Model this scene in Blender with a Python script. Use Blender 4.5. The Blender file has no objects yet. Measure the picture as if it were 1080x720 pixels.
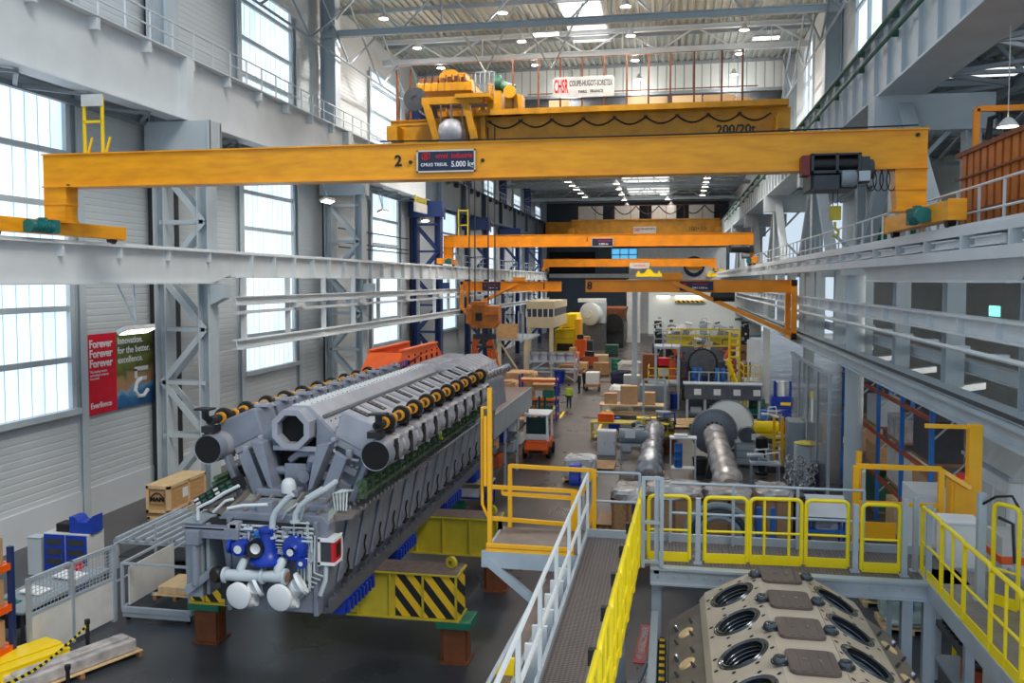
import bpy, math, random
from mathutils import Vector, Matrix
random.seed(7)
S = bpy.context.scene
COL = S.collection
PI = math.pi
# ------------------------------------------------------------------ camera, light, exposure
FPX = 911.0
YAW = math.atan(168 / FPX)
PITCH = math.radians(2.8)
EYE = Vector((0, 0, 9.0))
SHY = 64 - FPX * math.tan(PITCH)
cam = bpy.data.cameras.new('camera')
cam.sensor_width = 36.0
cam.lens = 36.0 * FPX / 1080
cam.shift_y = -SHY / 1080
cam.clip_end = 500
camo = bpy.data.objects.new('camera', cam)
COL.objects.link(camo)
camo.location = EYE
camo.rotation_euler = (PI / 2 - PITCH, 0, YAW)
S.camera = camo
S.view_settings.view_transform = 'Standard'
S.view_settings.look = 'None'
S.view_settings.gamma = 1.0
S.view_settings.exposure = 0.14
S.view_settings.use_curve_mapping = False
W = bpy.data.worlds.new('world')
S.world = W
W.use_nodes = True
_bg = W.node_tree.nodes['Background']
_bg.inputs[0].default_value = (0.72, 0.86, 1.0, 1)
_bg.inputs[1].default_value = 0.8
S.cycles.max_bounces = 6
S.cycles.diffuse_bounces = 3
S.cycles.glossy_bounces = 3
S.cycles.transmission_bounces = 4
S.cycles.transparent_max_bounces = 8
S.cycles.sample_clamp_indirect = 6
S.cycles.use_denoising = True
LAMP_W = 2000      # high-bay lamps
WIN_E = 0.95        # daylight through the ribbed polycarbonate
SKY_E = 3.0        # roof lights

def area_light(name, loc, rot, sx, sy, power, col=(1, 1, 1)):
    l = bpy.data.lights.new(name, 'AREA')
    l.shape = 'RECTANGLE'
    l.size = sx
    l.size_y = sy
    l.energy = power
    l.color = col
    o = bpy.data.objects.new(name, l)
    COL.objects.link(o)
    o.location = loc
    o.rotation_euler = rot
    return o

# low sun reaching in over the open front of the hall
_sun = bpy.data.lights.new('sun', 'SUN')
_sun.energy = 1.5
_sun.angle = math.radians(22)
_sun.color = (1, 0.93, 0.82)
_so = bpy.data.objects.new('sun', _sun)
COL.objects.link(_so)
_so.rotation_euler = (math.radians(42), 0, math.radians(52))

# ------------------------------------------------------------------ helpers
_c, _s = math.cos(YAW), math.sin(YAW)
_f0 = Vector((-_s, _c, 0)); _rt = Vector((_c, _s, 0))
_fw = _f0 * math.cos(PITCH) - Vector((0, 0, math.sin(PITCH)))
_up = Vector((0, 0, 1)) * math.cos(PITCH) + _f0 * math.sin(PITCH)
def _ray(u, v): return _fw + _rt * ((u - 540) / FPX) + _up * ((360 - SHY - v) / FPX)
def onz(u, v, z):
    r = _ray(u, v); return EYE + r * ((z - 9.0) / r.z)
def onx(u, v, x):
    r = _ray(u, v); return EYE + r * (x / r.x)
def ony(u, v, y):
    r = _ray(u, v); return EYE + r * (y / r.y)

def lin(c):
    c = c / 255.0
    return c / 12.92 if c <= 0.04045 else ((c + 0.055) / 1.055) ** 2.4
MATS = {}
ORDINAL = 'first second third fourth fifth sixth seventh eighth ninth tenth eleventh twelfth thirteenth fourteenth fifteenth'.split()
def M(name, rgb, rough=0.5, metal=0.0, var=0.10, scale=2.5, bump=0.0, stretch=None, spec=0.5):
    m = bpy.data.materials.new(name); m.use_nodes = True
    nt = m.node_tree; b = nt.nodes['Principled BSDF']
    col = [lin(x) for x in rgb]
    b.inputs['Roughness'].default_value = rough
    b.inputs['Metallic'].default_value = metal
    b.inputs['Specular IOR Level'].default_value = spec
    tc = nt.nodes.new('ShaderNodeTexCoord')
    mp = nt.nodes.new('ShaderNodeMapping')
    if stretch: mp.inputs['Scale'].default_value = stretch
    nt.links.new(tc.outputs['Object'], mp.inputs[0])
    n = nt.nodes.new('ShaderNodeTexNoise')
    n.inputs['Scale'].default_value = scale
    n.inputs['Detail'].default_value = 6
    nt.links.new(mp.outputs[0], n.inputs['Vector'])
    r = nt.nodes.new('ShaderNodeValToRGB')
    r.color_ramp.elements[0].position = 0.33
    r.color_ramp.elements[1].position = 0.68
    r.color_ramp.elements[0].color = [max(0, x * (1 - var)) for x in col] + [1]
    r.color_ramp.elements[1].color = [min(1, x * (1 + var)) for x in col] + [1]
    nt.links.new(n.outputs['Fac'], r.inputs[0])
    nt.links.new(r.outputs[0], b.inputs['Base Color'])
    if bump:
        bp = nt.nodes.new('ShaderNodeBump'); bp.inputs['Strength'].default_value = bump
        bp.inputs['Distance'].default_value = 0.03
        nt.links.new(n.outputs['Fac'], bp.inputs['Height'])
        nt.links.new(bp.outputs[0], b.inputs['Normal'])
    MATS[name] = m
    return m
def EM(name, rgb, e):
    m = bpy.data.materials.new(name); m.use_nodes = True
    nt = m.node_tree; b = nt.nodes['Principled BSDF']
    c = [lin(x) for x in rgb] + [1]
    b.inputs['Base Color'].default_value = c
    b.inputs['Emission Color'].default_value = c
    b.inputs['Emission Strength'].default_value = e
    MATS[name] = m
    return m
def stripes(name, a, b_, scale, direction=(1, 1, 0), rough=0.5):
    """hazard stripes: a real two-colour paint pattern"""
    m = M(name, a, rough)
    nt = m.node_tree; b = nt.nodes['Principled BSDF']
    tc = nt.nodes.new('ShaderNodeTexCoord')
    dp = nt.nodes.new('ShaderNodeVectorMath'); dp.operation = 'DOT_PRODUCT'
    dp.inputs[1].default_value = [x * scale for x in direction]
    nt.links.new(tc.outputs['Object'], dp.inputs[0])
    fr = nt.nodes.new('ShaderNodeMath'); fr.operation = 'FRACT'
    nt.links.new(dp.outputs['Value'], fr.inputs[0])
    gt = nt.nodes.new('ShaderNodeMath'); gt.operation = 'GREATER_THAN'; gt.inputs[1].default_value = 0.5
    nt.links.new(fr.outputs[0], gt.inputs[0])
    mx = nt.nodes.new('ShaderNodeMix'); mx.data_type = 'RGBA'
    mx.inputs['A'].default_value = [lin(x) for x in a] + [1]
    mx.inputs['B'].default_value = [lin(x) for x in b_] + [1]
    nt.links.new(gt.outputs[0], mx.inputs['Factor'])
    nt.links.new(mx.outputs['Result'], b.inputs['Base Color'])
    return m

class MB:
    def __init__(s):
        s.v = []; s.f = []; s.m = []; s.sm = []
    def add(s, vs, fs, mi=0, smooth=False):
        o = len(s.v)
        s.v += [tuple(p) for p in vs]
        for f in fs:
            s.f.append([i + o for i in f]); s.m.append(mi); s.sm.append(smooth)
        return s
    def box(s, x0, x1, y0, y1, z0, z1, mi=0):
        v = [(x0,y0,z0),(x1,y0,z0),(x1,y1,z0),(x0,y1,z0),(x0,y0,z1),(x1,y0,z1),(x1,y1,z1),(x0,y1,z1)]
        return s.add(v, [(0,3,2,1),(4,5,6,7),(0,1,5,4),(1,2,6,5),(2,3,7,6),(3,0,4,7)], mi)
    def cbox(s, c, d, mi=0, rz=0.0, M4=None):
        x, y, z = d[0]/2, d[1]/2, d[2]/2
        R = M4 if M4 is not None else Matrix.Rotation(rz, 3, 'Z')
        v = [Vector(c) + R @ Vector(p) for p in ((-x,-y,-z),(x,-y,-z),(x,y,-z),(-x,y,-z),(-x,-y,z),(x,-y,z),(x,y,z),(-x,y,z))]
        return s.add(v, [(0,3,2,1),(4,5,6,7),(0,1,5,4),(1,2,6,5),(2,3,7,6),(3,0,4,7)], mi)
    def ext(s, prof, p0, p1, up=(0,0,1), mi=0, smooth=False, closed=True, caps=True):
        p0 = Vector(p0); p1 = Vector(p1); d = (p1 - p0).normalized(); up = Vector(up)
        if abs(d.dot(up)) > 0.99: up = Vector((0, 1, 0)) if abs(d.y) < 0.9 else Vector((1, 0, 0))
        a = d.cross(up).normalized(); b = a.cross(d).normalized()
        n = len(prof)
        v = [p0 + a*x + b*y for x, y in prof] + [p1 + a*x + b*y for x, y in prof]
        f = [(i, (i+1) % n, n + (i+1) % n, n + i) for i in range(n if closed else n-1)]
        s.add(v, f, mi, smooth)
        if closed and caps: s.add(v, [tuple(range(n))[::-1], tuple(range(n, 2*n))], mi)
        return s
    def bar(s, p0, p1, w, h=None, mi=0, up=(0,0,1)):
        h = h or w
        return s.ext([(-w/2,-h/2),(w/2,-h/2),(w/2,h/2),(-w/2,h/2)], p0, p1, up, mi)
    def ibar(s, p0, p1, w, h, t=0.04, mi=0, up=(0,0,1)):
        a, b, q = w/2, h/2, t/2
        return s.ext([(-a,-b),(a,-b),(a,-b+t),(q,-b+t),(q,b-t),(a,b-t),(a,b),(-a,b),(-a,b-t),(-q,b-t),(-q,-b+t),(-a,-b+t)], p0, p1, up, mi)
    def tube(s, p0, p1, r, n=12, r2=None, mi=0, capmi=None):
        p0 = Vector(p0); p1 = Vector(p1); r2 = r if r2 is None else r2
        d = (p1-p0).normalized(); u = Vector((0,0,1)) if abs(d.z) < 0.9 else Vector((1,0,0))
        a = d.cross(u).normalized(); b = a.cross(d)
        v = [p0 + (a*math.cos(2*PI*i/n) + b*math.sin(2*PI*i/n))*r for i in range(n)] + [p1 + (a*math.cos(2*PI*i/n) + b*math.sin(2*PI*i/n))*r2 for i in range(n)]
        s.add(v, [(i,(i+1)%n,n+(i+1)%n,n+i) for i in range(n)], mi, True)
        return s.add(v, [tuple(range(n))[::-1], tuple(range(n,2*n))], mi if capmi is None else capmi)
    def path(s, pts, r, n=8, mi=0, closed=False):
        pts = [Vector(p) for p in pts]; L = len(pts); rings = []
        pa = None
        for i, p in enumerate(pts):
            if closed: d = (pts[(i+1)%L] - pts[i-1])
            else: d = (pts[min(i+1,L-1)] - pts[max(i-1,0)])
            d.normalize()
            if pa is None:
                u = Vector((0,0,1)) if abs(d.z) < 0.9 else Vector((1,0,0)); a = d.cross(u)
            else: a = pa - d*pa.dot(d)
            if a.length < 1e-5: a = d.orthogonal()
            a.normalize(); pa = a; b = a.cross(d)
            rings.append([p + (a*math.cos(2*PI*k/n) + b*math.sin(2*PI*k/n))*r for k in range(n)])
        v = [q for R in rings for q in R]; f = []
        for i in range(L if closed else L-1):
            j = (i+1) % L
            f += [(i*n+k, i*n+(k+1)%n, j*n+(k+1)%n, j*n+k) for k in range(n)]
        s.add(v, f, mi, True)
        if not closed: s.add(v, [tuple(range(n))[::-1], tuple(range((L-1)*n, L*n))], mi)
        return s
    def lathe(s, prof, o, axis, n=20, mi=0, smooth=True):
        o = Vector(o); d = Vector(axis).normalized(); u = Vector((0,0,1)) if abs(d.z) < 0.9 else Vector((1,0,0))
        a = d.cross(u).normalized(); b = a.cross(d)
        v = [o + d*h + (a*math.cos(2*PI*k/n) + b*math.sin(2*PI*k/n))*r for r, h in prof for k in range(n)]
        f = []
        for i in range(len(prof)-1):
            f += [(i*n+k, i*n+(k+1)%n, (i+1)*n+(k+1)%n, (i+1)*n+k) for k in range(n)]
        return s.add(v, f, mi, smooth)
    def prism(s, poly, vec, mi=0):
        n = len(poly); vec = Vector(vec); v = [Vector(p) for p in poly]; v = v + [p + vec for p in v]
        return s.add(v, [tuple(range(n))[::-1], tuple(range(n,2*n))] + [(i,(i+1)%n,n+(i+1)%n,n+i) for i in range(n)], mi)
    def blob(s, c, d, seed=0, amp=0.12, nu=14, nv=9, mi=0, pw=0.55):
        """rounded lumpy box: film-wrapped goods, heaps"""
        R = random.Random(seed); v = []
        g = lambda t: math.copysign(abs(t)**pw, t)
        for j in range(nv+1):
            ph = -PI/2 + PI*j/nv
            for i in range(nu):
                th = 2*PI*i/nu; k = 1 + R.uniform(-amp, amp)*(0 if j == 0 else 1)
                v.append((c[0]+d[0]/2*g(math.cos(ph))*g(math.cos(th))*k, c[1]+d[1]/2*g(math.cos(ph))*g(math.sin(th))*k, c[2]+d[2]/2*g(math.sin(ph))*(1 if j < nv/2 else k)))
        f = [(j*nu+i, j*nu+(i+1)%nu, (j+1)*nu+(i+1)%nu, (j+1)*nu+i) for j in range(nv) for i in range(nu)]
        return s.add(v, f, mi, False)
    def build(s, name, mats, parent=None, bevel=0.0, kind=None):
        me = bpy.data.meshes.new(name)
        off = Vector((0,0,0)); p = parent
        while p is not None: off += p.location; p = p.parent
        me.from_pydata([(x-off.x, y-off.y, z-off.z) for x, y, z in s.v], [], s.f)
        mats = mats if isinstance(mats, (list, tuple)) else [mats]
        for m in mats: me.materials.append(MATS[m] if isinstance(m, str) else m)
        me.polygons.foreach_set('material_index', s.m)
        me.polygons.foreach_set('use_smooth', s.sm)
        me.update()
        if any(s.sm): me.set_sharp_from_angle(angle=0.75)
        o = bpy.data.objects.new(name, me); COL.objects.link(o)
        if parent: o.parent = parent
        if kind: o['kind'] = kind
        if bevel:
            b = o.modifiers.new('bevel', 'BEVEL'); b.width = bevel; b.segments = 2; b.limit_method = 'ANGLE'; b.angle_limit = 0.9
        return o
def T(name, label, cat, loc=(0,0,0), group=None):
    o = bpy.data.objects.new(name, None); COL.objects.link(o)
    o.empty_display_size = 0.2
    o.location = loc; o['label'] = label; o['category'] = cat
    if group: o['group'] = group
    return o
def dress(t, x0, x1, y0, y1, z0, z1, seed, n=10, mats=('steel_mid','dark_grey','steel_white'), name='fittings'):
    """valves, boxes and pipes on a machine body"""
    R = random.Random(seed); m = MB()
    for k in range(n):
        c = Vector((R.uniform(x0,x1), R.uniform(y0,y1), R.uniform(z0,z1))); s = R.uniform(.06,.2); q = R.random(); mi = R.randrange(len(mats))
        if q < .4: m.cbox(c, (s*R.uniform(1,2.5), s, s*R.uniform(1,2)), mi)
        elif q < .7: m.tube(c, c+Vector((R.choice((-1,1))*s*3, 0, R.uniform(-s,s))), s*.5, 8, mi=mi)
        else: m.path([c, c+Vector((0,-.1,s*2)), c+Vector((s*3,-.12,s*2.4)), c+Vector((s*3.4,-.1,-s))], s*.28, 6, mi)
    return m.build(name, list(mats), t)
def tag(o, label, cat, group=None):
    o['label'] = label; o['category'] = cat
    if group: o['group'] = group
    return o
def dup(root, loc=None, rz=None, label=None, group=None, scale=None):
    r = root.copy(); COL.objects.link(r)
    if loc is not None: r.location = loc
    if rz is not None: r.rotation_euler = (0,0,rz)
    if scale is not None: r.scale = scale
    if label: r['label'] = label
    if group: r['group'] = group
    for ch in list(root.children):
        c = ch.copy(); COL.objects.link(c); c.parent = r
        for g in list(ch.children):
            d = g.copy(); COL.objects.link(d); d.parent = c
    return r
def text(name, body, size, loc, xdir, ydir, mat, parent=None, depth=0.004, align='CENTER', squeeze=1.0, bold=0.0, shear=0.0, fit=None):
    cu = bpy.data.curves.new(name, 'FONT'); cu.body = body; cu.size = size; cu.extrude = depth
    cu.align_x = align; cu.align_y = 'CENTER'; cu.offset = bold; cu.shear = shear; cu.resolution_u = 3
    tmp = bpy.data.objects.new('tmp', cu); COL.objects.link(tmp)
    dg = bpy.context.evaluated_depsgraph_get(); dg.update()
    me = bpy.data.meshes.new_from_object(tmp.evaluated_get(dg))
    bpy.data.objects.remove(tmp); bpy.data.curves.remove(cu)
    if fit:
        xs = [q.co.x for q in me.vertices]; squeeze *= min(1.0, fit/(max(xs)-min(xs)))
    x = Vector(xdir).normalized(); y = Vector(ydir).normalized(); z = x.cross(y)
    loc = Vector(loc)
    p = parent
    while p is not None: loc -= p.location; p = p.parent
    m4 = Matrix(((x.x*squeeze,y.x,z.x,loc.x),(x.y*squeeze,y.y,z.y,loc.y),(x.z*squeeze,y.z,z.z,loc.z),(0,0,0,1)))
    me.transform(m4); me.materials.clear(); me.materials.append(MATS[mat])
    me.name = name
    o = bpy.data.objects.new(name, me); COL.objects.link(o)
    if parent: o.parent = parent
    return o
TRIMS = [0]
def trim(mb, mats):
    TRIMS[0] += 1
    return mb.build('trim_%d' % TRIMS[0], mats, None, 0, 'structure')
def struct(name, mb, mats, parent=None, bevel=0):
    return mb.build(name, mats, parent, bevel, None if parent else 'structure')

# ------------------------------------------------------------------ materials
M('steel_grey', (186,196,202), 0.45, 0, 0.07, 0.8)
M('steel_white', (214,219,222), 0.45, 0, 0.05, 0.8)
M('steel_mid', (140,150,158), 0.5, 0, 0.08, 1.2)
M('steel_blue', (28,52,104), 0.45, 0, 0.1, 1)
M('girder_dark', (62,78,92), 0.5, 0, 0.12, 0.6)
M('siding', (200,206,209), 0.5, 0, 0.05, 0.3)
M('concrete_white', (206,211,216), 0.6, 0, 0.04, 0.6)
M('deck_roof', (150,158,156), 0.55, 0, 0.06, 0.5)
M('gable', (216,222,221), 0.5, 0, 0.05, 0.4)
M('crane_orange', (252,164,10), 0.32, 0, 0.15, 1.3, 0.25, (1, 1, 5))
M('crane_ochre', (204,142,14), 0.42, 0, 0.16, 1.0, 0.1)
M('crane_deep', (238,144,8), 0.4, 0, 0.1, 1.0)
M('rust_brown', (120,66,34), 0.7, 0, 0.2, 3)
M('black', (22,23,25), 0.45, 0, 0.2, 4)
M('void', (5,5,7), 0.8, 0, 0.1, 2)
M('dark_grey', (58,61,66), 0.5, 0, 0.15, 3)
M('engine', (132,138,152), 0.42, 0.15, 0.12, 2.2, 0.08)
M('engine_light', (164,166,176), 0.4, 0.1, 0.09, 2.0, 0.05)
M('engine_dark', (92,96,106), 0.45, 0.2, 0.18, 2.5, 0.1)
M('insul', (168,166,172), 0.38, 0.35, 0.16, 3.2, 0.25)
M('primer_green', (142,150,140), 0.55, 0, 0.12, 2)
M('rail_green', (70,92,66), 0.5, 0, 0.2, 4)
M('blue', (16,52,158), 0.35, 0, 0.12, 3)
M('blue_light', (36,112,196), 0.4, 0, 0.12, 3)
M('blue_cab', (22,60,166), 0.45, 0, 0.06, 2)
M('yellow', (250,214,8), 0.4, 0, 0.05, 2)
M('yellow_rail', (244,218,12), 0.38, 0, 0.05, 2)
M('yellow_amber', (250,182,8), 0.38, 0, 0.06, 2)
M('yellow_old', (196,176,44), 0.5, 0, 0.14, 1.6)
M('galv', (176,187,197), 0.42, 0.25, 0.08, 2)
M('orange', (238,96,20), 0.4, 0, 0.08, 2)
M('cabin_amber', (176,98,26), 0.55, 0, 0.2, 2)
M('orange_rust', (176,78,38), 0.55, 0, 0.18, 3)
M('red', (206,20,38), 0.45, 0, 0.06, 2)
M('green', (24,112,84), 0.45, 0, 0.12, 3)
M('green_dark', (40,92,70), 0.5, 0, 0.12, 3)
M('wood', (196,152,104), 0.65, 0, 0.14, 2.2, 0.05, (1,1,6))
M('wood_pale', (218,186,140), 0.65, 0, 0.12, 2.2, 0.05, (6,1,1))
M('wood_brown', (150,108,72), 0.7, 0, 0.2, 2.5, 0.05, (1,1,5))
M('osb', (182,138,92), 0.7, 0, 0.25, 14)
M('white', (232,234,236), 0.45, 0, 0.03, 2)
M('white_dirty', (206,206,204), 0.5, 0, 0.08, 2)
M('cream', (226,208,172), 0.5, 0, 0.06, 1)
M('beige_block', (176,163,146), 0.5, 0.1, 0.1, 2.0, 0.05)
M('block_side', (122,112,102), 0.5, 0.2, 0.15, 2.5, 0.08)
M('bore_steel', (86,92,100), 0.22, 0.8, 0.15, 5)
M('chrome', (206,208,212), 0.2, 0.9, 0.06, 5)
M('brown_deck', (122,104,96), 0.5, 0.2, 0.18, 6, 0.15)
M('checker_side', (120,112,110), 0.4, 0.4, 0.2, 3)
M('film', (196,190,188), 0.2, 0.25, 0.3, 3, 0.9)
M('film_silver', (176,178,186), 0.2, 0.5, 0.35, 3.5, 1.0)
M('film_green', (176,196,188), 0.25, 0.1, 0.25, 3, 0.8)
M('skin', (204,150,122), 0.6)
M('navy', (28,34,60), 0.8)
M('hivis', (196,226,40), 0.7)
M('cloth_black', (26,26,30), 0.85)
M('hair', (48,36,28), 0.8)
M('sign_navy', (28,38,70), 0.5, 0, 0.05)
M('sign_white', (212,206,198), 0.5, 0, 0.08, 3)
M('tyre', (24,24,25), 0.85)
M('glass_dark', (40,60,62), 0.1, 0, 0.1, 2)
M('teal', (20,112,110), 0.45, 0, 0.1, 3)
M('carton', (186,146,108), 0.7, 0, 0.08, 3)
stripes('hazard', (236,190,30), (24,24,24), 2.6, (0.9, 0.45, 0.72))
stripes('hazard_strip', (246,196,20), (20,20,20), 5.0, (0, 0.9, 0))
stripes('hazard_tape', (236,220,30), (20,20,20), 7.0, (0.5, 0.8, 0.6))

def glassy(name, rgb, alpha, rough=0.1):
    m = M(name, rgb, rough, 0, 0.1, 2)
    b = m.node_tree.nodes['Principled BSDF']; b.inputs['Alpha'].default_value = alpha
    return m
glassy('curtain', (150,158,164), 0.34)
glassy('mesh_screen', (150,156,160), 0.45, 0.5)
def net(name, rgb, sc):
    """woven wire mesh: thin wires with open gaps"""
    m = M(name, rgb, 0.4, 0.4); nt = m.node_tree; b = nt.nodes['Principled BSDF']
    tc = nt.nodes.new('ShaderNodeTexCoord'); sep = nt.nodes.new('ShaderNodeSeparateXYZ')
    nt.links.new(tc.outputs['Object'], sep.inputs[0]); last = None
    for ax, k in (('Y', sc), ('Z', sc)):
        mu = nt.nodes.new('ShaderNodeMath'); mu.operation = 'MULTIPLY'; mu.inputs[1].default_value = k
        nt.links.new(sep.outputs[ax], mu.inputs[0])
        fr = nt.nodes.new('ShaderNodeMath'); fr.operation = 'FRACT'; nt.links.new(mu.outputs[0], fr.inputs[0])
        lt = nt.nodes.new('ShaderNodeMath'); lt.operation = 'LESS_THAN'; lt.inputs[1].default_value = 0.22
        nt.links.new(fr.outputs[0], lt.inputs[0])
        if last is None: last = lt
        else:
            mx = nt.nodes.new('ShaderNodeMath'); mx.operation = 'MAXIMUM'
            nt.links.new(last.outputs[0], mx.inputs[0]); nt.links.new(lt.outputs[0], mx.inputs[1])
            nt.links.new(mx.outputs[0], b.inputs['Alpha'])
    return m
net('wire_net', (168,174,178), 11.0)
def pane_mat():
    m = EM('window_pane', (208,230,252), WIN_E); nt = m.node_tree; b = nt.nodes['Principled BSDF']
    tc = nt.nodes.new('ShaderNodeTexCoord'); n = nt.nodes.new('ShaderNodeTexNoise')
    mp = nt.nodes.new('ShaderNodeMapping'); mp.inputs['Scale'].default_value = (1, 1.2, 0.25)
    nt.links.new(tc.outputs['Object'], mp.inputs[0]); nt.links.new(mp.outputs[0], n.inputs['Vector'])
    n.inputs['Scale'].default_value = 1.1
    r = nt.nodes.new('ShaderNodeValToRGB'); e = r.color_ramp.elements
    e[0].position = 0.3; e[0].color = (0.58, 0.77, 0.95, 1); e[1].position = 0.60; e[1].color = (0.86, 0.95, 1.0, 1)
    nt.links.new(n.outputs['Fac'], r.inputs[0]); nt.links.new(r.outputs[0], b.inputs['Emission Color'])
    b.inputs['Emission Strength'].default_value = WIN_E
pane_mat()
EM('pane_rib', (140,188,228), 0.6)
EM('lamp_glow', (255,240,222), 14)
EM('tube_glow', (255,244,226), 5)
EM('roof_light', (250,244,236), SKY_E)
EM('exit_glow', (120,235,210), 1.5)

def floor_mat():
    m = M('floor', (70,68,70), 0.32, 0, 0.25, 0.35)
    nt = m.node_tree; b = nt.nodes['Principled BSDF']
    tc = nt.nodes.new('ShaderNodeTexCoord'); sep = nt.nodes.new('ShaderNodeSeparateXYZ')
    nt.links.new(tc.outputs['Object'], sep.inputs[0])
    n1 = nt.nodes.new('ShaderNodeTexNoise'); n1.inputs['Scale'].default_value = 0.5; n1.inputs['Detail'].default_value = 8
    nt.links.new(tc.outputs['Object'], n1.inputs['Vector'])
    r1 = nt.nodes.new('ShaderNodeValToRGB'); r1.color_ramp.elements[0].position = 0.3; r1.color_ramp.elements[1].position = 0.72
    r1.color_ramp.elements[0].color = (0.028, 0.034, 0.043, 1); r1.color_ramp.elements[1].color = (0.060, 0.067, 0.078, 1)
    nt.links.new(n1.outputs['Fac'], r1.inputs[0])
    r2 = nt.nodes.new('ShaderNodeValToRGB'); r2.color_ramp.elements[0].position = 0.3; r2.color_ramp.elements[1].position = 0.72
    r2.color_ramp.elements[0].color = (0.050, 0.043, 0.042, 1); r2.color_ramp.elements[1].color = (0.086, 0.074, 0.072, 1)
    nt.links.new(n1.outputs['Fac'], r2.inputs[0])
    # two floor coatings: blue-grey in the assembly bay, brown-grey along the aisle
    mr = nt.nodes.new('ShaderNodeMapRange'); mr.inputs['From Min'].default_value = 25.5; mr.inputs['From Max'].default_value = 27
    nt.links.new(sep.outputs['Y'], mr.inputs['Value'])
    mx = nt.nodes.new('ShaderNodeMix'); mx.data_type = 'RGBA'
    nt.links.new(mr.outputs[0], mx.inputs['Factor']); nt.links.new(r1.outputs[0], mx.inputs['A']); nt.links.new(r2.outputs[0], mx.inputs['B'])
    nt.links.new(mx.outputs['Result'], b.inputs['Base Color'])
    rr = nt.nodes.new('ShaderNodeMapRange'); rr.inputs['To Min'].default_value = 0.16; rr.inputs['To Max'].default_value = 0.45
    nt.links.new(n1.outputs['Fac'], rr.inputs['Value']); nt.links.new(rr.outputs[0], b.inputs['Roughness'])
floor_mat()
# ------------------------------------------------------------------ the hall
XL, XR = -21.5, 9.0
struct('floor', MB().box(-26, 26, 4, 160, -0.3, 0), 'floor')
def ribbed(m, x, y0, y1, z0, z1, t=0.25, pitch=0.26, d=0.009, side=1, mi=0):
    prof = []; z = z0
    while z < z1 - 1e-3:
        a = min(z + pitch*0.72, z1); b = min(z + pitch*0.78, z1); c = min(z + pitch*0.94, z1); e = min(z + pitch, z1)
        prof += [(0, z), (0, a)] + ([(-d, b), (-d, c)] if c < z1 else []); z = e
    prof += [(0, z1), (-t, z1), (-t, z0)]
    pr = []
    for p in prof:
        if not pr or (abs(pr[-1][0]-p[0]) + abs(pr[-1][1]-p[1])) > 1e-4: pr.append(p)
    pr = [(a*side, b) for a, b in pr]
    m.ext(pr, (x, y0, 0), (x, y1, 0), mi=mi)
LOWW = [(21.6,27.9),(40.8,46.8),(60.0,66.2),(79,85),(98,104),(117,123),(136,142)]
wl = MB(); yprev = 8.0
for y0, y1 in LOWW + [(150.2, 150.2)]:
    ribbed(wl, XL, yprev, y0, 1.2, 27.2 if yprev < 72 else 24)
    if y1 > y0:
        up = y0 < 72
        ribbed(wl, XL, y0, y1, 1.2, 4.3)
        ribbed(wl, XL, y0, y1, 15.6, 17.6)
        ribbed(wl, XL, y0, y1, 24.2 if up else 21, 27.2 if up else 24)
    yprev = y1
wl.box(XL-0.25, XL+0.06, 8, 150, 0, 1.2, 1)
wl.box(XL-0.1, XL+0.05, 8, 72, 15.9, 16.15, 2)
struct('wall_left', wl, ['siding', 'concrete_white', 'steel_grey'])
wn = 1
for y0, y1 in LOWW:
    for z0, z1 in ((4.3, 15.6), (17.6, 24.2 if y0 < 72 else 21)):
        fr = MB()
        fr.box(XL-0.1, XL+0.14, y0-0.12, y0+0.1, z0-0.1, z1+0.1); fr.box(XL-0.1, XL+0.14, y1-0.1, y1+0.12, z0-0.1, z1+0.1)
        fr.box(XL-0.1, XL+0.14, y0+0.1, y1-0.1, z1-0.08, z1+0.1); fr.box(XL-0.1, XL+0.30, y0-0.2, y1+0.2, z0-0.16, z0+0.06)
        zz = z0 + 1.85
        while zz < z1 - 0.6:
            fr.box(XL-0.05, XL+0.12, y0+0.1, y1-0.1, zz-0.1, zz+0.1); zz += 1.85
        f = struct('window_%d' % wn, fr, 'steel_grey')
        pm = MB(); n = 10; wdt = (y1-y0-0.2)/n
        for k in range(n): pm.box(XL-0.08, XL-0.02, y0+0.1+k*wdt+0.02, y0+0.1+(k+1)*wdt-0.02, z0, z1, 0)
        for k in range(1, n): pm.box(XL-0.06, XL-0.01, y0+0.1+k*wdt-0.02, y0+0.1+k*wdt+0.02, z0, z1, 1)
        p = pm.build('pane', ['window_pane', 'pane_rib'], f)
        wn += 1
# wall posts beside the windows
for y0, y1 in LOWW:
    for yy in (y0-0.35, y1+0.5): trim(MB().ibar((XL+0.12, yy, 0), (XL+0.12, yy, 24), 0.34, 0.22, 0.04, up=(1,0,0)), 'steel_grey')
for yy in (33.0, 51.3, 69.6, 34.5, 52.6): trim(MB().bar((XL+0.16, yy, 0.2), (XL+0.16, yy, 24), 0.32, 0.28, up=(1,0,0)), 'dark_grey')
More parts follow.
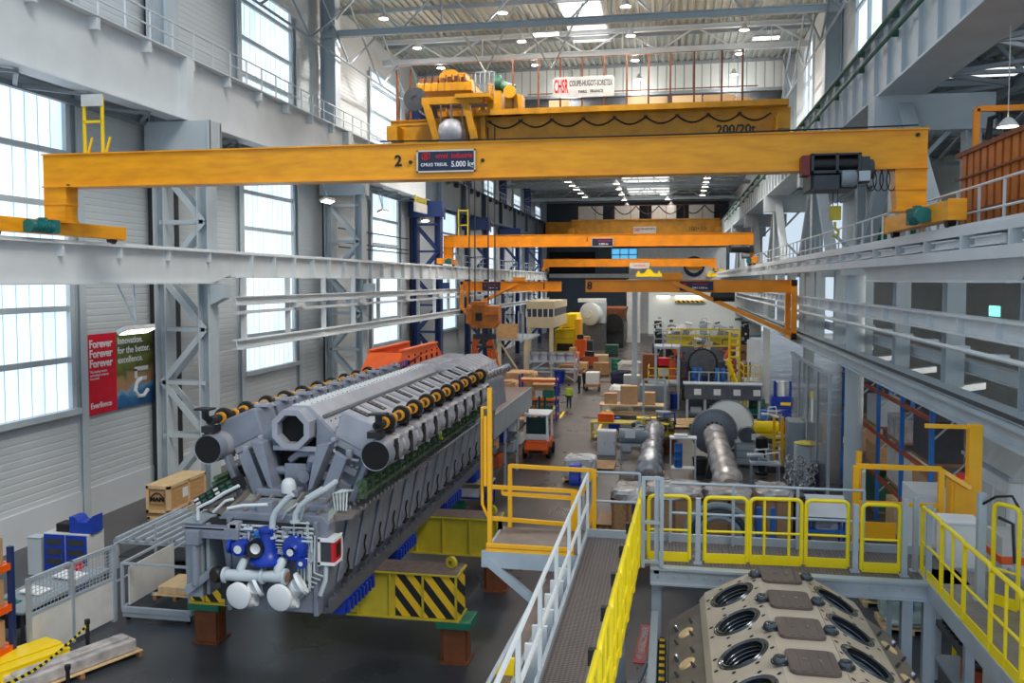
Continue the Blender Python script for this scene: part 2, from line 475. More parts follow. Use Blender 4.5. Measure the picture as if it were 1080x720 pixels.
# lattice columns carrying the runways
def lattice_column(y, mats, top=14.2, kind_name='column'):
    m = MB(); xi, xo = -18.75, -20.7
    m.ibar((xi, y, 0), (xi, y, top), 0.75, 0.5, 0.05, up=(1,0,0)); m.ibar((xo, y, 0), (xo, y, top), 0.75, 0.5, 0.05, up=(1,0,0))
    z = 0.4; k = 0
    while z < top - 2.2:
        a, b = (xo, xi) if k % 2 == 0 else (xi, xo)
        for dy in (-0.28, 0.28): m.bar((a, y+dy, z), (b, y+dy, z+2.2), 0.05, 0.24)
        for dy in (-0.28, 0.28): m.bar((xo, y+dy, z+2.2), (xi, y+dy, z+2.2), 0.05, 0.16)
        z += 2.2; k += 1
    m.prism([(-21.2, y-0.45, top), (-18.3, y-0.45, top), (-18.3, y-0.45, 15.45), (-21.2, y-0.45, 15.45)], (0, 0.9, 0))
    m.box(-18.42, -18.3, y-0.5, y-0.38, top-0.2, 15.45); m.box(-18.42, -18.3, y+0.38, y+0.5, top-0.2, 15.45)
    # bracket for the lower runway
    m.prism([(-18.5, y-0.3, 8.0), (-17.9, y-0.3, 8.3), (-17.9, y-0.3, 8.85), (-18.5, y-0.3, 8.85)], (0, 0.6, 0))
    if y < 60: m.ibar((-20.6, y, 15.4), (-20.6, y, 26.5), 0.8, 0.9, 0.06, up=(1,0,0)); m.box(-20.25, -20.1, y-0.42, y+0.42, 18.2, 26.5)
    else: m.ibar((-20.6, y, 15.4), (-20.6, y, 23.0), 0.8, 0.9, 0.06, up=(1,0,0))
    struct(kind_name, m, mats)
for i, y in enumerate((32.7, 50.5, 68.6, 87, 105.5, 124)): lattice_column(y, 'steel_grey' if y < 60 else 'steel_blue')
# wall sheets seen between the flanges, and pipes on the wall
# upper runway girder, left
def girder(name, x, y0, y1, z0, z1, mat, w=0.8, step=3.0, brk=True):
    m = MB(); m.ibar((x, y0, (z0+z1)/2), (x, y1, (z0+z1)/2), w, z1-z0, 0.06)
    y = y0 + 1
    while y < y1 - 0.5:
        m.box(x+0.02, x+0.36, y-0.1, y+0.1, z1-0.5, z1-0.06) if brk else None
        y += step
    return m
g = girder('beam', -19.75, 8, 68.2, 15.5, 18.1, 'steel_white')
for yy in (32.7, 50.5): g.box(-19.75, -19.36, yy-0.25, yy+0.25, 15.56, 18.04)
g.bar((-19.75, 8, 18.15), (-19.75, 68.2, 18.15), 0.1, 0.12, 1)
g.box(-20.9, -20.15, 8, 68.2, 18.02, 18.1, 1)
struct('beam', g, ['steel_white', 'steel_mid'])
g = girder('beam', -19.75, 68.2, 150, 15.5, 18.1, 'girder_dark')
for k in range(9): g.box(-19.75, -19.36, 72+9*k-0.15, 72+9*k+0.15, 15.56, 18.04)
g.box(-20.9, -20.15, 68.2, 150, 18.02, 18.1)
struct('beam', g, 'girder_dark')
# under-girder lattice bracing
lb = MB(); y = 10; k = 0
while y < 66:
    lb.bar((-19.8, y, 15.4), (-21.3, y+1.7, 15.4), 0.14, 0.1); lb.bar((-21.3, y+1.7, 15.4), (-19.8, y+3.4, 15.4), 0.14, 0.1); y += 3.4
lb.bar((-21.2, 9, 15.4), (-21.2, 66, 15.4), 0.2, 0.2)
trim(lb, 'steel_mid')
def railing(name, label, pts, h=1.05, step=1.5, mat='galv', r=0.024, rails=2, cat='railing', kick=0.0, group=None):
    """posts and rails along a polyline"""
    t = T(name, label, cat, pts[0], group); ra = MB(); pn = []
    for a, b in zip(pts[:-1], pts[1:]):
        a = Vector(a); b = Vector(b); L = (b-a).length; n = max(1, round(L/step))
        for k in range(rails): ra.tube(a + Vector((0,0,h*(k+1)/rails)), b + Vector((0,0,h*(k+1)/rails)), r, 6)
        if kick: ra.bar(a + Vector((0,0,kick/2)), b + Vector((0,0,kick/2)), 0.012, kick)
        for i in range(n+1): pn.append(a + (b-a)*i/n)
    ra.build('rail', mat, t)
    seen = []
    for p in pn:
        if any((p-q).length < 0.05 for q in seen): continue
        seen.append(p)
    if len(seen) > 45:
        m = MB()
        for p in seen[45:]: m.bar(p, p + Vector((0,0,h)), 0.05, 0.05)
        m.build('post', mat, t, kind='stuff'); seen = seen[:45]
    for p in seen: MB().bar(p, p + Vector((0,0,h)), 0.05, 0.05).build('post', mat, t)
    return t
railing('walkway_railing', 'pale grey railing along the upper runway girder by the windows', [(-19.5, 9, 18.1), (-19.5, 68, 18.1)], 1.1, 1.5, 'steel_white', .035)
railing('walkway_railing', 'grey railing along the dark far stretch of the upper runway girder', [(-19.5, 69, 18.1), (-19.5, 128, 18.1)], 1.1, 1.5, 'steel_grey')
# lower runway, left
lr = MB(); lr.ibar((-18.4, 8, 9.53), (-18.4, 32.2, 9.53), 0.5, 1.3, 0.05); lr.prism([(-18.42,32.2,8.88),(-18.42,33.9,9.25),(-18.42,33.9,10.18),(-18.42,32.2,10.18)], (0.04,0,0))
lr.box(-18.65, -18.15, 32.2, 33.9, 10.13, 10.18)
for k in range(9): lr.box(-18.38, -18.2, 9.2+2.85*k-0.05, 9.2+2.85*k+0.05, 9.75, 10.14)
lr.bar((-18.4, 8, 10.22), (-18.4, 33.9, 10.22), 0.07, 0.09)
struct('beam', lr, 'steel_white')
lr2 = MB(); lr2.ibar((-18.4, 33.9, 9.65), (-18.4, 128, 9.65), 0.5, 1.05, 0.06)
y = 35.5
while y < 125: lr2.box(-18.38, -18.15, y-0.06, y+0.06, 9.18, 10.12); y += 2.2
lr2.bar((-18.4, 33.9, 10.22), (-18.4, 128, 10.22), 0.07, 0.09)
lr2.ibar((-18.0, 33.6, 8.15), (-18.0, 128, 8.15), 0.35, 0.38, 0.05); lr2.bar((-18.0, 33.6, 7.65), (-18.0, 128, 7.65), 0.12, 0.14)
lr2.ibar((-18.0, 33.6, 6.3), (-18.0, 128, 6.3), 0.4, 0.42, 0.05)
y = 34.5; k = 0
while y < 126:
    lr2.bar((-18.12, y, 6.5), (-18.12, y, 9.15), 0.22, 0.16)
    if k % 2: lr2.box(-18.3, -17.8, y+0.3, y+1.3, 7.72, 7.95)
    y += 4.35; k += 1
struct('beam', lr2, 'steel_white')
railing('walkway_railing', 'grey railing on the lower left runway beyond the mid hall crane', [(-18.75, 72, 10.2), (-18.75, 126, 10.2)], 1.1, 1.5, 'galv', .035)
# right-hand upper box girder with its green pipes
rg = MB(); rg.box(7.25, 8.35, 8, 150, 15.5, 17.7); rg.box(7.0, 8.6, 8, 150, 15.42, 15.5); rg.box(7.0, 8.6, 8, 150, 17.7, 17.78)
y = 9
while y < 150: rg.box(7.12, 7.25, y-0.3, y+0.3, 15.5, 17.7); y += 1.9
struct('beam', rg, 'steel_grey')
for zz, xx, nm in ((17.55, 7.0, 'upper'), (16.95, 7.02, 'lower')):
    xx -= 0.12; p = MB(); p.tube((xx, 8, zz), (xx, 120, zz), 0.07, 8)
    for k in range(22): p.box(xx-0.02, 7.11, 10+5*k-0.06, 10+5*k+0.06, zz-0.1, zz+0.1)
    tag(p.build('conductor_pipe', 'green_dark'), 'dark green pipe running along the right upper girder, %s of two' % nm, 'pipe')
# right wall above the girder with windows
rw = MB(); yp = 8
RW = [(42, 48), (62, 66)]
for y0, y1 in RW + [(72, 72)]:
    ribbed(rw, XR+0.4, yp, y0, 17.7, 27.2, side=-1)
    if y1 > y0: ribbed(rw, XR+0.4, y0, y1, 17.7, 18.2, side=-1); ribbed(rw, XR+0.4, y0, y1, 25.6, 27.2, side=-1)
    yp = y1
ribbed(rw, XR+0.4, 72, 150, 17.7, 24, side=-1)
struct('wall_right', rw, 'siding')
for y0, y1 in RW:
    fr = MB(); x = XR + 0.4
    for yy in (y0, (y0+y1)/2, y1): fr.box(x-0.15, x+0.1, yy-0.1, yy+0.1, 18.2, 25.6)
    for zz in (18.2, 20.6, 23, 25.6): fr.box(x-0.12, x+0.1, y0, y1, zz-0.08, zz+0.08)
    f = struct('window_%d' % wn, fr, 'steel_grey'); wn += 1
    MB().box(x+0.02, x+0.06, y0, y1, 18.2, 25.6).build('pane', 'window_pane', f)
for yy in (33, 52.5, 71):
    struct('column', MB().ibar((8.9, yy, 17.7), (8.9, yy, 26.6), 0.9, 0.9, 0.06, up=(1,0,0)), 'steel_grey')
# roof over the tall bay
rf = MB(); prof = []; x = -21.7
while x < 9.4:
    prof += [(x, 26.75), (x+0.22, 26.75), (x+0.27, 26.63), (x+0.46, 26.63), (x+0.5, 26.75)]; x += 0.5
pr = prof + [(9.6, 26.9), (-21.7, 26.9)]
pr2 = [p for i, p in enumerate(pr) if i == 0 or abs(pr[i-1][0]-p[0]) + abs(pr[i-1][1]-p[1]) > 1e-4]
for ya, yb in ((36, 52.6), (65.2, 72)): rf.ext(pr2, (0, ya, 0), (0, yb, 0))
for lo, hi in ((-21.7, -7.3), (-4.6, 9.6)):
    q = [p for p in pr2 if lo <= p[0] <= hi and p[1] < 26.85]; q = q + [(q[-1][0], 26.9), (q[0][0], 26.9)]
    rf.ext(q, (0, 52.6, 0), (0, 65.2, 0))
for k in range(7): rf.bar((-21.4, 46+4.3*k, 26.5), (9.2, 46+4.3*k, 26.5), 0.14, 0.24, 1)
struct('ceiling', rf, ['deck_roof', 'steel_mid'])
def truss(y, z0, z1, mat):
    m = MB(); m.ibar((-21, y, z0), (9, y, z0), 0.35, 0.4, 0.05); m.ibar((-21, y, z1), (9, y, z1), 0.3, 0.3, 0.05)
    n = 6; w = 30.0/n
    for k in range(n):
        a = -21 + k*w
        m.bar((a, y, z0), (a+w/2, y, z1), 0.1, 0.1); m.bar((a+w/2, y, z1), (a+w, y, z0), 0.1, 0.1)
        m.bar((a+w/2, y, z0), (a+w/2, y, z1), 0.08, 0.08) if k % 2 else None
    trim(m, mat)
truss(50.3, 23.9, 26.4, 'steel_grey'); truss(61.5, 24.9, 26.4, 'steel_grey')
# diagonal roof bracing along the hall
br = MB()
for xx, sg in ((-19.9, 1), (8.2, -1)):
    for ya in (40, 46, 52, 58, 64): br.tube((xx, ya, 22.5), (xx, ya+6, 26.2), 0.07, 6); br.tube((xx, ya+6, 22.5), (xx, ya, 26.2), 0.07, 6)
    br.tube((xx, 36, 22.5), (xx, 71, 22.5), 0.07, 6)
for xx in (-14.2, -9.8): br.tube((xx, 55, 26.4), (xx+1.9, 57, 22.8), 0.07, 6); br.tube((xx+4.2, 55, 26.4), (xx+1.9, 57, 22.8), 0.07, 6)
trim(br, 'steel_mid')
# roof light strip
sk = MB(); sk.box(-7.3, -4.6, 52.6, 65.2, 26.95, 27.0)
skf = MB()
for k in range(11): skf.box(-7.35, -4.55, 52.5+1.26*k-0.05, 52.5+1.26*k+0.05, 26.7, 26.95)
for xx in (-7.32, -4.58): skf.box(xx-0.05, xx+0.05, 52.5, 65.2, 26.65, 26.97)
f = struct('window_%d' % wn, skf, 'white'); wn += 1; sk.build('pane', 'roof_light', f)
# gable panel where the roof drops
gp = MB(); prof = []; x = -21.5
while x < 9.2: prof += [(x, 0), (x+0.55, 0), (x+0.58, -0.05), (x+0.68, -0.05)]; x += 0.7
gp.ext(prof + [(9.2, 0.15), (-21.5, 0.15)], (0, 72, 24.35), (0, 72, 27.2), up=(0,1,0)) if False else None
x = -21.5
while x < 9.3:
    gp.box(x, x+0.62, 72, 72.12, 24.35, 27.0, 0); gp.box(x+0.62, x+0.7, 72.03, 72.12, 24.35, 27.0, 1); x += 0.7
gp.box(-21.5, 9.4, 71.9, 72.2, 24.1, 24.35, 1)
struct('wall_gable', gp, ['gable', 'steel_mid'])
# lower roof beyond
lf = MB(); 
for lo, hi, ya, yb in ((-21.7, 9.6, 72, 100), (-21.7, -6.6, 100, 138), (-0.4, 9.6, 100, 138), (-21.7, 9.6, 138, 150)):
    prof = []; x = lo
    while x < hi - 0.5: prof += [(x, 22.6), (x+0.3, 22.6), (x+0.36, 22.45), (x+0.6, 22.45), (x+0.66, 22.6)]; x += 0.7
    lf.ext(prof + [(hi, 22.6), (hi, 22.8), (lo, 22.8)], (0, ya, 0), (0, yb, 0))
for k in range(17): lf.bar((-21.4, 74+4.6*k, 22.3), (9.2, 74+4.6*k, 22.3), 0.14, 0.25, 1)
lf.box(-21.7, 9.6, 72.1, 72.4, 22.6, 24.3, 2)
struct('ceiling', lf, ['deck_roof', 'steel_mid', 'dark_grey'])
for yy in (87, 105.5, 124): truss(yy, 20.6, 22.2, 'steel_mid')
sk = MB().box(-6.6, -0.4, 100, 138, 22.75, 22.8); skf = MB()
for k in range(20): skf.box(-6.65, -0.35, 100+2*k-0.06, 100+2*k+0.06, 22.5, 22.75)
for k in range(4): skf.box(-6.6+2.07*k-0.05, -6.6+2.07*k+0.05, 100, 138, 22.5, 22.75)
f = struct('window_%d' % wn, skf, 'white'); wn += 1; sk.build('pane', 'roof_light', f)
# end wall
ew = MB(); ew.box(-21.7, 9.6, 150, 150.4, 0, 23); ew.box(-7.2, 9, 149.6, 150, 0, 14.6, 1); ew.box(-21, -7.2, 149.7, 150, 9.5, 10.2, 1)
ew.box(-21, -13, 149.8, 150, 10.2, 14, 2)
struct('wall_far', ew, ['girder_dark', 'white_dirty', 'void'])
wf = MB(); e0 = ony(645, 262, 149.5); e1 = ony(672, 275, 149.5)
for k in range(4): xx = e0.x + (e1.x-e0.x)*k/3; wf.box(xx-0.08, xx+0.08, 149.4, 149.7, e1.z, e0.z)
for zz in (e0.z, (e0.z+e1.z)/2, e1.z): wf.box(e0.x, e1.x, 149.4, 149.7, zz-0.08, zz+0.08)
f = struct('window_%d' % wn, wf, 'steel_mid'); wn += 1
MB().box(e0.x, e1.x, 149.55, 149.65, e1.z, e0.z).build('pane', EM('far_pane', (96,190,240), 0.8), f)
# right runway and mezzanine edge
re = MB(); re.box(6.05, 6.45, 8, 150, 9.95, 10.12); re.bar((6.2, 8, 10.17), (6.2, 150, 10.17), 0.07, 0.09)
re.box(6.5, 6.6, 8, 150, 9.45, 9.95, 1); re.box(5.95, 6.3, 8, 150, 9.42, 9.66); re.box(6.3, 6.6, 8, 150, 9.42, 9.48)
y = 9
while y < 120: re.box(6.02, 6.52, y, y+0.07, 9.6, 9.97); y += 2.7
y = 9.5
while y < 60: re.ibar((6.15, y, 9.8), (6.15, y+1.7, 9.8), 0.2, 0.2, 0.03); y += 2.7
re.prism([(6.35, 16.5, 9.42), (6.35, 17.6, 9.0), (6.35, 29.5, 9.0), (6.35, 31.0, 9.42)], (0.05, 0, 0)); re.box(6.15, 6.6, 17.6, 29.5, 8.96, 9.02)
struct('beam', re, ['steel_white', 'steel_grey'])
re2 = MB(); re2.ibar((6.2, 8, 8.05), (6.2, 128, 8.05), 0.36, 0.42, 0.05); re2.tube((6.0, 8, 7.55), (6.0, 128, 7.55), 0.055, 8)
y = 9
while y < 120: re2.box(6.04, 6.18, y-0.04, y+0.04, 7.88, 8.22); re2.box(5.98, 6.3, y-0.1, y+0.1, 7.5, 7.6); y += 2.2
struct('beam', re2, 'steel_white')
re3 = MB(); re3.ibar((6.1, 8, 6.2), (6.1, 128, 6.2), 0.34, 0.4, 0.05); re3.box(6.1, 6.75, 8, 128, 6.42, 6.47); re3.bar((6.1, 8, 6.5), (6.1, 128, 6.5), 0.06, 0.08, 1)
struct('beam', re3, ['steel_grey', 'dark_grey'])
y = 13.1
while y < 122:
    struct('column', MB().ibar((6.85, y, 6.4), (6.85, y, 9.45), 0.42, 0.42, 0.03, up=(0,1,0)), 'steel_grey'); y += 4.9
mz = MB(); mz.box(6.6, 22, 8, 120, 9.7, 9.95)
struct('floor_mezzanine', mz, 'steel_mid')
mz2 = MB()
for k in range(12): mz2.ibar((6.6, 10+3.8*k, 9.45), (22, 10+3.8*k, 9.45), 0.25, 0.5, 0.04)
mz2.ibar((7.2, 8, 6.9), (7.2, 60, 6.9), 0.2, 0.3, 0.03); mz2.ibar((9.4, 8, 6.3), (9.4, 60, 6.3), 0.2, 0.4, 0.03); mz2.ibar((9.4, 8, 5.0), (9.4, 60, 5.0), 0.2, 0.35, 0.03)
for k in range(8): mz2.bar((6.9, 16+5*k, 5.8), (9.4, 18.5+5*k, 5.8), 0.2, 0.2)
struct('beam', mz2, 'steel_grey')
railing('walkway_railing', 'light grey railing at the edge of the right mezzanine above the runway', [(6.75, 12, 9.98), (6.75, 75, 9.98)], 1.15, 1.5, 'steel_white', 0.03)
# ground columns right
for (x, y, r, mt) in ((6.45, 32.4, 0.32, 'steel_grey'),):
    m = MB(); m.lathe([(r, 0), (r, 9.4)], (x, y, 0), (0,0,1), 16); m.box(x-0.5, x+0.5, y-0.5, y+0.5, 0, 0.05); m.box(x-0.45, x+0.45, y-0.45, y+0.45, 9.2, 9.45); m.lathe([(r+0.03, 0), (r+0.03, 0.2)], (x, y, 3.2), (0,0,1), 16)
    struct('column', m, mt)
for x, y in ((6.7, 44.5), (6.9, 65.6), (6.9, 87), (6.9, 105.5)):
    struct('column', MB().ibar((x, y, 0), (x, y, 9.45), 0.45, 0.45, 0.05, up=(0,1,0)), 'steel_white' if y == 65.6 else 'steel_grey')
# columns between mezzanine and upper girder
for k, y in enumerate((32.7, 50.5, 68.6, 87, 105.5)):
    m = MB(); m.ibar((7.9, y, 9.95), (7.9, y, 15.4), 0.7, 0.6, 0.06, up=(1,0,0)); m.ibar((10.2, y, 9.95), (10.2, y, 15.4), 0.6, 0.5, 0.06, up=(1,0,0))
    m.ibar((7.9, y+0.2, 15.2), (7.9, y+5.2, 10.1), 0.5, 0.4, 0.05); m.ibar((7.9, y-0.2, 15.2), (7.9, y-5.0, 10.1), 0.5, 0.4, 0.05)
    m.bar((7.9, y, 12.5), (10.2, y, 10.2), 0.15, 0.15); m.bar((7.9, y, 12.5), (10.2, y, 15), 0.15, 0.15)
    m.box(6.9, 10.8, y-0.5, y+0.5, 14.2, 15.42)
    struct('column', m, 'steel_grey')
EM('side_pane', (250,246,236), 5.0)
# right aisle shell
ra = MB(); ribbed(ra, 22, 8, 120, 0, 19.5, side=-1); struct('wall_side_aisle', ra, 'gable')
for k in range(5):
    fr = MB(); ya = 12+9*k
    for yy in (ya, ya+2, ya+4, ya+6): fr.box(21.7,22.0,yy-.08,yy+.08,1.5,8.5)
    for zz in (1.5,3.8,6.2,8.5): fr.box(21.75,22.0,ya,ya+6,zz-.07,zz+.07)
    f = struct('window_%d' % wn, fr, 'steel_grey'); wn += 1
    MB().box(21.88,21.94,ya,ya+6,1.5,8.5).build('pane','side_pane',f)
rr = MB(); prof = []; x = 9.4
while x < 22: prof += [(x, 19.3), (x+0.3, 19.3), (x+0.36, 19.15), (x+0.6, 19.15), (x+0.66, 19.3)]; x += 0.7
for ya, yb, lo, hi in ((26, 120, 9.4, 13), (26, 120, 17, 22.5), (26, 33, 13, 17), (36, 44, 13, 17), (47, 56, 13, 17), (59, 120, 13, 17)):
    q = [p for p in prof if lo <= p[0] <= hi]; rr.ext(q + [(q[-1][0], 19.5), (q[0][0], 19.5)], (0, ya, 0), (0, yb, 0))
for k in range(18): rr.bar((9.4, 27+4.2*k, 19.0), (22, 27+4.2*k, 19.0), 0.2, 0.3, 1)
struct('ceiling', rr, ['deck_roof', 'steel_mid'])
for ya, yb in ((33, 36), (44, 47), (56, 59)):
    fr = MB()
    for yy in (ya, (ya+yb)/2, yb): fr.box(13, 17, yy-0.06, yy+0.06, 19.1, 19.3)
    f = struct('window_%d' % wn, fr, 'white'); wn += 1
    MB().box(13, 17, ya, yb, 19.45, 19.5).build('pane', 'roof_light', f)
at = MB()
for yy in (22, 33, 44, 55): 
    at.ibar((9, yy, 17.2), (22, yy, 18.6), 0.4, 0.5, 0.05)
    for k in range(4): at.bar((9.2+3*k, yy, 15.9), (10.7+3*k, yy, 17.6), 0.14, 0.14); at.bar((10.7+3*k, yy, 17.6), (12.2+3*k, yy, 15.9), 0.14, 0.14)
    at.bar((9, yy, 15.9), (22, yy, 15.9), 0.2, 0.2)
y = 10
while y < 56: at.bar((8.5, y, 15.6), (11.2, y+2, 15.6), 0.16, 0.12); at.bar((11.2, y+2, 15.6), (8.5, y+4, 15.6), 0.16, 0.12); at.bar((8.5, y, 15.6), (11.2, y, 15.6), 0.16, 0.12); y += 4
at.ibar((11.3, 8, 15.6), (11.3, 60, 15.6), 0.3, 0.4, 0.04)
trim(at, 'steel_mid')

# ------------------------------------------------------------------ lamps
def highbay(p, label, power, group, r=0.3):
    t = T('high_bay_lamp', label, 'ceiling lamp', p, group)
    m = MB(); m.lathe([(0.05, 0.5), (0.12, 0.42), (r*0.5, 0.3), (r, 0.06), (r+0.03, 0.0), (r-0.02, 0.02)], p, (0,0,1), 16); m.tube(Vector(p)+Vector((0,0,0.45)), Vector((p[0],p[1],26.64 if p[1] < 72 else (22.76 if -6.6 < p[0] < -0.4 and 100 < p[1] < 138 else 22.6))), 0.015, 6)
    m.build('housing', 'white_dirty', t)
    MB().lathe([(0, 0.03), (r-0.02, 0.03)], p, (0,0,1), 16).build('diffuser', 'lamp_glow', t)
    if power:
        l = bpy.data.lights.new('high_bay_light', 'SPOT'); l.energy = power; l.spot_size = math.radians(155); l.spot_blend = 0.6; l.shadow_soft_size = r; l.color = (1, 0.95, 0.88)
        o = bpy.data.objects.new('high_bay_light', l); COL.objects.link(o); o.location = Vector(p) - Vector((0,0,0.08))
        # added fill light below each lamp, only there to brighten the roof
        l = bpy.data.lights.new('roof_fill_light', 'POINT'); l.energy = power*0.07; l.shadow_soft_size = 0.3; l.color = (1, 0.95, 0.88)
        o = bpy.data.objects.new('roof_fill_light', l); COL.objects.link(o); o.location = Vector(p) - Vector((0,0,0.6))
HB = sorted(((405,20),(440,51),(465,72),(530,14),(550,44),(565,69),(600,90),(660,7),(665,38),(670,64),(674,84),(785,32),(780,57),(774,79)))
for k, (u, v) in enumerate(HB):
    highbay(onz(u, v, 25.0), 'round high-bay lamp under the tall front roof, %s counting from the left' % ORDINAL[k], LAMP_W, 'high-bay lamps under the tall roof')
for (a, b, n, rw_) in (((599,192),(617,208),5,'left row'), ((746,188),(741,206),5,'right row'), ((650,194),(661,217),5,'row left of the roof light'), ((700,205),(708,216),3,'row right of the roof light')):
    for k in range(n):
        q = k/(n-1); highbay(onz(a[0]+(b[0]-a[0])*q, a[1]+(b[1]-a[1])*q, 20.3), 'small lamp under the far roof, %s in the %s' % (ORDINAL[k], rw_), LAMP_W*0.9 if k % 2 == 0 else 0, 'lamps under the far roof', 0.4)
# ------------------------------------------------------------------ cranes
def sign(parent, x0, x1, z0, z1, y, face, lines, frame='white', emblem=None):
    """plate facing the front of the hall; lines = (body, size, dx, dz, material)"""
    m = MB().box(x0, x1, y-0.02, y, z0, z1); s = m.build('sign_plate', face, parent)
    f = MB(); b = 0.035*(z1-z0)/0.5
    for q in ((x0,x1,z1-b,z1),(x0,x1,z0,z0+b),(x0,x0+b,z0,z1),(x1-b,x1,z0,z1)): f.box(q[0], q[1], y-0.028, y-0.018, q[2], q[3])
    f.build('sign_frame', frame, s)
    for body, size, dx, dz, mt, fr_ in lines:
        text('lettering', body, size, (x0+(x1-x0)*dx, y-0.026, z0+(z1-z0)*dz), (1,0,0), (0,0,1), mt, s, bold=size*0.02, fit=(x1-x0)*fr_)
    if emblem:
        e = MB(); cx = x0+(x1-x0)*emblem[0]; cz = z0+(z1-z0)*emblem[1]; r = emblem[2]
        for k in (-1, 0, 1):
            e.path([(cx+k*r*0.75+r*0.6*math.cos(a*PI/8), y-0.03, cz+r*(1 if k else 1.25)*math.sin(a*PI/8)) for a in range(16)], r*0.13, 6, closed=True)
        e.build('emblem', emblem[3], s)
    return s
def end_carriage(t, x, y0, y1, z0, z1, mat, motor_side=1, motor='teal', w=0.36):
    c = MB(); c.box(x-w/2, x+w/2, y0, y1, z0, z1); c.box(x-w/2-0.03, x+w/2+0.03, (y0+y1)/2-0.7, (y0+y1)/2+0.7, z1, z1+0.06)
    c.box(x-w/2-0.02, x+w/2+0.02, y0-0.05, y0, z0-0.02, z1+0.02); c.box(x-w/2-0.02, x+w/2+0.02, y1, y1+0.05, z0-0.02, z1+0.02)
    e = c.build('end_carriage', mat, t, 0.012)
    for yy in (y0+0.45, y1-0.45):
        MB().tube((x-0.09, yy, z0), (x+0.09, yy, z0), 0.16, 14).build('wheel', 'black', e)
    if motor_side:
        mm = MB(); xs = x + motor_side*(w/2+0.16); yc = y0 + (y1-y0)*0.32
        mm.tube((xs, yc-0.45, z0+0.2), (xs, yc+0.35, z0+0.2), 0.15, 12); mm.tube((xs, yc-0.6, z0+0.2), (xs, yc-0.45, z0+0.2), 0.19, 12)
        for k in range(5): mm.tube((xs, yc-0.35+0.13*k, z0+0.2), (xs, yc-0.31+0.13*k, z0+0.2), 0.175, 12)
        mm.box(xs-0.1, xs+0.1, yc+0.3, yc+0.6, z0+0.02, z0+0.42); mm.box(xs-0.08, xs+0.08, yc-0.1, yc+0.1, z0+0.34, z0+0.46)
        mm.build('drive_motor', motor, e)
    return e
def wall_crane(y, zt, name_label, mat, right_motor=True, L=6.0, h=1.0, d=0.55):
    t = T('overhead_crane', name_label, 'crane', (-6, y, 10.25))
    x0, x1 = -18.65, 6.25
    g = MB(); g.box(x0, x1, y-d/2, y+d/2, zt-h+0.04, zt-0.04); g.box(x0-0.03, x1+0.03, y-d/2-0.06, y+d/2+0.06, zt-0.04, zt); g.box(x0-0.03, x1+0.03, y-d/2-0.06, y+d/2+0.06, zt-h, zt-h+0.04)
    g.build('girder', mat, t)
    for sx, xx in ((1, x0), (-1, x1)):
        leg = MB(); a = xx; b = xx + sx*0.75
        leg.prism([(a, y-d/2, zt-h), (b, y-d/2, zt-h), (b-sx*0.02, y-d/2, zt-h-0.5), (b-sx*0.06, y-d/2, 10.78), (a, y-d/2, 10.78)], (0, d, 0))
        leg.box(min(a,b), max(a,b), y-d/2-0.03, y+d/2+0.03, zt-h-0.52, zt-h-0.47); leg.box(min(a,b)-0.02, max(a,b)-0.02, y-d/2-0.05, y+d/2+0.05, 10.74, 10.8)
        leg.build('leg', mat, t)
    end_carriage(t, -18.4, y-L/2, y+L/2, 10.38, 10.8, mat, 1)
    end_carriage(t, 6.2, y-L/2+0.2, y+L/2, 10.36, 10.8, mat, -1 if right_motor else 0)
    return t
c2 = wall_crane(23.5, 12.8, 'orange overhead crane nearest the front, numbered 2, spanning the whole hall', 'crane_orange')
a = ony(440,159,23.2); b = ony(502,181,23.2)
sign(c2, a.x, b.x, b.z, a.z, 23.16, 'sign_navy', [('omni  industrie', 0.2, 0.64, 0.72, 'red', 0.62), ('CMU/2 TREUIL', 0.12, 0.3, 0.34, 'white', 0.46), ('5.000 kg', 0.21, 0.78, 0.34, 'white', 0.38)], 'sign_white', (0.16, 0.72, 0.085, 'red'))
p = ony(420,170,23.2); text('lettering', '2', 0.42, (p.x, 23.2, p.z), (1,0,0), (0,0,1), 'black', c2, bold=0.012)
hm = MB()
for u, v in ((433,171),(509,169),(72,196),(968,142)): q = ony(u, v, 23.2); hm.tube((q.x, 23.17, q.z), (q.x, 23.24, q.z), 0.05, 10)
hm.build('bolt_hole', 'black', c2)
ld = MB(); 
for xx in (-17.35, -16.75): ld.bar((xx, 23.4, 12.8), (xx, 23.4, 14.5), 0.07); ld.bar((xx+0.02, 23.5, 12.8), (xx+(0.18 if xx > -17 else 0.18), 23.5, 13.3), 0.05)
ld.bar((-17.35, 23.4, 13.75), (-16.75, 23.4, 13.75), 0.07); ld.bar((-17.35, 23.4, 14.5), (-16.75, 23.4, 14.5), 0.06)
lf_ = ld.build('ladder_frame', 'yellow', c2)
MB().box(-17.4, -16.7, 23.33, 23.37, 14.2, 14.55).build('notice_plate', 'white_dirty', lf_)
cb = MB(); cb.path([(-8+14*k/24, 23.14, 12.86 - 0.05*math.sin(PI*k/24)) for k in range(25)], 0.02, 5); cb.build('trailing_cable', 'black', c2)
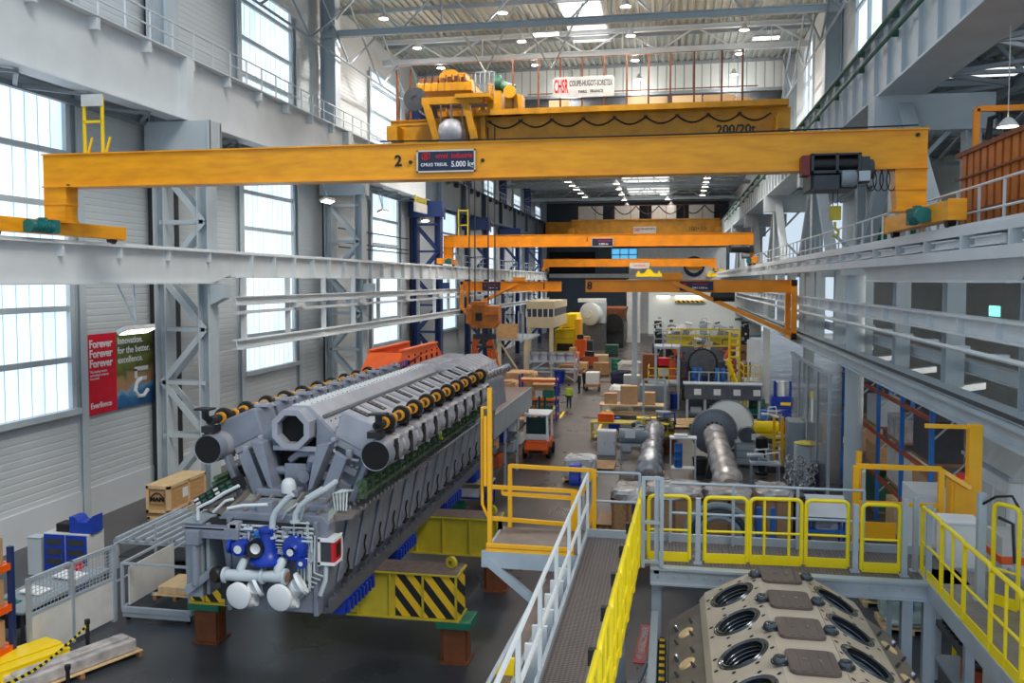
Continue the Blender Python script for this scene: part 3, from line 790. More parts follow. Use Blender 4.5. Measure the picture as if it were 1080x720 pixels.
# its hoist
ht = T('hoist_trolley', 'dark rope hoist with red end plate hanging under the front orange crane', 'hoist', (4, 23.5, 11.8))
A_ = ony(845,163,22.9); B_ = ony(916,200,22.9); hx0, hx1, hz0, hz1 = A_.x, B_.x, B_.z, A_.z
w_ = hx1-hx0
m = MB(); m.box(hx0+0.22, hx1-0.2, 22.75, 23.2, hz1-0.5, hz1-0.42); m.box(hx0+0.22, hx1-0.2, 22.75, 23.2, hz1-0.05, hz1); 
for q in (0.22, 0.5*w_, w_-0.28): m.box(hx0+q, hx0+q+0.08, 22.75, 23.2, hz1-0.5, hz1)
m.box(hx0+0.25, hx1-0.25, 23.0, 24.3, hz0+0.05, 11.78); m.box(hx0+0.3, hx0+0.9, 22.7, 23.3, hz0, hz1-0.55)
m.build('frame', 'dark_grey', ht, 0.01)
m = MB(); m.tube((hx0+0.3, 22.95, hz1-0.25), (hx1-0.28, 22.95, hz1-0.25), 0.17, 14)
for k in range(26): m.tube((hx0+0.34+k*(w_-0.7)/26, 22.95, hz1-0.25), (hx0+0.37+k*(w_-0.7)/26, 22.95, hz1-0.25), 0.18, 14)
m.build('rope_drum', 'black', ht)
MB().box(hx0, hx0+0.2, 22.72, 23.2, hz1-0.55, hz1-0.04).build('end_plate', M('oxide_red', (122,44,42), 0.5), ht, 0.02)
m = MB(); m.lathe([(0,0),(0.18,0),(0.21,0.04),(0.21,0.3),(0.16,0.36),(0,0.36)], (hx0+0.95, 22.8, hz0+0.28), (1,0,0), 16); m.build('motor', 'steel_mid', ht)
MB().box(hx0+1.35, hx0+1.62, 22.68, 22.9, hz0+0.2, hz0+0.45).build('junction_box', 'steel_grey', ht, 0.01)
m = MB(); m.box(hx1-0.2, hx1, 22.75, 23.2, hz1-0.75, hz1-0.1); m.lathe([(0,0),(0.25,0),(0.25,0.12),(0,0.14)], (hx1-0.02, 22.95, hz1-0.4), (1,0,0), 16); m.build('gearbox', 'dark_grey', ht, 0.02)
hk = MB(); hk.tube((hx0+0.85, 23.3, 10.9), (hx0+0.85, 23.3, 11.3), 0.012, 6); hk.tube((hx0+0.97, 23.3, 10.9), (hx0+0.97, 23.3, 11.3), 0.012, 6); hk.build('rope', 'black', ht)
h2 = MB(); h2.box(hx0+0.78, hx0+1.04, 23.2, 23.4, 10.55, 10.9); h2.path([(hx0+0.91, 23.3, 10.5), (hx0+0.91, 23.3, 10.35), (hx0+1.0, 23.3, 10.25), (hx0+0.95, 23.3, 10.12), (hx0+0.84, 23.3, 10.16)], 0.035, 8); h2.build('hook', 'yellow_old', ht)
cl = MB()
for k in range(4): cl.path([(hx1+0.15+0.16*k+0.12*math.cos(a*PI/8), 23.3, 11.55+0.28*math.sin(a*PI/8)) for a in range(16)], 0.016, 5, closed=True)
cl.build('cable_loops', 'black', ht)

# the 200/20 t crane
bc = T('bridge_crane', 'big ochre bridge crane marked 200/20t below the front gable', 'crane', (-6, 56, 17.8))
x0, x1 = -18.25, 7.0
for yy, nm in ((55.0, 'girder'), (58.6, 'girder')):
    g = MB(); g.box(x0, x1, yy, yy+0.8, 17.8, 19.45); g.box(x0, x1, yy-0.1, yy+0.9, 19.45, 19.5); g.box(x0, x1, yy-0.1, yy+0.9, 17.76, 17.82); g.box(x0, x1, yy-0.06, yy, 19.15, 19.2)
    xx = x0+0.6
    while xx < x1: g.box(xx, xx+0.04, yy-0.05, yy, 19.2, 19.5); xx += 1.4
    g.build(nm, 'crane_ochre', bc)
m = MB(); m.box(x0+3.5, x1-0.2, 54.25, 54.95, 19.5, 19.56); m.box(x0+3.5, x1-0.2, 54.22, 54.28, 19.5, 19.85)
xx = x0+4
while xx < x1-0.4: m.box(xx, xx+0.05, 54.18, 54.23, 19.5, 19.85); xx += 0.95
m.build('walkway', 'crane_ochre', bc)
for xx in (x0+0.2, x1-0.9):
    m = MB(); m.box(xx, xx+0.7, 53.5, 60.4, 18.0, 18.9); 
    for yy in (54, 55, 59, 60): m.tube((xx+0.2, yy, 18.32), (xx+0.5, yy, 18.32), 0.3, 12)
    m.build('end_truck', 'crane_ochre', bc)
fz = MB(); us = [516 + 33*k for k in range(10)]
for k in range(len(us)-1):
    p0 = ony(us[k], 131, 54.9); p1 = ony(us[k+1], 131 - 0.55, 54.9)
    fz.path([(p0.x+(p1.x-p0.x)*q/10, 54.9, 19.18-0.04*0 - 0.42*math.sin(PI*q/10)) for q in range(11)], 0.05, 6)
    fz.cbox((p0.x, 54.88, 19.22), (0.22, 0.14, 0.12))
fz.build('festoon_cable', 'black', bc)
for k, u in enumerate((541,568,591,614,637,661,684,707,732,761,783)):
    p0 = ony(u, 100, 54.3); pp = MB().bar((p0.x, 54.3, 19.5), (p0.x, 54.3, 22.9), 0.11); pp.build('railing_post', 'rust_brown', bc)
for u in (419, 433): p0 = ony(u, 100, 56); MB().bar((p0.x, 56, 19.4), (p0.x, 56, 23.0), 0.13).build('railing_post', 'rust_brown', bc)
m = MB(); a = ony(419, 68, 54.3); m.bar((a.x, 54.3, 22.9), (ony(783,55,54.3).x, 54.3, 22.9), 0.04); m.bar((-9, 54.3, 20.7), (5.0, 54.3, 20.7), 0.06); m.build('top_wire', 'rust_brown', bc)
p = ony(776,140,55); text('lettering', '200/20t', 0.75, (p.x, 54.99, 18.25), (1,0,0), (0,0,1), 'black', bc, bold=0.02)
a = ony(583,82,54.2); b = ony(648,101,54.2)
sign(bc, a.x, b.x, b.z, a.z, 54.2, 'sign_white', [('CHSR', 1.15, 0.135, 0.52, 'red', 0.23), ('COUPE-HUGOT-SORETEX', 0.5, 0.62, 0.66, 'dark_grey', 0.7), ('PARIS   FRANCE', 0.26, 0.62, 0.26, 'dark_grey', 0.4)], 'sign_white')
for n, u0, u1, v0, mt in (('switch_cabinet',579,600,106,'cream'),('switch_cabinet',661,683,102,'cream'),('switch_cabinet',684,704,102,'cream'),('switch_cabinet',709,740,101,'cream'),('switch_cabinet',742,775,100,'cream'),('switch_cabinet',776,791,102,'cream'),('resistor_box',601,618,114,'white_dirty'),('resistor_box',620,636,113,'white_dirty'),('resistor_box',640,659,112,'white_dirty')):
    a = ony(u0, v0, 56.6); b = ony(u1, v0, 56.6)
    m = MB(); m.box(a.x, b.x, 56.6, 57.5, 19.5, a.z); m.box(a.x+0.05, (a.x+b.x)/2-0.02, 56.57, 56.6, 19.6, a.z-0.08); m.box((a.x+b.x)/2+0.02, b.x-0.05, 56.57, 56.6, 19.6, a.z-0.08)
    m.build(n, mt, bc)
m = MB(); m.box(-9, 7, 56.4, 57.7, 19.44, 19.5); m.build('service_deck', 'crane_ochre', bc)
# crab
cr = T('crane_trolley', 'ochre crab with winch house and slanted legs on the big bridge crane', 'crane trolley', (-14.5, 54, 19.5))
Y = 53.6
m = MB(); a = ony(440,88,Y); b = ony(497,88,Y); m.box(a.x, b.x, Y, 57.5, ony(440,97,Y).z, a.z); 
for k in range(9): xx = a.x + (b.x-a.x)*k/8; m.box(xx-0.03, xx+0.03, Y-0.06, Y, ony(440,97,Y).z, a.z)
m.box(a.x+1.2, b.x-0.6, Y+1, 57, a.z, a.z+0.8); m.build('winch_house', 'crane_ochre', cr, 0.03)
m = MB(); m.prism([(a.x+1.0, Y+0.5, a.z+0.05), (b.x-0.2, Y+0.5, a.z+0.05), (b.x-1.2, Y+0.5, a.z+0.9), (a.x+1.6, Y+0.5, a.z+0.9)], (0, 2.5, 0)); m.build('winch_cover', 'crane_ochre', cr)
m = MB()
for k in range(7): m.cbox((a.x+0.3+0.45*k, Y+0.2, a.z+0.15), (0.28, 0.35, 0.3+0.1*(k % 3)))
for k in range(5): m.tube((a.x+1.9+0.4*k, Y-0.05, a.z+0.1), (a.x+1.9+0.4*k, Y-0.05, a.z+0.45), 0.05, 6)
m.build('machinery', 'rust_brown', cr)
P0 = ony(446,104,Y); P1 = ony(518,108,Y)
m = MB(); m.box(P0.x, P1.x-0.5, Y-0.3, Y, P0.z-0.45, P0.z); m.box(P1.x-2.2, P1.x, Y-0.6, Y+1.5, P0.z-0.15, P0.z+0.1); m.box(P0.x, P1.x-0.5, 57, 57.4, P0.z-0.45, P0.z); m.build('platform', 'crane_ochre', cr)
for u0, u1 in ((447,462),(489,501)):
    p = ony(u0,106,Y); q = ony(u1,154,Y); MB().bar((p.x+0.2, Y-0.15, P0.z-0.4), (q.x, Y-0.15, 17.9), 0.42, 0.4, up=(0,1,0)).build('leg', 'crane_ochre', cr)
    MB().bar((p.x+1.0, Y+1.2, P0.z-0.4), (q.x+0.3, Y+1.2, 17.9), 0.3, 0.3, up=(0,1,0)).build('leg', 'crane_ochre', cr)
m = MB(); q = ony(438,105,Y); m.lathe([(0.22,-0.1),(0.75,-0.12),(0.78,0),(0.75,0.12),(0.22,0.1)], (q.x, Y, q.z), (0,1,0), 24); m.lathe([(0,0.02),(0.6,0.02)], (q.x, Y-0.05, q.z), (0,-1,0), 20); m.build('cable_reel', 'dark_grey', cr)
m = MB(); q = ony(475,140,Y); m.lathe([(0,-0.95),(0.5,-0.85),(0.85,-0.45),(0.95,0),(0.8,0.5),(0.45,0.85),(0,0.95)], (q.x, Y+0.3, q.z), (0,0,1), 20); m.tube((q.x, Y+0.3, q.z+0.9), (q.x, Y+0.3, P0.z-0.3), 0.08, 8); m.tube((q.x-0.7, Y+0.3, q.z+0.3), (q.x-0.7, Y+0.3, P0.z-0.3), 0.05, 6); m.tube((q.x+0.7, Y+0.3, q.z+0.3), (q.x+0.7, Y+0.3, P0.z-0.3), 0.05, 6); m.build('hook_sheave', 'engine_light', cr)
m = MB(); q = ony(500,92,Y)
for k in range(5): m.bar((q.x+0.3*k, Y+0.4, P0.z), (q.x+0.3*k, Y+0.4, P0.z+1.6), 0.05)
m.bar((q.x, Y+0.4, P0.z+1.6), (q.x+1.2, Y+0.4, P0.z+1.6), 0.05); m.bar((q.x, Y+0.4, P0.z+0.8), (q.x+1.2, Y+0.4, P0.z+0.8), 0.05); m.build('guard_rail', 'steel_mid', cr)
m = MB(); q = ony(521,88,Y+1); m.lathe([(0,0),(0.5,0.05),(0.55,0.4),(0.4,0.5),(0,0.5)], (q.x, Y+1, q.z), (1,0.2,0), 16); m.tube((q.x+0.5, Y+1, q.z-0.2), (q.x+1.3, Y+1, q.z-0.5), 0.35, 12); m.build('lifting_motor', 'green_dark', cr)
m = MB(); q0 = ony(515,115,Y+1); m.box(q0.x, q0.x+0.9, Y+0.8, Y+2, 19.5, q0.z+1.6); m.box(q0.x+1.1, q0.x+2.2, Y+0.8, Y+2, 19.5, q0.z+0.8); m.lathe([(0,0),(0.4,0),(0.4,0.3),(0,0.3)], (q0.x+1.5, Y+0.6, q0.z+0.9), (0,-1,0), 16); m.build('auxiliary_winch', 'crane_ochre', cr)
# heavy hook block on its ropes
hb = T('hook_block', 'rusty orange hook block hanging on steel ropes in front of the numbered jib crane', 'hook block', (-11.5, 55, 7))
A_ = ony(494,320,55); B_ = ony(527,346,55)
m = MB(); cx = (A_.x+B_.x)/2; hw = (B_.x-A_.x)/2
m.prism([(A_.x, 54.6, B_.z+0.4), (A_.x+0.3, 54.6, B_.z), (B_.x-0.3, 54.6, B_.z), (B_.x, 54.6, B_.z+0.4), (B_.x, 54.6, A_.z-0.15), (A_.x, 54.6, A_.z-0.15)], (0, 1.0, 0)); m.box(A_.x+0.3, cx+0.2, 54.5, 55.6, A_.z-0.15, A_.z+0.15); m.box(A_.x-0.05, A_.x+0.35, 54.45, 54.6, B_.z+0.3, A_.z-0.3); m.box(cx+0.1, B_.x+0.04, 54.5, 54.6, A_.z-0.75, A_.z-0.7)
m.build('housing', M('hook_orange', (196,112,36), 0.5, 0, 0.2, 2), hb, 0.03)
MB().box(cx-0.45, cx-0.05, 54.42, 54.6, B_.z+0.5, B_.z+1.0).build('data_plate', 'black', hb)
m = MB()
for u in (495,501,515,522): q = ony(u, 318, 55); m.tube((q.x, 55, A_.z), (q.x, 55, 18.9), 0.045, 6)
m.build('rope', 'dark_grey', hb)
m = MB(); 
for dx in (-0.35, 0.45): m.tube((cx+dx, 55, B_.z), (cx+dx, 55, B_.z-0.6), 0.1, 8); m.cbox((cx+dx, 55, B_.z-0.55), (0.3, 0.3, 0.35))
m.path([(cx, 55, B_.z), (cx, 55, B_.z-0.5), (cx+0.25, 55, B_.z-0.75), (cx, 55, B_.z-1.0), (cx-0.25, 55, B_.z-0.8)], 0.12, 8); m.build('hook', 'dark_grey', hb)
sl = T('lifting_yoke', 'bright orange A-frame lifting yoke hanging below the rusty hook block', 'lifting yoke', (cx, 55, 4))
zt = B_.z-0.45
MB().tube((cx,55,B_.z-1.25),(cx,55,B_.z-.3),.11,10).box(cx-.5,cx+.6,54.9,55.1,B_.z-1.3,B_.z-1.15).build('shackle','dark_grey',sl)
for (u0, v0, u1, v1) in ((501,357,498,382),(503,357,500,430),(514,357,519,402),(516,357,528,401)):
    a = ony(u0, v0, 55); b = ony(u1, v1, 55 if u1 != 500 else 55.6)
    MB().bar((a.x, 55, a.z+0.25), (b.x, 55.2, b.z), 0.26, 0.14, up=(0,1,0)).build('leg', 'orange', sl)
MB().bar((cx-0.7, 55, zt-0.1), (cx+0.8, 55, zt-0.1), 0.2, 0.3).build('crossbar', 'dark_grey', sl)
MB().bar((ony(500,400,55).x, 55.2, 2.9), (ony(530,400,55).x, 55.2, 2.9), 0.14).build('spreader_foot', 'orange_rust', sl)
# other cranes down the hall
c3 = T('bridge_crane', 'ochre bridge crane far down the hall with a white and red board', 'crane', (-6, 130, 17))
a = ony(603,232,130); b = ony(762,248,130)
m = MB(); m.box(a.x, 6.9, 130, 131, b.z, a.z); m.box(-19.4, 6.9, 134, 135, b.z, a.z); m.box(a.x, 6.9, 129.6, 130, a.z-0.15, a.z); m.build('girder', 'crane_ochre', c3)
q0 = ony(668,239,130); q1 = ony(692,246,130); sign(c3, q0.x, q1.x, q1.z, q0.z, 129.9, 'sign_white', [('CHSR', 0.8, 0.15, 0.5, 'red', 0.24), ('COUPE-HUGOT-SORETEX', 0.4, 0.62, 0.65, 'dark_grey', 0.68)], 'sign_white')
text('lettering', '100+32t', 0.8, (ony(736,241,130).x, 129.95, ony(736,241,130).z), (1,0,0), (0,0,1), 'black', c3)
m = MB(); m.box(a.x-0.4, a.x+0.5, 128.5, 136.5, b.z+0.2, b.z+1.2); m.box(6.3, 7.1, 128.5, 136.5, b.z+0.2, b.z+1.2); m.build('end_truck', 'crane_ochre', c3)
m = MB(); 
for k in range(4): 
    xx = -14 + 5.5*k; m.box(xx, xx+3.6, 131.5, 133, a.z, a.z+2.2)
m.build('switch_cabinet', 'white_dirty', c3)
m = MB()
for k in range(6): 
    p0 = a.x+3+3.3*k; m.path([(p0+3.3*q/10, 129.5, a.z+1.9-1.2*math.sin(PI*q/10)) for q in range(11)], 0.08, 5)
m.build('festoon_cable', 'black', c3)
m = MB(); m.bar((a.x, 129.5, a.z+2.0), (6.5, 129.5, a.z+2.0), 0.08)
for k in range(9): m.bar((a.x+1+2.6*k, 129.5, a.z), (a.x+1+2.6*k, 129.5, a.z+2.0), 0.08)
m.build('railing_post', 'rust_brown', c3)
c4 = wall_crane(70, 12.75, 'orange overhead crane in mid hall with a navy sign, behind the rope hook', 'crane_deep', True, 5.0)
q0 = ony(624,251,69.7); q1 = ony(647,260,69.7); sign(c4, q0.x, q1.x, q1.z, q0.z, 69.62, 'sign_navy', [('omni industrie', 0.2, 0.58, 0.7, 'red', 0.6), ('5.000 kg', 0.22, 0.55, 0.3, 'white', 0.6)], 'sign_white')
text('lettering', '3', 0.45, (ony(619,255,69.7).x, 69.7, 12.3), (1,0,0), (0,0,1), 'black', c4)
m = MB()
for xx in (-17.4, -16.6): m.bar((xx, 69.9, 12.75), (xx, 69.9, 14.9), 0.09)
for zz in (13.6, 14.8): m.bar((-17.4, 69.9, zz), (-16.6, 69.9, zz), 0.09)
m.build('ladder_frame', 'yellow_old', c4)
h4 = T('hoist_trolley', 'dark hoist under the mid hall orange crane, near its right end', 'hoist', (3.5, 70, 11.7)); q = ony(768,262,69.6); 
m = MB(); m.box(q.x, q.x+1.9, 69.2, 70.4, 11.2, 11.78); m.build('frame', 'dark_grey', h4, 0.03); m = MB(); m.tube((q.x+0.2, 69.1, 11.5), (q.x+1.6, 69.1, 11.5), 0.3, 14); m.build('rope_drum', 'black', h4); m = MB(); m.lathe([(0,0),(0.25,0),(0.25,0.6),(0,0.6)], (q.x+1.0, 69.2, 10.95), (1,0,0), 14); m.build('motor', 'steel_mid', h4)
c5 = wall_crane(127, 12.2, 'thin orange overhead crane far away in front of the white end wall', 'crane_deep', True, 5.0, 1.15)
q0 = ony(664,277,126.7); q1 = ony(685,283,126.7); sign(c5, q0.x, q1.x, q1.z, q0.z, 126.6, 'sign_white', [('omni industrie', 0.4, 0.5, 0.5, 'red', 0.6)], 'sign_white')
for lab, u0, u1, v0 in (('yellow lifting beam hanging under the far thin crane, left of the two', 671, 698, 289), ('yellow lifting beam hanging under the far thin crane, right of the two', 746, 778, 289)):
    q0 = ony(u0, v0, 120); q1 = ony(u1, v0, 120); cxx = (q0.x+q1.x)/2
    t = T('lifting_beam', lab, 'lifting beam', (cxx, 120, q0.z)); m = MB(); m.box(q0.x, q1.x, 119.8, 120.2, q0.z-0.35, q0.z+0.1); m.prism([(cxx-0.7, 119.8, q0.z+0.1), (cxx+0.7, 119.8, q0.z+0.1), (cxx+0.2, 119.8, q0.z+0.7), (cxx-0.2, 119.8, q0.z+0.7)], (0,0.4,0)); m.box(q0.x+0.2, q0.x+0.5, 119.8, 120.2, q0.z+0.1, q0.z+0.4); m.box(q1.x-0.5, q1.x-0.2, 119.8, 120.2, q0.z+0.1, q0.z+0.4); m.build('beam_body', 'yellow', t)
    MB().tube((cxx, 120, q0.z+0.6), (cxx, 127, 11.2), 0.05, 6).build('sling', 'dark_grey', t)
# wall-travelling jib cranes
def jib(label, y, xw, xt, zt, h, num, nu, su0, su1, sv0, sv1, side):
    t = T('wall_jib_crane', label, 'crane', (xw, y, 6.5))
    g = MB(); g.box(min(xw,xt), max(xw,xt), y-0.2, y+0.2, zt-h+0.03, zt-0.03); g.box(min(xw,xt), max(xw,xt), y-0.27, y+0.27, zt-0.03, zt); g.box(min(xw,xt), max(xw,xt), y-0.27, y+0.27, zt-h, zt-h+0.03)
    g.build('jib_beam', 'crane_deep', t)
    dx = 0.12
    m = MB(); m.box(xw-dx, xw+dx, y-1.3, y-1.05, 6.2, zt); m.box(xw-dx, xw+dx, y+1.05, y+1.3, 6.2, zt); m.box(xw-dx, xw+dx, y-1.3, y+1.3, zt-0.3, zt); m.box(xw-dx, xw+dx, y-1.3, y+1.3, 6.2, 6.5); m.build('wall_frame', 'crane_deep', t)
    xm = xw + (xt-xw)*0.57
    for sy in (-1, 1): MB().bar((xm, y+sy*0.2, zt-0.1), (xw, y+sy*1.1, 6.4), 0.14, 0.2).build('strut', 'crane_deep', t)
    MB().box(xm-0.5, xm+0.5, y-0.35, y+0.35, zt, zt+0.35).build('gusset', 'crane_deep', t)
    q0 = ony(su0, sv0, y-0.2); q1 = ony(su1, sv1, y-0.2)
    sign(t, q0.x, q1.x, zt-h+0.08, zt-0.08, y-0.3, 'sign_navy', [('omni industrie', 0.13, 0.6, 0.72, 'red', 0.6), ('CMU 2.000 kg', 0.13, 0.6, 0.3, 'white', 0.6)], 'sign_navy', (0.15, 0.65, 0.07, 'red'))
    q = ony(nu, (sv0+sv1)/2, y-0.2); text('lettering', num, h*0.85, (q.x, y-0.29, zt-h/2), (1,0,0), (0,0,1), 'black', t, bold=0.015)
    for zz in (zt-0.15, 6.35):
        m = MB()
        for sy in (-1, 1): m.tube((xw-0.1, y+sy*1.2, zz), (xw+0.1, y+sy*1.2, zz), 0.15, 10)
        m.build('wheel', 'black', t)
    return t
J8 = ony(618, 301, 44); jib('orange wall jib crane numbered 8 reaching out from the right wall', 44, 5.75, J8.x, 9.05, 0.62, '8', 622, 717, 752, 297, 307, 1)
J1 = ony(592, 300, 73); jib('orange wall jib crane numbered 1 reaching out from the left wall', 73, -17.6, J1.x, 8.95, 0.85, '1', 574, 509, 528, 297, 303, -1)
h8 = T('hoist_trolley', 'grey hoist under the wall jib crane numbered 8', 'hoist', (2, 44, 8.4)); q0 = ony(750, 306, 43.7); q1 = ony(775, 318, 43.7)
MB().box(q0.x, q1.x, 43.6, 44.4, q1.z, 8.42).build('frame', 'dark_grey', h8, 0.03); MB().tube((q0.x+0.1, 43.5, (q1.z+8.42)/2), (q1.x-0.1, 43.5, (q1.z+8.42)/2), 0.22, 12).build('rope_drum', 'black', h8)
# ladder on the left girder, floodlights
t = T('access_ladder', 'short yellow ladder hanging under the upper girder near the blue column', 'ladder', (-19.3, 64, 14)); q0 = onx(438,193,-19.3); q1 = onx(449,219,-19.3)
m = MB()
for yy in (q0.y, q1.y): m.bar((-19.3, yy, q1.z), (-19.3, yy, 15.55), 0.1)
for k in range(5): zz = q1.z+0.1+k*(15.4-q1.z)/5; m.bar((-19.3, q0.y, zz), (-19.3, q1.y, zz), 0.07)
m.build('ladder_frame', 'yellow_old', t); MB().box(-19.4, -19.2, q0.y-0.1, q1.y+0.1, q1.z-0.5, q1.z+0.2).build('notice_plate', 'white_dirty', t)
def flood(u, v, x, label, L=1.5):
    p = onx(u, v, x); t = T('tube_floodlight', label, 'lamp', p, None)
    m = MB(); m.cbox(p, (0.42, L, 0.16), M4=Matrix.Rotation(math.radians(-25), 3, 'Y')); m.build('housing', 'white_dirty', t, 0.03)
    m = MB(); m.cbox((p.x+0.04, p.y, p.z-0.09), (0.34, L*0.94, 0.02), M4=Matrix.Rotation(math.radians(-25), 3, 'Y')); m.build('tube', 'tube_glow', t)
    m = MB(); m.bar((p.x, p.y, p.z), (p.x-0.1, p.y, p.z+1.7), 0.05); m.bar((p.x, p.y, p.z+0.1), (p.x-0.1, p.y-0.9, p.z+1.6), 0.05); m.build('bracket', 'galv', t)
flood(144, 347, -18.5, 'bright tube floodlight on a bracket under the near runway, above the banner', 1.7)
flood(345, 211, -20.2, 'tube floodlight high on the wall, nearest of the three in a row'); flood(404, 223, -20.2, 'tube floodlight high on the wall, middle of the three in a row'); flood(448, 232, -20.2, 'tube floodlight high on the wall, farthest of the three in a row')

# round emblem on the white end wall
q = ony(732, 281, 149.5); t = T('wall_emblem', 'round navy and orange emblem on the white end wall behind the far crane', 'emblem', (q.x, 149.5, q.z))
MB().lathe([(1.1,0),(1.75,0),(1.75,.06),(1.1,.06)], (q.x,149.55,q.z), (0,-1,0), 32).build('ring', 'sign_navy', t); MB().lathe([(0,.03),(1.1,.03)], (q.x,149.55,q.z), (0,-1,0), 32).build('disc', 'white_dirty', t)
MB().box(q.x-1.3,q.x+1.3,149.42,149.5,q.z-.55,q.z+.1).build('band', 'crane_ochre', t)
# ------------------------------------------------------------------ the big V engine on its girders
XC, YF = -8.03, 16.4
eng = T('marine_engine', 'huge grey V-type marine diesel engine resting on two yellow girders', 'engine', (XC, 24, 2.15))
def sec(m, prof, y0, y1, mi=0):
    """cross-section in (offset, z), extruded along the hall"""
    n = len(prof)
    v = [(XC+a, y0, b) for a, b in prof] + [(XC+a, y1, b) for a, b in prof]
    m.add(v, [tuple(range(n)), tuple(range(n, 2*n))[::-1]] + [(i, n+i, n+(i+1) % n, (i+1) % n) for i in range(n)], mi)
    return m
m = MB(); sec(m, [(-.92,2.2),(.92,2.2),(1.0,2.5),(1.22,4.05),(1.05,4.2),(-1.05,4.2),(-1.22,4.05),(-1.0,2.5)], YF, 33.5)
m.box(XC-0.97, XC+0.97, YF-0.06, YF, 2.2, 4.0); m.box(XC+0.9, XC+1.0, YF-0.1, YF+0.2, 2.15, 4.1); m.box(XC-1.0, XC-0.9, YF-0.1, YF+0.2, 2.15, 4.1)
m.build('crankcase', 'engine', eng, 0.02)
m = MB()
for s in (-1, 1):
    sec(m, [(s*.85,2.15),(s*1.2,2.15),(s*1.2,2.42),(s*1.12,2.42),(s*1.12,2.25),(s*.85,2.25)][::s], YF+0.15, 33.6)
    for k in range(32): m.tube((XC+s*1.16, YF+0.4+0.53*k, 2.42), (XC+s*1.16, YF+0.4+0.53*k, 2.5), 0.035, 6)
m.build('base_rail', 'engine_dark', eng)
m = MB(); sec(m, [(1.22,4.02),(1.6,4.1),(1.6,4.16),(1.2,4.16)], YF+0.3, 28); sec(m, [(-1.22,4.02),(-1.2,4.16),(-1.6,4.16),(-1.6,4.1)], YF+0.3, 28)
m.build('side_ledge', M('ledge_brown', (128,118,114), 0.5, 0.1, 0.15, 4), eng)
m = MB()
for dz, do in ((4.62, 1.66), (4.74, 1.62), (4.5, 1.7)):
    m.tube((XC+do, YF+0.6, dz), (XC+do, 28.2, dz), 0.055, 8); m.tube((XC-do, YF+0.6, dz), (XC-do, 28.2, dz), 0.055, 8)
for k in range(24): m.box(XC+1.58, XC+1.76, YF+0.7+0.48*k, YF+0.76+0.48*k, 4.42, 4.8)
m.build('fuel_rail', 'rail_green', eng)
m = MB(); m.cbox((XC+1.72, 23.2, 4.72), (0.06, 0.1, 0.3)); m.cbox((XC+1.72, 23.25, 4.6), (0.07, 0.2, 0.07)); m.build('tag', 'hivis', eng)
m = MB()
for k in range(46): m.lathe([(0,0),(0.04,0),(0.04,0.07),(0,0.07)], (XC+1.62, YF+0.8+0.25*k, 4.17), (0,0,1), 6)
for k in range(46): m.lathe([(0,0),(0.04,0),(0.04,0.07),(0,0.07)], (XC+1.36, YF+0.8+0.25*k, 4.17), (0,0,1), 6)
m.build('stud_row', 'chrome', eng)
P = 1.045; NC = 10; Y0 = 17.55
for i in range(15):
    ya = YF + 0.75 + P*i
    d = MB()
    for s in (1,):
        q = [(1.03,ya+.06,2.56),(1.03,ya+.86,2.56),(1.235,ya+1.06,3.96),(1.235,ya+.26,3.96)]
        v = [(XC+s*a, y, z) for a, y, z in q] + [(XC+s*(a+.045), y, z) for a, y, z in q]
        d.add(v, [(4,5,6,7),(0,1,5,4),(1,2,6,5),(2,3,7,6),(3,0,4,7)])
    do = d.build('crankcase_door', 'engine', eng, 0.02)
    k = MB(); k.path([(XC+1.11, ya+.5, 2.66), (XC+1.17, ya+.44, 2.78), (XC+1.15, ya+.42, 3.0), (XC+1.2, ya+.4, 3.2)], 0.022, 6); k.cbox((XC+1.12, ya+.52, 2.62), (0.08, 0.34, 0.05))
    k.build('door_clamp', 'black', do)
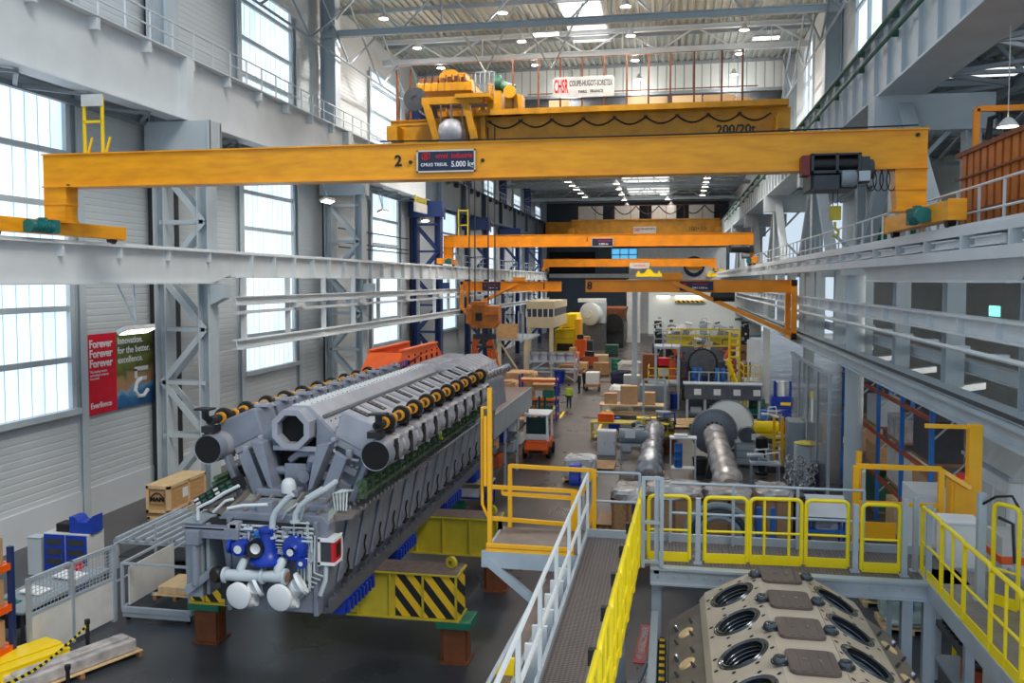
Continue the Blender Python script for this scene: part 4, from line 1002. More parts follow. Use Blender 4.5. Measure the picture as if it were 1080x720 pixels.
# cylinder banks
def bank(s):
    TO = 1.97 if s > 0 else 1.84
    nm = MB()
    sec(nm, [(s*.8,5.62),(s*1.58,5.25),(s*1.2,4.2),(s*.35,4.2)][::s], Y0+0.25, Y0+P*NC+0.3)
    sec(nm, [(s*1.2,4.25),(s*1.62,5.2),(s*1.7,5.15),(s*1.36,4.22)][::s], Y0-0.1, Y0+0.15)
    nm.build('cylinder_bank', 'engine', eng, 0.02)
    fr = MB()
    for zz, aa in ((5.35, 1.2), (4.95, 1.0), (4.6, 0.85)):
        fr.cbox((XC+s*aa, Y0+0.2, zz), (0.7, 0.12, 0.16), M4=Matrix.Rotation(s*0.42, 3, 'Y'))
    for q in range(7): fr.tube((XC+s*(0.75+0.12*q), Y0+0.2, 5.2-0.05*q), (XC+s*(0.75+0.12*q), Y0+0.1, 5.2-0.05*q), 0.03, 6)
    fr.path([(XC+s*.8, Y0+.15, 5.5), (XC+s*.85, Y0+.05, 5.3), (XC+s*1.1, Y0+.05, 5.15), (XC+s*1.4, Y0+.1, 5.1)], 0.04, 6); fr.cbox((XC+s*.85, Y0+.05, 5.5), (.1,.12,.2)); fr.cbox((XC+s*1.2, Y0+.05, 5.25), (.12,.12,.2))
    fr.build('bank_front_cover', 'engine_light', eng, 0.01)
    for i in range(NC):
        y = Y0 + 0.12 + P*i
        c = MB(); sec(c, [(s*.82,5.6),(s*.98,6.12),(s*1.06,6.19),(s*1.84,5.87),(s*1.93,5.78),(s*1.6,5.22)][::s], y, y+0.86)
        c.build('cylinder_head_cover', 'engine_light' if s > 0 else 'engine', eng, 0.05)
        t2 = MB(); sec(t2, [(s*1.10,6.18),(s*1.86,5.865),(s*1.90,5.82),(s*1.5,5.9),(s*1.0,6.1)][::s], y+0.86, y+P)
        t2.build('cover_joint', 'engine', eng)
        gm = MB(); R = Matrix.Rotation(s*0.388, 3, 'Y'); cc = Vector((XC+s*1.30, y+0.4, 6.105))
        gm.cbox(cc, (0.44, 0.24, 0.02), M4=R)
        g = gm.build('grille', 'black', eng)
        b = MB()
        for q in range(4): b.cbox(cc + R @ Vector((-0.16+0.107*q, 0, 0.012)), (0.02, 0.24, 0.012), M4=R)
        b.build('grille_bar', 'engine_dark', g)
        # insulated charge-air pipe bulge
        u = MB(); ox, oz = XC+s*TO, 5.34
        u.lathe([(0.28, 0),(0.315,0.08),(0.325,0.5),(0.31,0.72),(0.265,0.76),(0.265,0.9),(0.30,0.93),(0.30,P)], (ox, Y0-0.2+P*i, oz), (0,1,0), 20)
        for q in range(8): u.cbox((ox+0.33*math.cos(q*PI/4), Y0+0.62+P*i, oz+0.33*math.sin(q*PI/4)), (0.07,0.1,0.07))
        un = u.build('air_pipe_section', 'insul', eng)
        h = MB(); h.cbox((ox+s*0.305, Y0+0.02+P*i, oz+0.02), (0.05, 0.2, 0.34)); h.cbox((ox+s*0.3, Y0+0.02+P*i, oz+0.24), (0.06, 0.1, 0.1)); h.build('pipe_clamp', 'black', un)
        # camshaft line: black tube with discs and amber bands
        r = MB(); cx, cz = XC+s*TO, 5.95; yy = Y0 - 0.05 + P*i
        r.tube((cx, yy, cz), (cx, yy+P, cz), 0.075, 10, mi=0)
        r.lathe([(0.08,-0.07),(0.2,-0.07),(0.215,0),(0.2,0.07),(0.08,0.07)], (cx, yy+0.3, cz), (0,1,0), 16, 0)
        r.lathe([(0.08,-0.02),(0.125,-0.02),(0.125,0.07),(0.08,0.07)], (cx, yy+0.13, cz), (0,1,0), 14, 1)
        r.lathe([(0.08,-0.05),(0.115,-0.05),(0.115,0.05),(0.08,0.05)], (cx, yy+0.75, cz), (0,1,0), 14, 1)
        r.cbox((cx, yy+0.5, cz-0.17), (0.2,0.18,0.2), 0)
        r.build('exhaust_link', ['black', 'amber_band'], eng)
        if s < 0:
            z = MB(); z.cbox((XC-1.02, y+0.4, 6.2), (0.3,0.3,0.05)); z.cbox((XC-1.0, y+0.4, 6.24), (0.1,0.1,0.1)); z.build('lifting_eye', 'engine_light', eng)
    e = MB(); e.lathe([(0.315,-0.02),(0.315,0.3)], (XC+s*TO, Y0-0.45, 5.34), (0,1,0), 24); e.lathe([(0.29,0),(0.315,-0.02)], (XC+s*TO, Y0-0.45, 5.34), (0,1,0), 24); eo = e.build('air_pipe_end', 'engine', eng)
    MB().lathe([(0,0.01),(0.30,0.0)], (XC+s*TO, Y0-0.46, 5.34), (0,1,0), 24).build('pipe_opening', 'void', eo)
    e = MB(); e.tube((XC+s*TO, Y0-0.35, 5.95), (XC+s*TO, Y0, 5.95), 0.1, 10); e.path([(XC+s*TO, Y0-0.3, 5.95), (XC+s*(TO+.07), Y0-0.42, 6.05), (XC+s*(TO+.07), Y0-0.42, 6.2)], 0.08, 8); e.cbox((XC+s*(TO+.07), Y0-0.42, 6.22), (0.36,0.3,0.04)); e.cbox((XC+s*1.9, Y0-0.2, 5.75), (0.3,0.3,0.14)); e.build('link_end_flange', 'black', eng)
    # slanted support plate at the front of the bank
    pl_ = MB(); pl_.prism([(XC+s*1.0, Y0-0.25, 5.35), (XC+s*1.25, Y0-0.25, 5.2), (XC+s*.85, Y0-0.25, 4.2), (XC+s*.55, Y0-0.25, 4.2)], (0,0.15,0)); pl_.prism([(XC+s*.62, Y0-0.35, 5.5), (XC+s*.92, Y0-0.35, 5.55), (XC+s*.5, Y0-0.35, 4.55), (XC+s*.4, Y0-0.35, 4.5), (XC+s*.52, Y0-0.35, 5.1)], (0,0.5,0))
    pl_.build('end_plate', 'engine', eng, 0.015)
M('amber_band', (236,164,52), 0.4, 0.1, 0.1, 4)
for s in (1, -1): bank(s)
# duct between the banks
m = MB(); sec(m, [(-.95,5.55),(.95,5.55),(.45,6.03),(.22,6.25),(-.22,6.25),(-.45,6.03)], Y0+0.25, Y0+P*9.4)
m.build('exhaust_casing', 'engine_light', eng, 0.015)
m = MB(); sec(m, [(.49,6.02),(.52,6.0),(.55,5.99),(.5,6.05)], Y0+0.3, Y0+P*9.4); sec(m, [(-.2,6.25),(.2,6.25),(.2,6.262),(-.2,6.262)], Y0+0.3, Y0+P*9.4, 1); m.build('casing_seam_lit_top', ['engine_dark', 'steel_white'], eng)  # dark seam, plus a pale strip painting the light on the duct top
m = MB()
for k in range(36):
    for o in (-0.15, 0.15): m.lathe([(0,0),(0.018,0),(0.018,0.012),(0,0.012)], (XC+o+0.03*math.sin(k), Y0+0.5+0.26*k, 6.262), (0,0,1), 6)
    for o in (.6,.75,.88): m.lathe([(0,0),(0.018,0),(0.018,0.02),(0,0.02)], (XC+o, Y0+0.5+0.26*k, 5.55+(.95-o)*.96), (0.7,0,0.7), 6)
m.build('casing_bolts', 'dark_grey', eng)
m = MB(); oc = [(0.43*math.cos(PI/8+PI/4*k)/math.cos(PI/8), 0.43*math.sin(PI/8+PI/4*k)/math.cos(PI/8)) for k in range(8)]; ic = [(0.33*math.cos(PI/8+PI/4*k), 0.33*math.sin(PI/8+PI/4*k)) for k in range(8)]
v = []
for y in (Y0-0.15, Y0+0.3):
    v += [(XC-.06+a, y, 5.78+b) for a, b in oc] + [(XC-.06+a, y, 5.78+b) for a, b in ic]
f = []
for k in range(8):
    j = (k+1) % 8; f += [(k, 8+k, 8+j, j), (k, j, 16+j, 16+k), (8+k, 24+k, 24+j, 8+j)]
m.add(v, f); m.box(XC-0.52, XC+0.52, Y0-0.05, Y0, 5.3, 5.4)
d = m.build('duct_mouth', 'engine_light', eng)
m = MB(); m.lathe([(0.4,0),(0.4,0.3)], (XC-.06, Y0-0.1, 5.78), (0,1,0), 16); m.lathe([(0,0.1),(0.37,0.1)], (XC-.06, Y0, 5.78), (0,1,0), 16); m.build('duct_opening', 'void', d)
m = MB(); m.prism([(XC-.95,Y0+.1,5.55),(XC-.45,Y0+.1,6.03),(XC-.45,Y0+.1,5.4),(XC-.7,Y0+.1,5.2)], (0,.1,0)); m.prism([(XC+.95,Y0+.1,5.55),(XC+.45,Y0+.1,6.03),(XC+.42,Y0+.1,5.35),(XC+.7,Y0+.1,5.3)], (0,.1,0)); m.build('mouth_bracket', 'engine', eng)
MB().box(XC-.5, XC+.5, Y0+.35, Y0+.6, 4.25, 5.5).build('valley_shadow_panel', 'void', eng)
m = MB(); m.tube((XC-.55, Y0+.1, 4.82), (XC+.15, Y0+.1, 4.86), .1, 12); m.path([(XC+.15,Y0+.1,4.86),(XC+.32,Y0+.1,4.9),(XC+.36,Y0,5.05),(XC+.36,Y0+.2,5.25)], .12, 10); m.path([(XC-.2,Y0+.15,5.05),(XC,Y0+.1,5.2),(XC+.25,Y0+.15,5.22)], .08, 8); m.tube((XC+.2,Y0-.1,4.75),(XC+.2,Y0+.2,4.75), .14, 14); m.build('valley_pipe', 'engine', eng)
# sloping top of the free end
m = MB(); m.prism([(XC-1.2, YF+.05, 4.1), (XC-1.2, YF+1.4, 4.5), (XC-1.2, YF+1.4, 4.05), (XC-1.2, YF+.05, 4.0)], (2.4,0,0)); m.build('free_end_top', 'primer_green', eng, 0.02)
m = MB(); m.box(XC-.75, XC+.2, YF+.75, YF+1.3, 4.36, 4.52); m.box(XC-.95, XC-.3, YF+.2, YF+.6, 4.18, 4.3); m.box(XC+.35, XC+1.05, YF+.3, YF+.9, 4.2, 4.34); m.build('cover_plate', 'engine', eng, 0.02)
m = MB()
for k in range(7): m.cbox((XC-1.0+.32*k, YF+.5, 4.3), (.06,.8,.1), M4=Matrix.Rotation(0.29,3,'X'))
m.build('stiffener', 'ledge_brown', eng)
m = MB(); m.lathe([(.16,0),(.16,.16),(.13,.25),(.07,.3),(0,.31)], (XC-.05, YF+.85, 4.45), (0,0,1), 16); m.box(XC-.3,XC+.2,YF+.7,YF+.95,4.4,4.95) if False else None; m.build('breather_dome', 'steel_white', eng)
m = MB(); m.box(XC-.28, XC+.24, YF+1.15, YF+1.25, 4.4, 5.0); m.build('back_plate', 'engine', eng, 0.01)
m = MB(); m.box(XC-.42, XC-.08, YF+.1, YF+.45, 4.15, 4.42); m.build('valve_box', 'engine', eng, 0.02)
def E(u, v, y=16.1): return ony(u, v, y)
m = MB(); m.path([E(287,566), E(287,556), E(288,546), E(291,539), E(299,530), E(308,521)], .065, 12); m.lathe([(0,0),(.11,0),(.11,.05),(0,.05)], E(287,567), (0,0,1), 16); m.build('water_pipe', 'steel_grey', eng)
m = MB(); m.path([E(311,550), E(312,541), E(317,533), E(326,526), E(340,518), E(354,508,16.7)], .06, 12); m.lathe([(0,0),(.1,0),(.1,.04),(0,.04)], E(311,551), (0,0,1), 16); m.build('water_pipe', 'steel_grey', eng)
m = MB(); p = E(283,592,16.1); m.lathe([(0,0),(0.354,0),(0.354,0.0488),(0.244,0.0976),(0.171,0.244),(0.146,0.61),(0.183,0.634),(0.183,0.695),(0,0.695)], p, (0,0,1), 20); m.build('pump_body', 'blue', eng)
m = MB(); p = E(270,578,15.95); m.lathe([(0,0),(0.11,0),(0.11,0.0366)], p, (0,-1,0), 18, 1); m.lathe([(0.11,-0.0244),(0.122,0.061),(0.183,0.0732),(0.195,-0.0732),(0.146,-0.305)], p, (0,-1,0), 18, 0); m.build('pump_inlet', ['black', 'white'], eng)
m = MB(); p = E(253,578,15.95); m.lathe([(0,0.0976),(0.0854,0.0976)], p, (0,-1,0), 14, 1); m.lathe([(0.0854,0.0976),(0.146,0.0854),(0.171,-0.0732),(0.146,-0.366),(0.0976,-0.427)], p, (0,-1,0), 18, 0); m.tube(p+Vector((-.2,.1,0)), p+Vector((.22,.1,.03)), .085, 12); m.lathe([(0,0),(0.146,0),(0.146,0.061),(0,0.061)], p+Vector((-.22,.1,0)), (-1,0,0), 14); m.build('valve_actuator', ['blue', 'steel_white'], eng)
m = MB(); p = E(273,565,16.1); m.cbox(p, (.16,.16,.2)); m.cbox(p+Vector((.0,-.03,.08)), (.11,.16,.1)); m.build('control_head', 'blue_light', eng, 0.02)
m = MB(); p = E(263,568,16.1); m.tube(p, p+Vector((0,0,.3)), .05, 10); m.tube(p+Vector((-.1,0,.2)), p+Vector((.1,0,.2)), .06, 10); m.build('small_valve', 'chrome', eng)
m = MB(); p = E(311,578,16.1); m.lathe([(0,0.171),(0.0732,0.171)], p+Vector((-.03,0,-.04)), (0,-1,0), 14, 1); m.lathe([(0.0732,0.171),(0.122,0.11),(0.22,0.0976),(0.268,0.0244),(0.268,-0.122),(0.195,-0.305)], p, (0,-1,0), 22, 0); m.tube(p+Vector((.14,0,-.06)), p+Vector((.16,0,-.32)), .06, 10); m.lathe([(0,0.0976),(0.0488,0.0976)], p+Vector((.16,0,-.28)), (0,-1,0), 10, 1); m.lathe([(0,0.0854),(0.11,0.0854),(0.122,-0.0732)], p+Vector((.16,0,-.28)), (0,-1,0), 12, 0); m.build('centrifugal_pump', ['blue', 'steel_white'], eng)
m = MB(); m.box(XC-.75, XC-.1, YF-.3, YF-.06, 2.78, 2.82); m.build('pump_foot', 'engine_dark', eng)
m = MB(); a = E(238,606,15.9); b = E(302,608,15.9); m.tube(a, b, .115, 18); 
for t_ in (0.0, 0.62, 0.98): c = a + (b-a)*t_; m.lathe([(.115,-.03),(.16,-.03),(.16,.03),(.115,.03)], c, b-a, 18)
m.path([E(262,588,16.2), E(257,592,15.98), E(254,599,15.92), a+(b-a)*.26], .09, 12); m.path([E(299,590,16.3), E(297,593,16.0), E(294,599,15.92), a+(b-a)*.86], .1, 12); mo = m.build('manifold_pipe', 'steel_grey', eng)
MB().lathe([(0,.005),(.105,.005)], b+Vector((.03,0,0)), (1,0,0), 18).build('pipe_opening', 'wood_brown', mo)
m = MB(); m.tube(a-Vector((.1,0,0)), a-Vector((.03,0,0)), .14, 18); m.lathe([(0,.1),(.13,.1),(.16,.06),(.16,-.06),(.1,-.14)], a-Vector((.2,-.03,.01)), (-.4,-1,0), 18); m.cbox(a+Vector((.02,.05,-.3)), (.2,.2,.36)); m.build('butterfly_valve', 'black', eng)
for (u, v, fu, fv) in ((253,627,270,618), (296,629,316,616)):
    p = E(u,v,15.8); q = E(fu,fv,15.95); d = (q-p)
    m = MB(); m.lathe([(0,.1),(.2,.1),(.27,.075),(.27,.0),(.2,-.06)], p, (-.15,-1,-.1), 20); m.path([p+Vector((.02,.05,-.01)), p+Vector((.09,.18,-.05)), p+d*.55+Vector((0,.12,-.06)), p+d*.95], .165, 14); m.lathe([(0,0),(0.243,0),(0.243,0.064),(0,0.064)], q, d, 18)
    m.path([p+Vector((.05,.1,-.1)), p+Vector((.16,.15,-.18)), p+Vector((.28,.15,-.15))], .11, 10); m.build('capped_elbow', 'white', eng)
# pipework, panels and cabinets on the free end
R_ = random.Random(3)
m = MB()
for k in range(26):
    a = Vector((XC+R_.uniform(-.1,.95), YF-.12-R_.uniform(0,.25), R_.uniform(3.3,4.1))); pts = [a]
    for q in range(3):
        a = a + Vector(R_.choice([(R_.uniform(-.35,.35),0,0),(0,0,R_.uniform(-.35,.3)),(0,R_.uniform(-.1,.05),0)])); pts.append(a)
    m.path(pts, R_.choice([.015,.02,.028]), 6)
for k in range(6): xx = XC+.62+.07*k; m.path([(xx, YF-.15, 4.05-.04*k), (xx, YF-.2, 2.7+.08*k), (xx+.15, YF-.1, 2.6+.08*k)], .02, 6)
for k in range(4): m.path([(XC-.85, YF-.15-.04*k, 3.98-.08*k), (XC+.95, YF-.15-.04*k, 3.98-.08*k)], .028, 6)
m.path([(XC+.6,YF,4.1),(XC+.75,YF-.05,4.6),(XC+1.0,YF+.2,4.75)], .03, 6); m.path([(XC+.2,YF,4.1),(XC+.35,YF-.1,4.3),(XC+.55,YF,4.45)], .025, 6)
for k in range(5): m.path([(XC+1.15+.06*k, YF+.5, 4.2), (XC+1.1+.06*k, YF+.5+.05*k, 4.55), (XC+1.25+.06*k, YF+.7, 4.6)], .018, 6)
m.build('small_pipework', 'steel_grey', eng)
m = MB()
for k in range(14): m.cbox((XC+R_.uniform(-.85,.9), YF-.2, R_.uniform(3.5,4.0)), (R_.uniform(.08,.22), .2, R_.uniform(.08,.2)))
m.build('valve_block', 'engine_light', eng, 0.01)
m = MB()
for k in range(16): m.cbox((XC+R_.uniform(-.9,.9), YF-.14, R_.uniform(3.3,4.05)), (R_.uniform(.05,.25), .12, R_.uniform(.04,.12)))
for k in range(4): m.path([(XC-1.6, YF-.1+.06*k, 4.0), (XC-.9, YF-.12+.06*k, 3.98+.03*k), (XC+.9, YF-.1+.06*k, 4.0)], .025, 5)
m.build('hose', 'black', eng)
m = MB(); m.box(XC-1.8, XC-.6, YF-.35, YF-.25, 3.72, 3.95); m.box(XC-1.85, XC-.9, YF-.35, YF+1.5, 3.9, 3.96); 
for k in range(5): m.tube((XC-1.4+.15*k, YF-.36, 3.83), (XC-1.4+.15*k, YF-.33, 3.83), .03, 8)
m.tube((XC-1.55, YF-.35, 3.75), (XC-1.55, YF-.35, 2.75), .09, 10); m.bar((XC-1.75, YF-.4, 2.62), (XC-1.2, YF-.2, 3.05), .14, .16); m.box(XC-1.72, XC-1.42, YF-.45, YF-.2, 3.6, 3.9)
m.build('side_platform', 'engine', eng, 0.01)
m = MB(); p = E(197,548,16.2); m.box(p.x, p.x+.36, 16.15, 16.9, 2.45, p.z-.05); m.box(p.x-.03, p.x+.39, 16.1, 16.95, p.z-.05, p.z); m.box(p.x+.42, p.x+.5, 16.2, 16.9, 2.5, p.z-.05); m.build('control_cabinet', 'steel_mid', eng, 0.01)
m = MB(); c0 = Vector((XC-1.5, YF+.6, 4.45)); Rt = Matrix.Rotation(math.radians(-28),3,'Y'); m.cbox(c0, (1.0,.5,.28), 0, M4=Rt)
for k in range(18): m.cbox(c0 + Rt @ Vector((-.42+.17*(k % 6), -.27, -.09+.09*(k//6))), (.09,.05,.05), 1 + (k % 3 == 0), M4=Rt)
m.build('terminal_panel', ['black', 'green_dark', 'steel_white'], eng)
m = MB(); m.path([E(209,548), E(209,535), E(224,528), E(236,520), E(252,512)], .035, 8); m.path([E(240,536), E(256,533), E(282,532)], .035, 8); m.path([E(225,540), E(238,528), E(246,526)], .03, 8); m.build('grab_pipe', 'steel_white', eng)
m = MB(); p = E(343,556,16.3); m.box(XC+1.02, XC+1.34, 16.35, 16.75, 3.2, 3.75); o = m.build('alarm_box', 'dark_grey', eng, 0.02)
m = MB(); 
for zz in (3.22, 3.7): m.box(XC+1.0, XC+1.36, 16.32, 16.78, zz, zz+.06)
m.box(XC+1.0, XC+1.05, 16.32, 16.36, 3.2, 3.78); m.box(XC+1.31, XC+1.36, 16.74, 16.78, 3.2, 3.78); m.build('box_frame', 'white', o)
m = MB(); m.box(XC+1.335, XC+1.35, 16.38, 16.72, 3.28, 3.7); m.box(XC+1.28, XC+1.35, 16.34, 16.36, 3.28, 3.7); m.build('red_panel', 'red', o)
MB().box(XC+1.345, XC+1.36, 16.45, 16.65, 3.36, 3.64).build('display', 'black', o)
m = MB(); m.path([(XC+1.15,16.4,3.2),(XC+1.15,16.35,2.9),(XC+1.05,16.3,2.6)], .05, 6); m.path([(XC+.85,16.2,3.9),(XC+.9,16.15,2.8),(XC+.6,16.1,2.5)], .03, 6); m.build('conduit', 'steel_grey', eng)
# rear end: exhaust stubs and turbocharger platform
for k in range(9):
    y = 28.3 + .6*k
    for s, nm in ((1,'r'),(-1,'l')):
        m = MB(); m.path([(XC+s*1.35, y, 5.2), (XC+s*1.1, y, 5.72), (XC+s*.6, y, 5.95), (XC+s*.1, y+.15, 5.9)], .21, 10); m.lathe([(.21,-.04),(.27,-.04),(.27,.04),(.21,.04)], (XC+s*1.1, y, 5.72), (-s*.6,0,.5), 12); m.build('exhaust_bend', 'insul', eng)
m = MB(); sec(m, [(-1.6,4.2),(1.6,4.2),(1.5,5.2),(.9,5.55),(-.9,5.55),(-1.5,5.2)], 28.2, 33.6); m.build('rear_housing', 'engine', eng, 0.03)
m = MB()
for k in range(11): m.lathe([(.08,0),(.17,.02),(.17,.14),(.08,.16)], (XC+1.5+.03*k, 28.3+.42*k, 5.65), (.2,1,0), 12)
m.build('rear_discs', 'chrome', eng)
# ---- what carries the engine
def girder_beam(y, label, hz):
    t = T('support_girder', label, 'girder', (XC, y, 1.05))
    m = MB(); m.box(-11.6, -4.85, y-.34, y+.34, 1.09, 2.11); m.box(-11.65, -4.8, y-.42, y+.42, 2.11, 2.16); m.box(-11.65, -4.8, y-.42, y+.42, 1.04, 1.09)
    for k in range(9): m.box(-11.3+.8*k, -11.25+.8*k, y-.4, y+.4, 1.09, 2.11)
    m.build('beam_body', 'yellow_old', t, 0.005)
    MB().box(-11.6, -4.85, y-.41, y+.41, 2.16, 2.175).build('top_plate', 'brown_deck', t)
    if hz:
        MB().box(-6.35, -4.87, y-.36, y-.34, 1.1, 2.1).build('hazard_marking', 'hazard', t); MB().box(-4.85, -4.83, y-.34, y+.34, 1.1, 2.1).build('hazard_marking', 'hazard', t)
        MB().box(-11.63, -10.2, y-.36, y-.34, 1.1, 2.1).build('hazard_marking', 'hazard', t)
    m = MB(); m.lathe([(.06,-.04),(.15,-.04),(.15,.04),(.06,.04)], (-5.1, y+.1, 2.29), (.5,1,0), 14); m.build('lifting_ring', 'yellow_old', t)
    return t
girder_beam(19.6, 'yellow support girder with black hazard stripes under the engine front', True)
girder_beam(24.4, 'yellow support girder farther back under the engine, no stripes in view', False)
for x, y, lb_ in ((-4.95, 19.6, 'rusty steel pedestal with green cap under the striped girder end'), (-11.3, 19.6, 'rusty steel pedestal with green cap beneath the engine front, beside the metal trolley'), (-4.95, 24.4, 'rusty pedestal under the rear yellow girder, seen behind the walkway brace'), (-11.3, 24.4, 'rusty pedestal hidden in shade under the far end of the rear girder')):
    t = T('steel_pedestal', lb_, 'pedestal', (x, y, 0)); m = MB(); m.ibar((x, y, .03), (x, y, .86), .52, .5, .07, up=(0,1,0)); m.box(x-.36, x-.24, y-.16, y+.16, .03, .86); m.box(x+.24, x+.3, y-.16, y+.16, .03, .86); m.box(x-.34, x+.34, y-.34, y+.34, 0, .04); m.build('post', 'rust_brown', t); MB().box(x-.42, x+.42, y-.4, y+.4, .86, 1.04).build('cap', 'green', t, 0.02)
for k, (ya, yb, lb_) in enumerate(((17.3,19.1,'blue ribbed transport block under the engine rail at the front'),(20.9,22.5,'blue ribbed transport block under the engine rail between the girders'),(25.6,27.6,'blue ribbed transport block under the engine rail behind the rear girder'),(29.6,31.4,'blue ribbed transport block under the far end of the engine rail'))):
    m = MB(); m.box(XC+.75, XC+1.2, ya, yb, 1.82, 2.15)
    n = int((yb-ya)/.22)
    for q in range(n): m.box(XC+1.2, XC+1.27, ya+.05+.22*q, ya+.15+.22*q, 1.85, 2.12)
    tag(m.build('transport_block', 'blue', None, 0.01), lb_, 'support block')
# orange lifting beam lying on the engine
t = T('lifting_beam', 'orange trough-shaped lifting beam lying on top of the engine', 'lifting beam', (-9.4, 29, 6.2))
def OB(u, v, z): return onz(u, v, z)
y0, y1, xa, xb = 28.0, 34.2, -10.45, -9.3
m = MB()
for xx in (xa, xb):
    m.prism([(xx, y0, 5.88), (xx, y0+.7, 5.76), (xx, y1-.7, 5.76), (xx, y1, 5.98), (xx, y1-.9, 6.53), (xx, y0+1.0, 6.53), (xx, y0, 5.76)], (.08,0,0))
    m.box(xx-.08, xx+.16, y0+.9, y1-.9, 6.53, 6.58)
m.box(xa, xb+.08, y0+.7, y1-.7, 5.78, 5.84); m.prism([(xa, y0, 5.88),(xb+.08,y0,5.88),(xb+.08,y0+.9,6.48),(xa,y0+.9,6.48)], (0,.05,.0)); m.build('beam_body', 'orange', t)
m = MB()
for k in range(6): m.cbox((xb+.1, y0+1.6+.75*k, 6.08), (.05,.12,.16)); m.cbox((xb+.1, y0+1.6+.75*k, 6.30), (.04,.07,.07))
m.build('pin_plate', 'black', t); text('lettering', 'MAX 80t', .3, (xb+.085, y0+1.0, 6.08), (0,1,0), (0,0,1), 'blue', t, bold=.01)
for yy in (28.8, 33.2): MB().box(xa-.1, xb+.2, yy-.1, yy+.1, 5.55, 5.78).build('foot', 'dark_grey', t)
# ------------------------------------------------------------------ left floor and wall
bn = T('banner', 'red and landscape advertising banner on the left wall reading Forever', 'banner', (XL+.06, 30.8, 5.5))
z0, z1, ya, yb, ym = 3.94, 6.98, 28.72, 32.85, 30.4
MB().box(XL+.09, XL+.11, ya, ym, z0, z1).build('red_field', M('banner_red', (222,8,44), .5, 0, .03), bn)
def landscape():
    m = M('landscape', (90,110,60), .6); nt = m.node_tree; b = nt.nodes['Principled BSDF']; tc = nt.nodes.new('ShaderNodeTexCoord'); sep = nt.nodes.new('ShaderNodeSeparateXYZ'); nt.links.new(tc.outputs['Object'], sep.inputs[0])
    n = nt.nodes.new('ShaderNodeTexNoise'); n.inputs['Scale'].default_value = 2.2; n.inputs['Detail'].default_value = 8; nt.links.new(tc.outputs['Object'], n.inputs['Vector'])
    ad = nt.nodes.new('ShaderNodeMath'); ad.operation = 'MULTIPLY_ADD'; ad.inputs[1].default_value = 1.1; nt.links.new(n.outputs['Fac'], ad.inputs[0]); nt.links.new(sep.outputs['Z'], ad.inputs[2])
    sub = nt.nodes.new('ShaderNodeMath'); sub.operation = 'MULTIPLY_ADD'; sub.inputs[1].default_value = -.12; nt.links.new(sep.outputs['Y'], sub.inputs[0]); nt.links.new(ad.outputs[0], sub.inputs[2])
    mr = nt.nodes.new('ShaderNodeMapRange'); mr.inputs['From Min'].default_value = -1.3; mr.inputs['From Max'].default_value = 2.1; nt.links.new(sub.outputs[0], mr.inputs['Value'])
    r = nt.nodes.new('ShaderNodeValToRGB'); e = r.color_ramp.elements; e[0].position = 0; e[0].color = (.01,.07,.2,1); e[1].position = 1; e[1].color = (.09,.13,.03,1)
    for p_, c in ((.2,(.03,.16,.36,1)),(.29,(.2,.4,.55,1)),(.31,(.5,.24,.13,1)),(.42,(.42,.26,.12,1)),(.5,(.12,.13,.03,1)),(.62,(.2,.24,.05,1)),(.75,(.06,.08,.025,1)),(.88,(.14,.19,.05,1))): q = e.new(p_); q.color = c
    nt.links.new(mr.outputs[0], r.inputs[0]); nt.links.new(r.outputs[0], b.inputs['Base Color'])
landscape()
MB().box(XL+.09, XL+.11, ym, yb, z0, z1).build('landscape_field', 'landscape', bn)
for k in range(3): text('lettering', 'Forever', .42, (XL+.115, ya+.08, z1-.38-.37*k), (0,1,0), (0,0,1), 'white', bn, align='LEFT', bold=.012, squeeze=1.0)
for k, q in enumerate(('The leading marine', 'technology company', 'from here')): text('lettering', q, .13, (XL+.115, ya+.1, z1-1.42-.13*k), (0,1,0), (0,0,1), 'white', bn, align='LEFT')
text('lettering', 'Everllence', .3, (XL+.115, ya+.1, z0+.33), (0,1,0), (0,0,1), 'white', bn, align='LEFT', bold=.006)
for k, q in enumerate(('Innovation.', 'for the better.', 'excellence.')): text('lettering', q, .37, (XL+.115, ym+.08, z1-.36-.38*k), (0,1,0), (0,0,1), 'white', bn, align='LEFT', bold=.008)
m = MB(); ex = XL+.12; cy, cz = 31.95, 5.0
m.bar((ex, cy-.4, cz+.42), (ex, cy+.5, cz+.42), .02, .17); m.bar((ex, cy-.3, cz), (ex, cy+.4, cz), .02, .16); m.bar((ex, cy-.32, cz+.42), (ex, cy-.32, cz+.05), .02, .16, up=(0,1,0))
m.path([(ex, cy+.05, cz), (ex, cy-.3, cz-.15), (ex, cy-.4, cz-.45), (ex, cy-.2, cz-.7), (ex, cy+.15, cz-.72), (ex, cy+.45, cz-.5)], .085, 8); m.build('emblem', 'white', bn)
